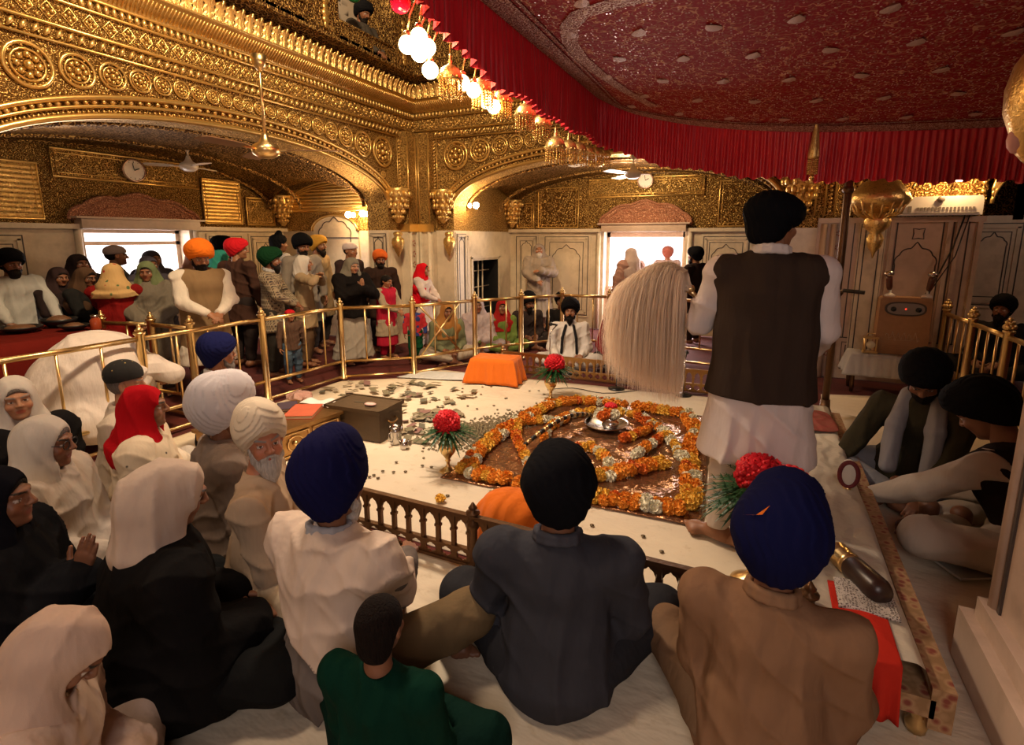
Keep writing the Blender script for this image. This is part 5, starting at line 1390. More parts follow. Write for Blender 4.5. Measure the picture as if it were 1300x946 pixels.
class SDF:
    def __init__(s): s.ops = []; s.post = []
    def cap(s, a, b, ra, rb=None, k=.02, op='u', sc=(1,1,1)):
        a, b = np.array(a, float), np.array(b, float); rb = ra if rb is None else rb; sc = np.array(sc, float)
        R = max(ra, rb); lo = np.minimum(a-ra*sc.max(), b-rb*sc.max()); hi = np.maximum(a+ra*sc.max(), b+rb*sc.max())
        def f(X, Y, Z):
            ax, ay, az = (X-a[0])/sc[0], (Y-a[1])/sc[1], (Z-a[2])/sc[2]; d = (b-a)/sc; L = float(d@d)+1e-9
            t = np.clip((ax*d[0]+ay*d[1]+az*d[2])/L, 0, 1)
            return (np.sqrt((ax-t*d[0])**2+(ay-t*d[1])**2+(az-t*d[2])**2)-(ra+(rb-ra)*t))*sc.min()
        s.ops.append((op, k, lo, hi, f)); return s
    def ell(s, c, r, R=None, k=.02, op='u'):
        c = np.array(c, float); r = np.array(r, float); m = r.max(); M_ = None if R is None else np.array(R)
        def f(X, Y, Z):
            x, y, z = X-c[0], Y-c[1], Z-c[2]
            if M_ is not None:
                x, y, z = (M_[0,0]*x+M_[1,0]*y+M_[2,0]*z, M_[0,1]*x+M_[1,1]*y+M_[2,1]*z, M_[0,2]*x+M_[1,2]*y+M_[2,2]*z)
            q = np.sqrt((x/r[0])**2+(y/r[1])**2+(z/r[2])**2); g = np.sqrt((x/r[0]**2)**2+(y/r[1]**2)**2+(z/r[2]**2)**2)+1e-6
            return q*(q-1)/g
        s.ops.append((op, k, c-m, c+m, f)); return s
    def cut(s, n, d):      # keep n.p > d
        n = np.array(n, float)
        s.ops.append(('cut', 0, None, None, lambda X, Y, Z: d-(n[0]*X+n[1]*Y+n[2]*Z))); return s
    def disp(s, fn): s.post.append(fn); return s
    def mesh(s, h, pad=.02):
        us = [o for o in s.ops if o[0] == 'u']
        lo = np.min([o[2] for o in us], 0)-pad-h; hi = np.max([o[3] for o in us], 0)+pad+h
        n = np.ceil((hi-lo)/h).astype(int)+1
        xs = [ (lo[i]+np.arange(n[i])*h).astype(np.float32) for i in range(3)]
        D = np.full(tuple(n), 1., np.float32)
        for op, k, a, b_, f in s.ops:
            if a is None:
                X, Y, Z = np.meshgrid(*xs, indexing='ij', sparse=True); D = np.maximum(D, f(X, Y, Z).astype(np.float32)); continue
            mg = k*1.3+2.5*h
            i0 = np.clip(np.floor((a-mg-lo)/h).astype(int), 0, n); i1 = np.clip(np.ceil((b_+mg-lo)/h).astype(int)+1, 0, n)
            if np.any(i1 <= i0): continue
            sl = tuple(slice(i0[i], i1[i]) for i in range(3))
            X, Y, Z = np.meshgrid(*[xs[i][sl[i]] for i in range(3)], indexing='ij', sparse=True)
            d = f(X, Y, Z).astype(np.float32); c = D[sl]
            if op == 'u':
                w = np.clip(.5+.5*(c-d)/k, 0, 1); D[sl] = c+(d-c)*w-k*w*(1-w)
            else:
                w = np.clip(.5-.5*(c+d)/k, 0, 1); D[sl] = c+(-d-c)*w+k*w*(1-w)
        if s.post:
            X, Y, Z = np.meshgrid(*xs, indexing='ij', sparse=True)
            for f in s.post: D = D+f(X, Y, Z)
        D[0] = D[-1] = 1; D[:,0] = D[:,-1] = 1; D[:,:,0] = D[:,:,-1] = 1
        return nets(D, lo, h)

def np_mesh(name, parts, mat, parent, cols=None):
    Vs, Fs, b0 = [], [], 0
    for V, F in parts: Vs.append(V); Fs.append(F+b0); b0 += len(V)
    V = np.concatenate(Vs); F = np.concatenate(Fs)
    me = bpy.data.meshes.new(name); me.vertices.add(len(V)); me.vertices.foreach_set('co', V.ravel().astype(np.float32))
    me.loops.add(F.size); me.loops.foreach_set('vertex_index', F.ravel())
    me.polygons.add(len(F)); me.polygons.foreach_set('loop_start', np.arange(0, F.size, 4, dtype=np.int32))
    me.polygons.foreach_set('loop_total', np.full(len(F), 4, np.int32)); me.update(calc_edges=True)
    me.polygons.foreach_set('use_smooth', np.ones(len(F), bool))
    if cols is not None:
        ca = me.color_attributes.new('Col', 'FLOAT_COLOR', 'POINT'); ca.data.foreach_set('color', np.concatenate(cols).astype(np.float32).ravel())
    me.materials.append(mat); me.update(); me.validate()
    o = bpy.data.objects.new(name, me); COL.objects.link(o)
    if parent: o.parent = parent
    return o

def folds(axis, freq, amp, seed=0, warp=1.5):
    rs = np.random.RandomState(seed+5); a = np.array(axis, float); a /= np.linalg.norm(a); ph = rs.rand(6)*6
    b_ = np.cross(a, rs.randn(3)); b_ /= np.linalg.norm(b_); c = np.cross(a, b_)
    def f(X, Y, Z):
        u = a[0]*X+a[1]*Y+a[2]*Z; v = b_[0]*X+b_[1]*Y+b_[2]*Z; w = c[0]*X+c[1]*Y+c[2]*Z
        p = u*freq+warp*np.sin(v*6+ph[0]+1.3*np.sin(w*5+ph[1]))+.7*np.sin(w*9+ph[2]+u*5)
        m_ = .5+.5*np.sin(v*8+w*6+ph[3]+1.2*np.sin(u*7)); r = (1-np.abs(np.sin(p*.5)))**2.2
        return -amp*(2.2*r-.55)*(.25+1.0*m_)
    return f
def swags(freq, amp, k=1.6, x0=0., seed=0):
    def f(X, Y, Z):
        p = (Z-k*(X-x0)**2+.35*Y+.02*np.sin(X*19+seed)+.012*np.sin(X*41+Y*23))*freq; m_ = .5+.5*np.sin(X*9+Z*7+seed)
        return -amp*(2.4*(1-np.abs(np.sin(p*.5)))**2-.55)*(.35+.9*m_)
    return f

# skin shader driven by a colour attribute
def skin_mat():
    m, nt, b = new_mat('skin'); a = nt.nodes.new('ShaderNodeAttribute'); a.attribute_name = 'Col'
    v = coords(nt); n = noise(nt, v, 30, 3); mm = nt.nodes.new('ShaderNodeMix'); mm.data_type = 'RGBA'; mm.blend_type = 'MULTIPLY'; mm.inputs[0].default_value = .35
    nt.links.new(a.outputs['Color'], mm.inputs[6]); nt.links.new(ramp(nt, n, [(.3, (.75,.68,.65)), (.6, (1,1,1))]), mm.inputs[7])
    nt.links.new(mm.outputs[2], b.inputs['Base Color']); b.inputs['Roughness'].default_value = .5; b.inputs['Subsurface Weight'].default_value = .06; b.inputs['Subsurface Radius'].default_value = (.01,.004,.002)
    bump(nt, noise(nt, v, 180, 2), .12, .002, b); return m
M['skin'] = skin_mat()
def hair_mat(name, col, rough=.6):
    m, nt, b = new_mat(name); v = coords(nt, (1,1,.18)); n = noise(nt, v, 120, 3)
    nt.links.new(mixc(nt, n, tuple(c*.45 for c in col), tuple(min(1, c*1.5) for c in col)), b.inputs['Base Color']); b.inputs['Roughness'].default_value = rough; b.inputs['Specular IOR Level'].default_value = .12
    bump(nt, n, .9, .012, b); return m
M['hair'] = hair_mat('black_hair', (.012,.009,.008)); M['hair_w'] = hair_mat('white_hair', (.50,.46,.42)); M['hair_g'] = hair_mat('grey_hair', (.16,.14,.13))

def rot(yaw=0, pitch=0, roll=0):
    cy, sy, cp, sp, cr, sr = cos(yaw), sin(yaw), cos(pitch), sin(pitch), cos(roll), sin(roll)
    Rz = np.array([[cy,-sy,0],[sy,cy,0],[0,0,1]]); Rx = np.array([[1,0,0],[0,cp,-sp],[0,sp,cp]]); Ry = np.array([[cr,0,sr],[0,1,0],[-sr,0,cr]])
    return Rz@Rx@Ry
class HF:   # head frame
    def __init__(s, c, R): s.c = np.array(c, float); s.R = R
    def p(s, *v): return s.c+s.R@np.array(v, float)
    def d(s, *v): return s.R@np.array(v, float)
    def inv(s, V): return (V-s.c)@s.R

def head_sdf(H, age=0, female=False, open_mouth=False):
    S = SDF(); R = H.R
    S.ell(H.p(0,-.018,.032), (.076,.096,.084), R)
    S.ell(H.p(0,.022,-.028), (.060,.070,.086), R, k=.03)
    S.ell(H.p(0,.040,-.082), (.036,.040,.030), R, k=.03)
    for s_ in (-1, 1):
        S.cap(H.p(s_*.012,.088,.028), H.p(s_*.046,.072,.026), .012, .009, k=.014)      # brow
        S.ell(H.p(s_*.040,.066,-.030), (.020,.018,.020), R, k=.02)                      # cheek
        S.ell(H.p(s_*.032,.098,.004), (.019,.016,.011), R, k=.010, op='s')              # socket
        S.ell(H.p(s_*.031,.072,.004), (.0125,.0125,.0125), R, k=.003)                    # eyeball
        S.cap(H.p(s_*.020,.084,.012), H.p(s_*.042,.079,.011), .0035, .003, k=.004)      # upper lid
        S.cap(H.p(s_*.020,.083,-.006), H.p(s_*.041,.078,-.005), .003, .003, k=.004)     # lower lid
        S.ell(H.p(s_*.077,-.004,.002), (.010,.019,.032), R, k=.008)                     # ear
        S.ell(H.p(s_*.084,.003,.004), (.005,.010,.018), R, k=.004, op='s')
        S.ell(H.p(s_*.013,.100,-.022), (.009,.011,.008), R, k=.006)                     # nostril wing
    S.cap(H.p(0,.088,.022), H.p(0,.113,-.018), .008, .011, k=.012)                      # nose
    S.cap(H.p(-.020,.083,-.050), H.p(.020,.083,-.050), .0075, .0075, k=.006)            # upper lip
    S.cap(H.p(-.016,.083,-.063), H.p(.016,.083,-.063), .008, .008, k=.006)
    S.cap(H.p(-.022,.094,-.0565), H.p(.022,.094,-.0565), .0035 if not open_mouth else .006, k=.004, op='s')
    S.ell(H.p(0,.078,-.090), (.018,.014,.014), R, k=.015)                               # chin
    return S
def head_cols(H, V, tone, grey=False):
    L = H.inv(V); x, y, z = np.abs(L[:,0]), L[:,1], L[:,2]
    C = np.ones((len(V), 4)); C[:,:3] = tone; t = np.array(tone)
    def blend(w, c): 
        w = np.clip(w, 0, 1)[:,None]; C[:,:3] = C[:,:3]*(1-w)+np.array(c)*w
    blend((1-np.hypot((x-.04)/.022, (z+.03)/.02))*.6*(y > .04), (t[0]*1.15, t[1]*.85, t[2]*.8))
    br = (1-np.abs(z-.028-.004*np.sin((x-.03)*60))/.0055)*3*(y > .055)*(x > .010)*(x < .052); blend(br, (.25,.23,.22) if grey else (.012,.009,.007))
    lip = (1-np.hypot(x/.025, (z+.0565)/.013))*4*(y > .078); blend(lip, (t[0]*.95, t[1]*.5, t[2]*.5))
    de = np.hypot(np.hypot(x-.031, y-.072), z-.004); eye = (de < .0145)*(y > .072)*(np.abs(z-.003) < .0056); blend(eye*1., (.62,.56,.52))
    ir = eye*(np.hypot(x-.031, z-.004) < .0062); blend(ir*1., (.02,.012,.008))
    lid = (de < .0175)*(de > .0145)*(y > .07); blend(lid*.5, t*.35)
    return C

def hand_sdf(w, f, n, side, curl=.5, size=1., spread=.0, thumb=.7):
    """w wrist, f finger direction, n palm normal, side +1/-1 puts the thumb on cross(f,n)*side"""
    f = np.array(f, float); f /= np.linalg.norm(f); n = np.array(n, float); n -= f*(n@f); n /= np.linalg.norm(n); s_ = np.cross(f, n)*side; w = np.array(w, float); q = size
    S = SDF(); S.cap(w-f*.03*q, w+f*.015*q, .024*q, .024*q, k=.015, sc=(1,1,1))
    offs = (.027, .009, -.009, -.026); L = (.070, .080, .074, .057)
    for i, (o, l) in enumerate(zip(offs, L)):
        kn = w+(f*(.088-(.006 if i in (0,3) else 0)-(.006 if i == 3 else 0))+s_*o)*q
        S.cap(w+(f*.012+s_*o*.6)*q, kn, .0135*q, .0115*q, k=.012)
        p = kn; a = curl*.55; dvec0 = f+s_*(o*4*spread)
        for j, (fr, r0, r1) in enumerate(((.46,.0095,.0088),(.30,.0088,.0080),(.24,.0080,.0066))):
            dv = dvec0*cos(a)+n*sin(a); dv /= np.linalg.norm(dv); p2 = p+dv*l*fr*q; S.cap(p, p2, r0*q, r1*q, k=.003); p = p2; a += curl*.85
    b_ = w+(f*.018+s_*.022+n*.006)*q; t1 = b_+(f*.55+s_*.75+n*.25)*.042*q; t2 = t1+(f*.8+s_*.45*thumb+n*(.2+.4*curl))*.034*q; t3 = t2+(f*.85+s_*.15+n*(.2+.5*curl))*.024*q
    S.cap(b_, t1, .0155*q, .0115*q, k=.012); S.cap(t1, t2, .0110*q, .0095*q, k=.004); S.cap(t2, t3, .0095*q, .0075*q, k=.003)
    return S
def foot_sdf(a, f, n=(0,0,1), q=1., side=1):
    a = np.array(a, float); f = np.array(f, float); f /= np.linalg.norm(f); n = np.array(n, float); n -= f*(n@f); n /= np.linalg.norm(n); s_ = np.cross(f, n)*side
    S = SDF(); S.cap(a+n*.06, a-n*.02, .040*q, .040*q); S.ell(a-f*.035*q-n*.035*q, (.036*q,)*3); S.cap(a-f*.02*q-n*.03*q, a+(f*.12-n*.045)*q, .036*q, .026*q, k=.03); S.cap(a+(f*.10-n*.05+s_*.02)*q, a+(f*.10-n*.052-s_*.028)*q, .026*q, .020*q, k=.03)
    for i in range(5):
        o = .034-.0175*i; L = (.055,.05,.045,.038,.03)[i]; r = (.014,.010,.0095,.009,.0085)[i]
        b0 = a+(f*(.13-.008*i)-n*.055+s_*o)*q; S.cap(b0, b0+(f*L*.6-n*.004)*q, r*q, r*.9*q, k=.005)
    return S
def ik(a, c, l1, l2, pole):
    a, c, pole = np.array(a, float), np.array(c, float), np.array(pole, float); v = c-a; d = np.linalg.norm(v)
    if d > (l1+l2)*.995: c = a+v/d*(l1+l2)*.995; v = c-a; d = np.linalg.norm(v)
    u = v/d; x = (l1*l1-l2*l2+d*d)/(2*d); h = math.sqrt(max(0, l1*l1-x*x)); p = pole-u*(pole@u); p /= np.linalg.norm(p)+1e-9
    return a+u*x+p*h, c

MC = {}
def cm(col, fold=.5, kind=None, **kw):
    key = (tuple(col), fold, kind)
    if key not in MC: MC[key] = cloth('cloth_%s' % (kind or 'plain'), col, fold=fold, **kw)
    return MC[key]
def glasses(root, J, H, arms, LG):
    mb = MB()
    for g in (-1, 1):
        mb.tube([tuple(H.p(g*.033+.024*cos(t*PI/8), .098, .003+.019*sin(t*PI/8))) for t in range(16)], .0022, 5, closed=True); mb.tube([tuple(H.p(g*.057, .096, .006)), tuple(H.p(g*.078, .02, .008))], .002, 5)
    mb.tube([tuple(H.p(-.010, .10, .006)), tuple(H.p(.010, .10, .006))], .002, 5); mb.build('glasses', M['black'], root)

def person(label, x, y, zh, rz, pose='stand', lean=.0, yaw=0, pitch=0, roll=0, tone=(.30,.14,.07), head='turban', hcol=(.01,.01,.012), tsize=1., tilt=0,
           beard=None, top=None, hem=None, sleeve=True, vest=None, vesthem=.86, shawl=None, shawl_hem=None, legs=None, armL=None, armR=None, hands=True, q=.014, hq=.0065,
           group=None, s=None, z0=0., wide=1., fold=.007, knot=False, grey=False, female=False, feet=True, collar=None, foldaxis=(1,.3,.1), female_hair=None, legpose=None, cat='person',
           scarf_drop=.30, extra=None, tz=1., shawl_tilt=None, swag=None, handspec=None, pole=None, smile=False, curl=.55):
    stand = pose == 'stand'
    P = dict(pel=(0,-.01,.93), wai=(0,.0,1.08), che=(0,.005,1.28), nek=(0,-.01,1.455), hed=(0,.025,1.60), sh=(.185,-.005,1.395)) if stand else \
        dict(pel=(0,-.03,.12), wai=(0,-.02,.25), che=(0,0,.44), nek=(0,-.005,.600), hed=(0,.03,.76), sh=(.185,0,.545))
    piv = np.array(P['pel']); Rl = np.array([[1,0,0],[0,cos(lean),sin(lean)],[0,-sin(lean),cos(lean)]])
    J = {k: (piv+Rl@(np.array(v)-piv)) for k, v in P.items() if k != 'sh'}
    J['shR'] = piv+Rl@(np.array(P['sh'])-piv); J['shL'] = piv+Rl@(np.array((-P['sh'][0],)+P['sh'][1:])-piv)
    if s is None: s = zh/J['hed'][2]
    if stand and wide == 1.: wide = 1.14
    vd = .020 if shawl is not None else (.014 if vest is not None else 0)
    root = empty('person', (x, y, z0), rz, label, cat, group); root.scale = (s*wide, s*wide, s)
    up = Rl@np.array((0,0,1.)); fw = Rl@np.array((0,1.,0))
    # arms
    dflt = {'side': lambda g: (g*.27, .06, .80), 'front': lambda g: (g*.05, .28, 1.02), 'pray': lambda g: (g*.012, .27, 1.25), 'lap': lambda g: (g*.10, .28, .20), 'knee': lambda g: (g*.30, .30, .20), 'up': lambda g: (g*.12, .30, 1.38), 'cross': lambda g: (-g*.10, .20, 1.18), 'hold': lambda g: (g*.02,.27,1.20), 'praysit': lambda g: (g*.012,.26,.42)}
    arms = {}
    for g, A, nm in ((-1, armL, 'L'), (1, armR, 'R')):
        A = A or ('side' if stand else 'lap'); tgt = dflt[A](g) if isinstance(A, str) else A
        pl = (pole or {}).get(nm) or ((g*1.0, -.35, -.55) if stand else (g*.42, -.4, -.95))
        e, w = ik(J['sh'+nm], np.array(tgt), .285, .255, pl); arms[nm] = (J['sh'+nm], e, w, A)
    H = HF(J['hed'], Rl@rot(yaw, -pitch, roll)); T = HF(J['hed'], Rl@rot(yaw, -pitch, roll+tilt))
    # legs
    if stand: LG = {g: (np.array((g*.09,-.01,.90)), np.array((g*.10,.02,.48)), np.array((g*.10,-.02,.085)), np.array((g*.15,1,0))) for g in (-1,1)}
    else: LG = {g: (np.array((g*.10,-.02,.13)), np.array((g*.36,.25,.15)), np.array((-g*.02,.36+.05*g,.075)), np.array((-g*.8,.4,-.1))) for g in (-1,1)}
    if legpose: LG.update(legpose)
    # ---- body: one skin mesh
    B = SDF()
    B.cap(J['pel'], J['wai'], .12, .11, k=.04, sc=(1.1,.8,1)); B.cap(J['wai'], J['che'], .11, .125, k=.04, sc=(1.1,.8,1)); B.cap(J['shL'], J['shR'], .052, k=.05); B.cap(J['che'], J['nek'], .09, .05, k=.04); B.cap(J['nek'], H.p(0,-.02,-.04), .050, .052, k=.02)
    for nm in 'LR':
        a, e, w, _ = arms[nm]; B.cap(a, e, .048, .036, k=.02); B.cap(e, w, .037, .025, k=.012)
    for g in (-1, 1):
        h_, kn, an, ft = LG[g]; B.cap(h_, kn, .082, .055, k=.03); B.cap(kn, an, .055, .036, k=.015)
    parts = [B.mesh(max(q, .013))]; tc = np.array(tone); cols = [np.tile([*tc, 1.], (len(parts[0][0]), 1))]
    hp = head_sdf(H, open_mouth=smile).mesh(hq); parts.append(hp); cols.append(head_cols(H, hp[0], tone, grey))
    if hands:
        for nm, g in (('L', -1), ('R', 1)):
            a, e, w, A = arms[nm]; f = w-e; f = f/np.linalg.norm(f)
            sp = (handspec or {}).get(nm)
            if sp: hd = hand_sdf(w, sp[0], sp[1], sp[2] if len(sp) > 2 else 1, curl)
            elif A in ('pray', 'praysit'): hd = hand_sdf(w, (0,.35,1), (-g,0,.0), -g if False else g, .08)
            else:
                n = np.array((-g*.8, .1, -.4)) if A == 'side' else np.array((-g*.35, -.2, -.9)); hd = hand_sdf(w, f+np.array((0,.2,-.1)), n, g, curl)
            hp = hd.mesh(min(hq, .006)); parts.append(hp); cols.append(np.tile([*tc*.95, 1.], (len(hp[0]), 1)))
    if feet:
        for g in (-1, 1):
            h_, kn, an, ft = LG[g]; hp = foot_sdf(an, ft, (0,0,1) if abs(ft[2]) < .8 else (0,-1,0), side=-g).mesh(max(hq, .0065)); parts.append(hp); cols.append(np.tile([*tc*.8, 1.], (len(hp[0]), 1)))
    np_mesh('body', parts, M['skin'], root, cols)
    def arm_cloth(S, r0, r1, r2, ext=0., only=None):
        for nm in 'LR':
            if only and nm not in only: continue
            a, e, w, _ = arms[nm]; S.cap(a, e, r0, r1, k=.035); S.cap(e, w-(w-e)*.10, r1, r2, k=.02)
    # ---- trousers
    if legs is not None:
        S = SDF(); S.cap(J['pel']-up*.02, J['pel']+up*.08, .135, .13, k=.04, sc=(1.12,.85,1))
        for g in (-1, 1):
            h_, kn, an, ft = LG[g]; S.cap(h_, kn, .105, .085, k=.04); S.cap(kn, kn+(an-kn)*.88, .085, .06, k=.03)
        S.disp(folds((.2,.4,1), 46, fold*.8, 3)); np_mesh('trousers', [S.mesh(q)], legs, root)
    # ---- shirt, kurta, jacket, sweater
    if top is not None:
        S = SDF(); S.cap(J['wai'], J['che'], .135-vd, .148-vd, k=.05, sc=(1.12,.82,1)); S.cap(J['shL']-up*.005, J['shR']-up*.005, .070, k=.06); S.cap(J['che']+up*.05, J['nek']-up*.015, .115-vd, .066-vd*.4, k=.05)
        if sleeve: arm_cloth(S, .070, .062, .048)
        if stand:
            hz = .80 if hem is None else hem; S.cap(J['wai'], (0, J['pel'][1]*.4, hz+.02), .135-vd, .155+max(0, .85-hz)*.16, k=.05, sc=(1.15,.85,1))
            if hz < .7:
                for g in (-1,1): S.cap((g*.08,0,.8), (g*.10,.01,hz+.04), .11, .125, k=.05)
            S.cut((0,0,1), hz)
        else:
            S.cap(J['wai'], J['pel'], .14, .17, k=.05, sc=(1.12,.95,1)); S.cap((-.14,.08,.13), (.14,.08,.13), .11, k=.08); S.cut((0,0,1), .015)
        S.ell(J['nek']+up*.035-fw*.002, (.056,.058,.05), k=.01, op='s')
        S.disp(folds(foldaxis, 42, fold*.8, int(x*7+y*3) % 50)); S.disp(folds((.5,.1,.8), 48, fold*.7, int(x*5) % 40))
        np_mesh('shirt' if sleeve else 'tunic', [S.mesh(q)], top, root)
    if collar is not None:
        S = SDF(); n_ = 14; pts = [J['nek']+up*(.035-.018*cos(2*PI*i/n_))+np.array((.066*sin(2*PI*i/n_), .066*cos(2*PI*i/n_), 0)) for i in range(n_+1)]
        for a, b_ in zip(pts, pts[1:]): S.cap(a-up*.018, b_-up*.018, .013, k=.01); S.cap(a+up*.004, b_+up*.004, .010, k=.01)
        np_mesh('collar', [S.mesh(.006)], collar, root)
    if vest is not None:
        S = SDF(); S.cap(J['wai'], J['che'], .152, .168, k=.05, sc=(1.25,.86,1)); S.cap(J['shL']*np.array((.92,1,1))-up*.006, J['shR']*np.array((.92,1,1))-up*.006, .084, k=.05); S.cap(J['che']+up*.05, J['nek']-up*.03, .140, .080, k=.05)
        if stand: S.cap(J['wai'], (0,0,vesthem+.0), .158, .185, k=.05, sc=(1.25,.88,1)); S.cut((0,0,1), vesthem)
        else: S.cap(J['wai'], J['pel'], .152, .17, k=.05, sc=(1.12,.92,1)); S.cut((0,0,1), .05)
        S.ell(J['nek']+up*.035+fw*.012, (.062,.070,.06), k=.01, op='s'); S.disp(folds((1,.2,.1), 30, fold*.6, 9))
        np_mesh('vest', [S.mesh(q)], vest, root)
    # ---- shawl wrapped over shoulders and arms
    if shawl is not None:
        S = SDF(); S.cap(J['wai'], J['che'], .165, .17, k=.06, sc=(1.15,.92,1)); S.cap(J['shL']-up*.01, J['shR']-up*.01, .086, k=.08); S.cap(J['che']+up*.06, J['nek']-up*.0, .13, .086, k=.06)
        arm_cloth(S, .092, .095, .085) if shawl_hem != 'short' else arm_cloth(S, .088, .07, .04, only=None)
        if stand:
            hz = .55 if not isinstance(shawl_hem, (int, float)) else shawl_hem; S.cap(J['wai'], (0,.03,hz+.03), .17, .20, k=.06, sc=(1.15,.95,1)); S.cut((0,0,1), hz)
        elif shawl_hem == 'short': S.cap(J['wai'], J['pel'], .165, .18, k=.05, sc=(1.1,.9,1)); nn = up+np.array((shawl_tilt or 0,0,0)); S.cut(nn, float(nn@J['wai'])+.02)
        else:
            S.cap(J['wai'], (0,0,.14), .17, .23, k=.08, sc=(1.2,1,1)); S.cap((-.2,.1,.12), (.2,.1,.12), .12, k=.1); S.cut((0,0,1), .012)
        S.ell(J['nek']+up*.05+fw*.01, (.062,.068,.07), k=.012, op='s')
        S.disp(swags(swag or 50, fold*.7, 1.9, .05, x*3)); S.disp(folds((1,.4,.4), 34, fold*.9, int(abs(x*11+y*5)) % 60)); S.disp(folds((.6,.2,.8), 52, fold*.4, int(abs(x*7)) % 60))
        np_mesh('shawl', [S.mesh(q)], shawl, root)
    # ---- head wear
    tq = min(q, hq*1.1)
    if head == 'turban':
        S = SDF(); t = tsize
        S.ell(T.p(0,-.012,.050), (.112*t,.128*t,.104*t*tz), T.R); S.ell(T.p(0,.02*t,.095*t*tz), (.092*t,.10*t,.078*t*tz), T.R, k=.03); S.ell(T.p(0,-.045*t,.070*t), (.105*t,.10*t,.105*t*tz), T.R, k=.03); S.ell(T.p(0,-.05,-.02), (.085,.065,.075), T.R, k=.03)
        S.cut(T.d(0,-.85,1), float(T.d(0,-.85,1)@T.p(0,0,-.024)))
        def wraps(X, Y, Z, T=T):
            R = T.R; x_, y_, z_ = X-T.c[0], Y-T.c[1], Z-T.c[2]
            lx, ly, lz = R[0,0]*x_+R[1,0]*y_+R[2,0]*z_, R[0,1]*x_+R[1,1]*y_+R[2,1]*z_, R[0,2]*x_+R[1,2]*y_+R[2,2]*z_
            w = 1/(1+np.exp(-ly*60)); t1 = lz+.85*np.abs(lx); t2 = lz*.30+.85*lx*(1-2*lz)+.30*ly+.9*lz*lx/.12*.3; tt = (t1*w+t2*(1-w)+.010*np.sin(lx*24+lz*16+x)+.006*np.sin(lz*47+ly*20))/.030
            fr = tt-np.floor(tt); return (.0062*(fr-.5)*(1-np.exp(-(1-fr)*9))+.003*np.sin(lx*21+ly*13+y)*np.sin(lz*26)).astype(np.float32)
        S.disp(wraps)
        np_mesh('turban', [S.mesh(tq)], hcol, root)
        if not beard and not female: pass
    elif head in ('scarf', 'hood', 'drape'):
        S = SDF(); S.ell(H.p(0,-.018,.030), (.093,.112,.104), H.R); S.ell(H.p(0,-.035,-.045), (.088,.095,.11), H.R, k=.05)
        S.cap(H.p(0,-.035,-.06), J['nek']-fw*.02-up*.01, .092, .115, k=.05)
        if head in ('hood',): S.ell(H.p(0,-.075,.0), (.07,.07,.085), H.R, k=.05)
        if scarf_drop > .05:
            S.cap(J['nek']-up*.02-fw*.02, J['che']-fw*.03+up*(.22-scarf_drop), .125, .168, k=.07, sc=(1.25,.90,1)); S.cap(J['shL']*.9+up*.008, J['shR']*.9+up*.008, .086, k=.07)
            S.cut(up-fw*.25, float((up-fw*.25)@(J['che']+up*(.17-scarf_drop))))
        S.ell(H.p(0,.105,-.025), (.066,.085,.100), H.R, k=.015, op='s'); S.ell(H.p(0,.12,-.12), (.05,.09,.06), H.R, k=.02, op='s')
        S.disp(folds(H.d(.3,1,.45), 60, fold*.6, int(abs(x*13)) % 40)); np_mesh('headscarf', [S.mesh(min(q, .009))], hcol, root)
        if female_hair is not False:
            S = SDF(); S.ell(H.p(0,-.012,.040), (.083,.100,.086), H.R); S.ell(H.p(0,.10,-.045), (.072,.09,.102), H.R, k=.01, op='s'); np_mesh('hair', [S.mesh(max(hq, .006))], female_hair or M['hair'], root)
    elif head == 'cap':
        S = SDF(); S.ell(T.p(0,-.012,.065), (.090*tsize,.106*tsize,.078*tsize), T.R); S.cut(T.d(0,-.12,1), float(T.d(0,-.12,1)@T.p(0,0,.035))); np_mesh('cap', [S.mesh(tq)], hcol, root)
        S = SDF(); S.ell(T.p(0,-.015,.025), (.081,.100,.088), T.R); S.cut(T.d(0,-1,.35), float(T.d(0,-1,.35)@T.p(0,-.01,.0))); np_mesh('hair', [S.mesh(tq)], M['hair_g'] if grey else M['hair'], root)
    elif head == 'hair':
        S = SDF(); S.ell(H.p(0,-.015,.036), (.086,.104,.092), H.R); S.ell(H.p(0,-.05,-.04), (.07,.06,.07), H.R, k=.03); S.ell(H.p(0,.105,-.05), (.075,.09,.105), H.R, k=.01, op='s'); S.disp(folds(H.d(1,0,.3), 60, .003, 3)); np_mesh('hair', [S.mesh(tq)], hcol, root)
    if knot: S = SDF(); S.ell(T.p(0,.01,.17), (.035,.035,.035), T.R); S.ell(T.p(0,.0,.135), (.05,.05,.04), T.R); np_mesh('top_knot', [S.mesh(tq)], hcol, root)
    # ---- beard
    if beard is not None:
        S = SDF(); L = .06 if beard is not M['hair_w'] else .075
        for g in (-1, 1): S.cap(H.p(g*.068,.008,-.015), H.p(g*.056,.030,-.070), .008, .015, k=.012); S.cap(H.p(g*.056,.030,-.070), H.p(g*.020,.066,-.096), .015, .020, k=.015); S.cap(H.p(g*.004,.097,-.044), H.p(g*.033,.078,-.060), .0065, .007, k=.006)
        S.ell(H.p(0,.060,-.105), (.046,.036,.042+L*.3), H.R, k=.025); S.cap(H.p(0,.062,-.10), H.p(0,.052,-.12-L), .032, .012, k=.03)
        if smile: S.ell(H.p(0,.108,-.058), (.018,.02,.006), H.R, k=.004, op='s')
        S.disp(folds(H.d(1,.2,.1), 85, .0035, 8)); np_mesh('beard', [S.mesh(min(tq, .007))], beard, root)
    if extra: extra(root, J, H, arms, LG)
    return root
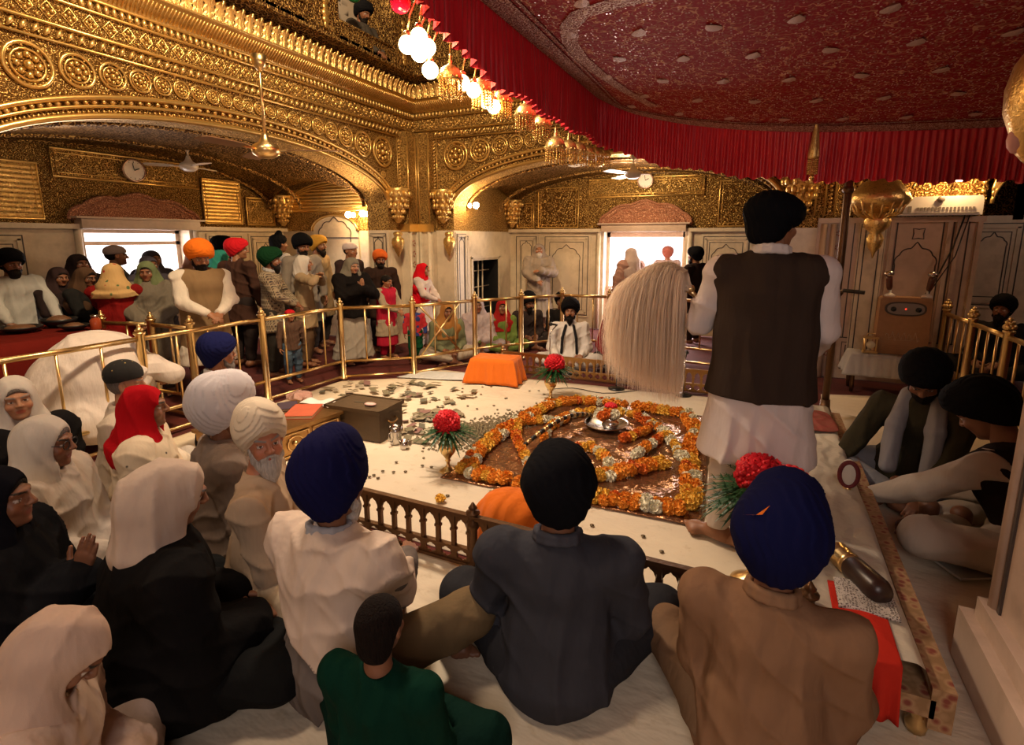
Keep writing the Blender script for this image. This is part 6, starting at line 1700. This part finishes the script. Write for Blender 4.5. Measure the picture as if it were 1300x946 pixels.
# ------------------------------------------------------------------ people
NAVY=(.009,.009,.052); BLK=(.008,.008,.010); WHT=(.78,.70,.62); CRM=(.72,.58,.44); OFF=(.66,.60,.55)
T1=(.34,.15,.075); T2=(.24,.10,.05); T3=(.42,.21,.12)
cb = lambda *c: cm(c, .5)
turb = lambda c: cm(c, .15, 'turban')
G = 'worshippers standing behind the left railing'
GS = 'worshippers seated at the back'
def bands(name, base, c2, c3):
    m, nt, b = new_mat(name); v = coords(nt); sep = nt.nodes.new('ShaderNodeSeparateXYZ'); nt.links.new(v, sep.inputs[0])
    z = math_(nt, 'SINE', math_(nt, 'MULTIPLY', sep.outputs[2], 95)); zz = math_(nt, 'SINE', math_(nt, 'MULTIPLY', math_(nt, 'ADD', sep.outputs[0], sep.outputs[1]), 230)); k = math_(nt, 'MULTIPLY', z, zz)
    f = ramp(nt, k, [(.25, (0,0,0)), (.4, (1,1,1))]); g = ramp(nt, z, [(.55, (0,0,0)), (.7, (1,1,1))]); nt.links.new(mixc(nt, g, mixc(nt, f, base, c2), mixc(nt, f, base, c3)), b.inputs['Base Color']); b.inputs['Roughness'].default_value = .95; bump(nt, z, .3, .01, b); return m
def spotted(name, base, dots, scale, thr=.18, col3=None):
    m, nt, b = new_mat(name); v = coords(nt); vo = voro(nt, v, scale); f = ramp(nt, vo.outputs['Distance'], [(thr, (1,1,1)), (thr+.05, (0,0,0))])
    sep = nt.nodes.new('ShaderNodeSeparateColor'); nt.links.new(vo.outputs['Color'], sep.inputs[0]); pick = math_(nt, 'GREATER_THAN', sep.outputs[1], .45)
    dc = mixc(nt, math_(nt, 'GREATER_THAN', sep.outputs[0], .5), dots, col3 or dots)
    nt.links.new(mixc(nt, math_(nt, 'MULTIPLY', f, pick), base, dc), b.inputs['Base Color']); b.inputs['Roughness'].default_value = .9
    bump(nt, noise(nt, coords(nt, (1,1,.3)), 10, 3), .5, .03, b); return m
sweater = bands('patterned_wool', (.30,.24,.16), (.09,.06,.05), (.05,.04,.04))
floral = spotted('floral_scarf_cloth', (.55,.36,.15), (.45,.03,.03), 13, .26, (.10,.16,.06))
prints = spotted('small_print_shawl', (.66,.54,.38), (.04,.03,.03), 12, .07)
camo = spotted('dark_floral_scarf', (.45,.34,.32), (.10,.04,.06), 22, .35, (.06,.04,.04))

def P(*a, **k): return person(*a, **k)
# --- far left behind the counter
P('bearded man in black turban and pale robe behind the counter at far left', -6.9, 2.80, 1.43, -1.6, hcol=turb(BLK), beard=M['hair'], top=cb(.50,.50,.48), hem=.35, vest=None, legs=cb(.4,.4,.38), tone=T2, armL=(-.20,.34,.95), armR=(.20,.34,.95), pitch=.15)
P('woman in dark headscarf, leftmost of the women at the counter', -6.8, 3.15, 1.28, -1.6, head='scarf', hcol=cb(.05,.03,.03), top=cb(.03,.02,.02), hem=.4, legs=cb(.03,.02,.02), tone=T2, female=True, pitch=.2, armL='front', armR='front')
P('woman in dark scarf and glasses beside the woman in floral scarf', -6.5, 3.24, 1.28, -1.3, extra=glasses, head='scarf', hcol=cb(.09,.05,.03), top=cb(.02,.02,.02), hem=.4, legs=cb(.03,.02,.02), tone=T2, female=True, pitch=.25, armL='front', armR='front')
P('woman in yellow floral headscarf and dark red clothes reaching to the counter', -5.95, 3.22, 1.33, .9, head='scarf', hcol=floral, top=cb(.22,.012,.012), hem=.35, legs=cb(.18,.01,.01), tone=T2, female=True, armL=(-.15,.48,1.05), armR=(.16,.46,1.0), scarf_drop=.10)
P('woman with green edged scarf wrapped in a wide grey olive shawl', -5.85, 3.50, 1.34, -2.3, head='scarf', hcol=cb(.16,.20,.10), top=cb(.15,.14,.12), hem=.35, legs=cb(.1,.09,.08), shawl=cb(.19,.165,.13), shawl_hem=.5, tone=T2, female=True, armL='front', armR='front', wide=1.1, pitch=.15)
P('person in grey knitted cap seen against the left bright window', -7.1, 3.88, 1.47, -.4, head='cap', hcol=cb(.30,.24,.23), top=cb(.05,.045,.04), hem=.6, legs=cb(.05,.05,.05), tone=T2, tsize=1.08)
P('bearded man in orange turban and tan waistcoat looking down at his hands', -5.15, 3.60, 1.50, -1.9, hcol=turb((.85,.20,.02)), beard=M['hair'], top=cb(.74,.68,.60), hem=.45, vest=cb(.26,.17,.09), vesthem=.62, legs=cb(.08,.02,.03), tone=T1, pitch=.42, armL='front', armR='front', hq=.006, q=.012, wide=1.15, tsize=1.08)
P('person in scarlet turban and brown jacket with back turned, behind the queue', -6.2, 4.85, 1.53, .1, hcol=turb((.72,.02,.03)), top=cb(.08,.04,.03), hem=.6, legs=cb(.04,.03,.03), tone=T1, yaw=-.7)
P('person with teal scarf over the shoulders between orange and scarlet turbans', -6.6, 4.90, 1.42, -.2, head='scarf', hcol=cb(.04,.30,.25), top=cb(.05,.05,.05), hem=.5, legs=cb(.05,.05,.05), female=True)
P('man in black turban half hidden behind the scarlet turban', -6.95, 5.2, 1.56, -1.0, hcol=turb(BLK), top=cb(.1,.08,.06), legs=cb(.05,.05,.05), tone=T2, beard=M['hair'])
P('man in dark green turban and patterned sweater, bearded, facing right', -5.35, 4.62, 1.42, -1.0, hcol=turb((.008,.045,.018)), tsize=1.12, beard=M['hair'], top=sweater, hem=.66, legs=cb(.04,.035,.03), tone=T2, armL='front', armR='front', wide=1.08, collar=cb(.5,.5,.52))
P('man in white shirt with black top knot cloth, back turned', -6.5, 5.78, 1.6, -.2, hcol=turb(BLK), tsize=.82, knot=True, top=cb(.55,.52,.50), hem=.5, legs=cb(.3,.3,.3), tone=T2)
P('bearded man in black turban bending over the person in white scarf', -6.0, 5.75, 1.58, -1.8, hcol=turb(BLK), beard=M['hair'], top=cb(.30,.26,.22), hem=.5, legs=cb(.06,.05,.05), tone=T1, pitch=.35, tsize=1.05)
P('man in yellow turban and check shirt behind the tan pullover', -6.25, 6.3, 1.57, -1.3, hcol=turb((.55,.30,.05)), beard=M['hair'], top=cb(.34,.25,.15), hem=.5, legs=cb(.06,.05,.05), tone=T2)
P('person in white head cloth and tan pullover raising hands to the face', -5.45, 5.22, 1.36, -.9, head='scarf', hcol=cb(.68,.63,.58), top=cb(.42,.31,.19), hem=.62, legs=cb(.16,.10,.06), armL=(-.12,.22,1.42), armR=(.16,.20,1.40), female_hair=False, scarf_drop=.02, tone=T1, pole={'R':(1,.2,-.2)}, wide=1.1)
P('man in white skullcap behind the praying woman in black', -5.75, 6.45, 1.49, -1.6, head='cap', hcol=cb(.68,.58,.58), tsize=1.1, top=cb(.05,.03,.03), legs=cb(.05,.04,.04), tone=T1, hem=.5)
P('older woman in grey hood and black shawl praying with joined hands', -4.98, 5.58, 1.33, -1.9, head='scarf', hcol=cb(.22,.20,.16), top=cb(.42,.38,.33), hem=.12, legs=cb(.42,.38,.33), shawl=cb(.012,.010,.010), shawl_hem=.78, tone=T3, female=True, armL='pray', armR='pray', pitch=.15, lean=.08, hq=.006, grey=True, female_hair=M['hair_g'])
P('man in orange turban and dark jacket standing before the marble corner', -5.15, 6.42, 1.38, -2.3, hcol=turb((.80,.16,.03)), beard=M['hair'], top=cb(.045,.025,.02), hem=.6, legs=cb(.04,.03,.03), tone=T2, pitch=.2, wide=1.1)
P('child in beige with a crimson scarf standing before the dark jacket man', -4.75, 6.02, 1.10, -1.6, head='hair', hcol=M['hair'], top=cb(.42,.34,.24), hem=.5, legs=cb(.30,.01,.03), shawl=None, tone=T1, pitch=.2, armL='front', armR='front', vest=cb(.50,.02,.05), vesthem=.3)
P('woman in white kameez with bright red scarf walking right', -4.66, 6.78, 1.22, -1.4, head='scarf', hcol=cb(.70,.01,.02), top=cb(.72,.62,.58), hem=.40, legs=cb(.65,.58,.55), tone=T1, female=True, armL='front', armR='front', scarf_drop=.5)
P('small child in red knitted cap and jeans behind the railing', -4.95, 4.5, .76, -2.0, head='cap', hcol=cb(.60,.02,.03), top=cb(.12,.07,.05), legs=cb(.10,.16,.24), tone=T1, s=.50, tsize=1.1)
P('child in red and blue jacket with green trousers beyond the corner post', -4.25, 5.98, .70, -2.6, head='hair', hcol=M['hair'], top=spotted('colour_block_jacket', (.45,.02,.03), (.02,.04,.20), 5, .5, (.02,.04,.2)), legs=cb(.01,.07,.03), tone=T2, s=.47)
P('woman in green and yellow scarf seated behind the braced railing', -3.98, 6.35, .70, -2.4, 'sit', head='scarf', hcol=cb(.42,.20,.06), top=cb(.20,.22,.13), legs=cb(.45,.38,.30), tone=T2, female=True, lean=.15, group=None)
P('seated woman in lavender shawl behind the crossed braces', -3.86, 7.06, .69, -2.6, 'sit', head='scarf', hcol=cb(.50,.42,.46), top=cb(.45,.40,.45), legs=cb(.42,.36,.40), shawl=cb(.50,.42,.45), tone=T2, female=True)
P('seated girl in orange scarf leaning by the braced railing', -4.25, 6.78, .62, -2.2, 'sit', head='scarf', hcol=cb(.60,.20,.06), top=cb(.50,.46,.44), legs=cb(.40,.30,.22), tone=T2, female=True, lean=.2)
P('seated woman in green kameez with red scarf near the back railing post', -3.55, 7.25, .66, -2.6, 'sit', head='scarf', hcol=cb(.35,.02,.02), top=cb(.16,.24,.06), legs=cb(.2,.3,.08), tone=T2, female=True)
P('seated man in black turban leaning forward behind the orange stool', -3.38, 7.75, .70, -2.4, 'sit', hcol=turb(BLK), tsize=1.1, top=cb(.04,.03,.03), legs=cb(.05,.04,.04), tone=T2, beard=M['hair'], lean=.25)
P('seated dark clothed person in shadow left of the singer', -2.95, 8.2, .68, -2.8, 'sit', hcol=turb(BLK), top=cb(.02,.018,.018), legs=cb(.03,.02,.02), tone=T2)
P('old bearded man wrapped in striped grey shawl leaning on the far marble wall', -3.82, 9.38, 1.47, -2.7, head='scarf', hcol=cb(.32,.26,.22), top=cb(.38,.33,.28), hem=.25, legs=cb(.40,.34,.28), shawl=cb(.34,.28,.23), shawl_hem=.62, tone=T1, beard=M['hair_w'], armL='hold', armR='front', female_hair=False)
P('singer in black turban and white kurta with dark straps at the microphone', -2.26, 6.66, .745, -2.85, 'sit', hcol=turb(BLK), tsize=1.1, beard=M['hair'], top=cb(.76,.70,.64), legs=cb(.6,.55,.5), tone=T1, armL=(-.16,.30,.22), armR=(.16,.30,.22), q=.011, hq=.0055, wide=1.02,
  extra=lambda root, J, H, arms, LG: np_mesh('dark_strap', [SDF().cap((-.05,.10,.58),(-.09,.155,.42),.018,k=.01).cap((-.09,.155,.42),(-.10,.165,.22),.018,k=.01).cap((.05,.10,.58),(.09,.155,.42),.018,k=.01).cap((.09,.155,.42),(.10,.165,.22),.018,k=.01).mesh(.008)], cb(.02,.02,.022), root))
P('drummer in black turban and dark red pullover beside the singer', -1.66, 7.02, .80, -2.6, 'sit', hcol=turb(BLK), beard=M['hair'], top=cb(.22,.010,.014), legs=cb(.04,.03,.03), tone=T1, armL='knee', armR='knee', collar=cb(.5,.45,.42), tsize=.95, yaw=.3)
P('person in brown shawl at the left of the bright doorway', -2.12, 9.5, 1.36, .9, head='scarf', hcol=cb(.52,.40,.36), top=cb(.34,.18,.14), hem=.4, legs=cb(.3,.2,.16), shawl=cb(.42,.24,.19), shawl_hem=.6, tone=T1, female_hair=False, s=.88)
P('person in russet turban outside beyond the bright doorway', -1.72, 10.9, 1.36, .3, hcol=turb((.40,.14,.10)), top=cb(.5,.4,.36), legs=cb(.4,.3,.3), tone=T1, s=.87)
P('man in black turban looking left beside the bright doorway', -.98, 9.0, 1.41, 1.1, hcol=turb(BLK), beard=M['hair'], top=cb(.03,.02,.02), legs=cb(.03,.02,.02), tone=T2)
P('dark figure in black turban seated behind the right railing', 2.22, 6.95, .98, 2.6, 'sit', hcol=turb(BLK), beard=M['hair'], top=cb(.02,.018,.018), legs=cb(.02,.02,.02), tone=T2, z0=.28, s=.92)
P('man in black turban reading up in the gilded gallery', -5.55, 6.75, 1.55, -1.6, hcol=turb(BLK), beard=M['hair'], top=cb(.07,.06,.05), legs=cb(.05,.05,.05), tone=T2, z0=3.28+.05, s=.97, pitch=.5, armL='front', armR='front')

for (xx, yy, zz, c, l) in ((-7.15, 4.35, 1.42, (.05,.04,.05), 'dark silhouetted person before the left window, nearest the shawl wrapped woman'), (-7.2, 4.95, 1.40, (.22,.10,.06), 'person in rust brown scarf at the right side of the left window'), (-7.0, 3.45, 1.40, (.03,.02,.02), 'dark hooded person at the left side of the left window'), (-6.9, 4.15, 1.36, (.10,.09,.12), 'person in slate grey hood in front of the left window')):
    P(l, xx, yy, zz, -1.6, head='scarf', hcol=cb(*c), top=cb(*[q_*.8 for q_ in c]), hem=.5, legs=cb(.03,.03,.03), tone=T2, armL='front', armR='front')
# --- white clothed person bowing over the railing
def bow(root, J, H, arms, LG): pass
P('person in white bent far forward bowing behind the left railing', -5.0, 2.40, .80, -.75, head='scarf', hcol=cb(.74,.67,.64), top=cb(.74,.67,.64), hem=.3, legs=cb(.70,.64,.60), tone=T1, s=.80, lean=1.95, armL=(-.12,.30,.50), armR=(.12,.30,.50), pole={'L':(-.2,-1,.2),'R':(.2,-1,.2)}, wide=1.2, female_hair=False,
  extra=lambda root, J, H, arms, LG: np_mesh('loose_robe', [SDF().ell((0,.10,.66),(.38,.42,.52),k=.05).ell((0,-.10,.50),(.38,.34,.5),k=.1).cap((-.2,.1,.3),(.2,.1,.3),.28,k=.1).cut((0,0,1),.12).disp(folds((1,.3,.2),16,.010,4)).disp(folds((.3,.2,1),13,.010,7)).mesh(.014)], cb(.74,.67,.64), root))
# --- foreground rows
FG = dict(q=.008, hq=.0055, tz=1.12)
P('man in dark blue turban and black coat with white collar inside the left railing', -3.80, 2.70, .79, -.35, 'sit', hcol=turb((.009,.011,.062)), top=cb(.018,.014,.014), legs=cb(.03,.03,.03), tone=T1, collar=cb(.62,.60,.60), beard=M['hair_g'], tsize=1.0, q=.012)
P('grey haired woman in white headscarf and black clothes facing the camera at far left', -3.90, 1.50, .765, -1.75, 'sit', head='scarf', hcol=cb(.66,.62,.58), top=cb(.012,.012,.014), legs=cb(.02,.02,.02), tone=T3, female=True, yaw=-.1, roll=.05, hq=.0042, q=.012, grey=True, female_hair=M['hair_g'], shawl=cb(.014,.013,.014), shawl_hem='short')
P('woman in white headscarf and beige shawl with glasses, facing right', -2.95, 1.20, .755, -.95, 'sit', extra=glasses, head='hood', hcol=cb(.72,.66,.58), top=cb(.5,.42,.34), legs=cb(.5,.42,.34), shawl=cb(.62,.53,.44), tone=T2, female=True, pitch=.1, wide=.95, female_hair=M['hair_g'], scarf_drop=.24, q=.010, hq=.005)
P('man in black embroidered cap and cream shawl behind the white headscarf woman', -3.50, 1.86, .80, -.8, 'sit', head='cap', hcol=spotted('black_beaded_cap', (.010,.010,.010), (.35,.25,.08), 30, .12), tsize=1.12, top=cb(.6,.52,.42), legs=cb(.5,.45,.4), shawl=cb(.66,.57,.46), tone=T3, grey=True, beard=M['hair_w'], wide=.85, **FG)
P('woman in crimson headscarf and cream printed shawl, back turned', -3.06, 1.70, .76, -.75, 'sit', head='scarf', hcol=cb(.46,.008,.014), top=prints, legs=cb(.5,.4,.3), shawl=prints, tone=T2, female=True, scarf_drop=.10, wide=.95, **FG)
P('man in puffy white turban and grey brown blanket, back turned', -2.52, 1.78, .775, -.55, 'sit', hcol=turb((.68,.64,.66)), tsize=1.22, top=cb(.3,.24,.2), legs=cb(.3,.24,.2), shawl=cb(.24,.185,.15), tone=T2, tilt=.15, **FG)
P('smiling man in cream turban with white beard and tan kurta looking back over the shoulder', -2.00, 1.58, .79, -.95, 'sit', hcol=turb((.78,.66,.50)), tsize=.98, tilt=.12, beard=M['hair_w'], top=cb(.50,.36,.24), legs=cb(.50,.38,.25), tone=(.50,.20,.11), yaw=-1.1, roll=.05, smile=True, tz=1.1, hq=.0036, q=.009, fold=.009, wide=.95, grey=True)
P('man in large navy turban, cream shawl over grey sweater and khaki trousers, seated cross legged', -1.34, 1.33, .80, .02, 'sit', hcol=turb(NAVY), tsize=1.03, tilt=-.08, beard=M['hair_w'], top=cb(.17,.14,.125), legs=cb(.17,.115,.06), shawl=cb(.70,.55,.44), shawl_hem='short', shawl_tilt=.9, tz=1.22, tone=T2, fold=.008, q=.008, hq=.0045, armL='lap', armR=(.02,.40,.30), legpose={1: (np.array((.12,.0,.13)), np.array((.40,.26,.24)), np.array((.22,.36,.06)), np.array((.9,-.35,0)))}, collar=cb(.40,.40,.43), wide=1.0, swag=44)
P('man in tall black turban and dark grey suit jacket, back turned at lower centre', -.60, 1.68, .77, .30, 'sit', hcol=turb((.006,.006,.008)), tsize=.98, top=cb(.045,.045,.055), legs=cb(.03,.03,.035), tone=T2, fold=.006, armL=(-.16,.30,.22), armR=(.16,.30,.22), collar=cb(.06,.06,.075), wide=1.16, **FG)
P('man in huge navy turban with orange scrap and tan jacket at lower right', .10, 1.66, .765, -.12, 'sit', hcol=turb((.007,.008,.046)), tsize=1.13, beard=M['hair_g'], top=cb(.25,.135,.075), legs=cb(.2,.12,.07), tone=T2, fold=.006, collar=cb(.27,.15,.085), wide=1.04, q=.008, hq=.005, tz=1.2, tilt=.1, legpose={1: (np.array((.10,-.02,.13)), np.array((.22,.26,.14)), np.array((-.02,.36,.07)), np.array((-.8,.4,-.1)))},
  extra=lambda root, J, H, arms, LG: tag(MB().add([tuple(H.p(-.085,-.12,.13)), tuple(H.p(-.035,-.14,.155)), tuple(H.p(-.02,-.125,.18)), tuple(H.p(-.05,-.14,.15))], [(0,1,2,3)]).build('orange_scrap', M['orange_cloth'], root)))
P('hooded woman in long pinkish cream headscarf over black clothes, back turned', -1.93, 1.02, .76, -.35, 'sit', head='hood', hcol=cb(.60,.47,.38), top=cb(.008,.007,.007), legs=cb(.01,.01,.01), shawl=cb(.009,.008,.008), tone=T2, female=True, scarf_drop=.05, wide=1.1, pitch=.25, lean=.1, **FG)
P('woman wrapped in black shawl at the left edge, only part of cheek showing', -2.50, .84, .74, -.9, 'sit', head='scarf', hcol=cb(.008,.008,.012), top=cb(.01,.01,.012), legs=cb(.01,.01,.01), shawl=cb(.010,.010,.012), tone=T2, female=True, armL='lap', armR='praysit', **FG)
P('figure under a pale pink shawl at the bottom left corner', -1.68, .50, .62, -.75, 'sit', head='hood', hcol=cb(.62,.44,.34), top=cb(.5,.36,.28), legs=cb(.4,.3,.25), shawl=cb(.62,.45,.35), tone=T2, female=True, lean=.25, pitch=.6, female_hair=False, **FG)
P('dark haired child in dark green between navy turban man and grey jacket', -.92, 1.06, .53, .15, 'sit', head='hair', hcol=hair_mat('brown_hair', (.008,.004,.003), .8), top=cb(.004,.030,.018), legs=cb(.004,.02,.014), tone=T2, s=.76, fold=.005, **FG)
# --- right side men
P('man in black turban, olive cardigan and grey scarf bending over papers', 1.05, 4.27, .80, 2.75, 'sit', hcol=turb(BLK), tsize=1.05, beard=M['hair'], top=cb(.045,.038,.022), legs=cb(.26,.26,.28), tone=T2, pitch=.55, lean=.18, yaw=.12, armR=(.34,.36,.12), armL=(-.10,.40,.12), q=.011, hq=.0055, wide=1.08,
  extra=lambda root, J, H, arms, LG: np_mesh('grey_scarf', [SDF().cap(J['nek']+np.array((-.07,.0,.03)), J['che']+np.array((-.09,.15,.02)),.045,k=.02).cap(J['che']+np.array((-.09,.15,.02)),(-.09,.26,.20),.045,k=.02).cap(J['nek']+np.array((.07,.0,.03)), J['che']+np.array((.09,.15,.02)),.045,k=.02).cap(J['che']+np.array((.09,.15,.02)),(.09,.26,.20),.045,k=.02).disp(folds((1,0,.1),40,.004,2)).mesh(.009)], cb(.30,.29,.31), root))
P('man in black turban and dark waistcoat reaching left with a white sleeve', 1.40, 3.32, .765, .85, 'sit', hcol=turb(BLK), tsize=1.0, top=cb(.50,.43,.36), legs=cb(.50,.42,.34), vest=cb(.022,.014,.012), tone=T2, lean=.40, armL=(-.16,.64,.10), armR=(.10,.50,.16), q=.011, hq=.0055, wide=1.15, pitch=.3, fold=.008)

# --- the standing attendant with the yak hair whisk
def attendant(root, J, H, arms, LG):
    # rolled white sleeves already in shirt; white collar band of the kurta shows above the waistcoat
    pass
sev = P('tall man in black turban, dark waistcoat and long white kurta standing with back turned', .03, 3.02, 1.745, -.02, hcol=turb((.006,.006,.008)), tsize=.97, tilt=.10, foldaxis=(1,.1,.02), top=cb(.78,.69,.66), hem=.49, vest=cb(.050,.034,.026), vesthem=.80, legs=cb(.66,.57,.50), tone=T1,
  armL=(-.29,.30,1.12), armR=(.20,.27,.98), pole={'L': (-.25,-.5,-1), 'R': (.30,-.5,-1)}, collar=cb(.76,.70,.68), fold=.007, q=.008, hq=.005, tz=.84, wide=1.10, yaw=-.55,
  legpose={-1: (np.array((-.08,0,.90)), np.array((-.10,.03,.48)), np.array((-.13,-.02,.085)), np.array((-1,.25,0))), 1: (np.array((.08,-.02,.90)), np.array((.04,-.03,.48)), np.array((.0,-.10,.085)), np.array((-.5,.6,0)))},
  handspec={'L': (np.array((-.7,.4,-.1)), np.array((.2,.4,-.8)), -1)}, curl=.9)

# --- yak hair whisk: handle plus many curved hair strands
wr = empty('fly_whisk', (-.34, 3.20, 1.36), 0, 'large cream yak hair whisk raised in the left hand of the standing man', 'whisk')
mb = MB(); mb.tube([(.14,.06,-.14),(.0,.0,.0),(-.05,-.02,.05)], [.013,.014,.02], 10); mb.ball((.15,.065,-.15), .02, 10, 6); mb.lathe([(.02,0),(.028,.02),(.02,.04)], (-.03,-.01,.02), 12); mb.build('handle', M['brass'], wr)
m, nt, b = new_mat('yak_hair'); v = coords(nt); nt.links.new(mixc(nt, noise(nt, v, 18, 3), (.86,.68,.52), (1,.90,.78)), b.inputs['Base Color']); b.inputs['Roughness'].default_value = .6; tr = nt.nodes.new('ShaderNodeBsdfTranslucent'); tr.inputs[0].default_value = (.95,.80,.62,1); ms = nt.nodes.new('ShaderNodeMixShader'); ms.inputs[0].default_value = .45
nt.links.new(b.outputs[0], ms.inputs[1]); nt.links.new(tr.outputs[0], ms.inputs[2]); nt.links.new(ms.outputs[0], nt.nodes['Material Output'].inputs[0]); M['yak'] = m
rng = random.Random(5); mb = MB(); vs = []; fs = []; gvs = []
NS = 8500; nb = 0
for i in range(NS):
    # spray from the handle tip over to the left and down in an arch
    sp = rng.random(); w0 = rng.gauss(0, 1)
    a0 = math.radians(rng.uniform(12, 168)) if rng.random() < .9 else math.radians(rng.uniform(0, 180))
    q = rng.random()**.5
    # control points of a quadratic fall: root, crown, tip
    span = .02+.44*sp
    top = .16+.10*math.sin(PI*min(1, sp*.9))*q-.10*sp**2
    root = Vector((-.05+rng.gauss(0,.010), -.02+rng.gauss(0,.010), .05+rng.gauss(0,.008)))
    depth = rng.gauss(0,.055)
    crown = Vector((-.05-span*.62, depth*.6-.03, .05+top))
    tip = Vector((-.05-span*(.98+.04*w0)+.03, depth*1.3-.05, -.50*(.55+.5*rng.random())-.12+.16*sp**2))
    pts = []
    for j in range(8):
        t = j/7; t2 = t
        p = root*(1-t2)**3+3*(root+(crown-root)*1.2)*t2*(1-t2)**2+3*Vector((tip.x-.02, tip.y, crown.z*.75))*t2*t2*(1-t2)+tip*t2**3
        pts.append(p+Vector((rng.gauss(0,.003), rng.gauss(0,.003), 0)))
    wd = .0015
    side = Vector((rng.gauss(0,1), rng.gauss(0,1), 0)).normalized()
    base = len(vs)
    for j, p in enumerate(pts):
        ww = wd*(1 if j < 6 else (.6 if j == 6 else .12)); vs += [tuple(p+side*ww), tuple(p-side*ww)]
    fs += [(base+2*j, base+2*j+1, base+2*j+3, base+2*j+2) for j in range(7)]
mb.add(vs, fs, True); mb.build('hair_tuft', M['yak'], wr); 
# ------------------------------------------------------------------ camera and light
cam = bpy.data.cameras.new('camera'); co = bpy.data.objects.new('camera', cam); COL.objects.link(co)
co.location = (0,0,1.68); co.rotation_euler = (math.radians(90-10.4), 0, math.radians(25))
cam.sensor_fit = 'HORIZONTAL'; cam.sensor_width = 36; cam.lens = 36*680/1300; cam.shift_y = -(473-428)/1300; cam.clip_start = .02
SC.camera = co
w = bpy.data.worlds.new('world'); SC.world = w; w.use_nodes = True; w.node_tree.nodes['Background'].inputs[0].default_value = (1,.90,.88,1); w.node_tree.nodes['Background'].inputs[1].default_value = 2.6
def light(name, kind, loc, energy, col, size=.2, target=None, sizey=None, spot=None):
    L = bpy.data.lights.new(name, kind); L.energy = energy; L.color = col
    if kind == 'AREA':
        L.size = size
        if sizey: L.shape = 'RECTANGLE'; L.size_y = sizey
    else: L.shadow_soft_size = size
    if kind == 'SPOT': L.spot_size = spot or 1.2; L.spot_blend = .6
    o = bpy.data.objects.new(name, L); COL.objects.link(o); o.location = loc
    if target is not None: o.rotation_euler = (Vector(target)-Vector(loc)).to_track_quat('-Z', 'Y').to_euler()
    return o
WARM = (1,.72,.42)
# daylight at the window and door
light('window_daylight', 'AREA', (-8.2,4.64,1.28), 30, (1,.86,.82), 1.36, (0,4.64,1.1), 1.0)
light('door_daylight', 'AREA', (-1.98,10.25,.92), 160, (1,.84,.80), 1.40, (-1.98,0,.9), 1.8)
# flood lamps high under the gallery
light('flood_lamp', 'SPOT', (-1.9,2.6,5.6), 1250, WARM, .25, (-5.2,4.2,3.2), spot=1.9)
light('shrine_lamp', 'SPOT', (-3.0,3.3,3.95), 560, (1,.80,.60), .22, (-1.3,3.7,.2), spot=1.7)
light('gallery_lamp', 'SPOT', (-2.6,.2,4.8), 250, (1,.74,.52), .3, (-2.0,2.0,.4), spot=1.6)
light('back_fill', 'POINT', (-2.0,8.4,2.5), 85, WARM, .15)  # unseen fill point, added to brighten the far gilded wall
light('corridor_lamp', 'POINT', (-6.4,3.2,2.5), 10, WARM, .15)
light('right_lamp', 'POINT', (3.4,5.4,2.6), 45, (1,.72,.55), .2)
light('globe_cluster_glow', 'POINT', (-1.80,2.45,2.60), 14, (1,.62,.30), .08)
light('globe_row_glow', 'POINT', (-1.80,3.10,2.52), 9, (1,.62,.30), .08)
light('rear_daylight_fill', 'AREA', (.6,-1.3,2.3), 36, (1,.84,.78), 1.1, (-.2,3.2,1.3), 1.3)  # unseen daylight fill added behind the camera; the front wall has no window
light('gallery_glow', 'POINT', (-5.75,6.3,5.5), 16, WARM, .1)
VS = SC.view_settings; SC.display_settings.display_device = 'sRGB'; VS.view_transform = 'Standard'; VS.look = 'None'; VS.gamma = 1; VS.use_curve_mapping = False; VS.exposure = 0
SC.cycles.use_denoising = True
SC.cycles.max_bounces = 6; SC.cycles.diffuse_bounces = 3; SC.cycles.glossy_bounces = 3; SC.cycles.sample_clamp_indirect = 4
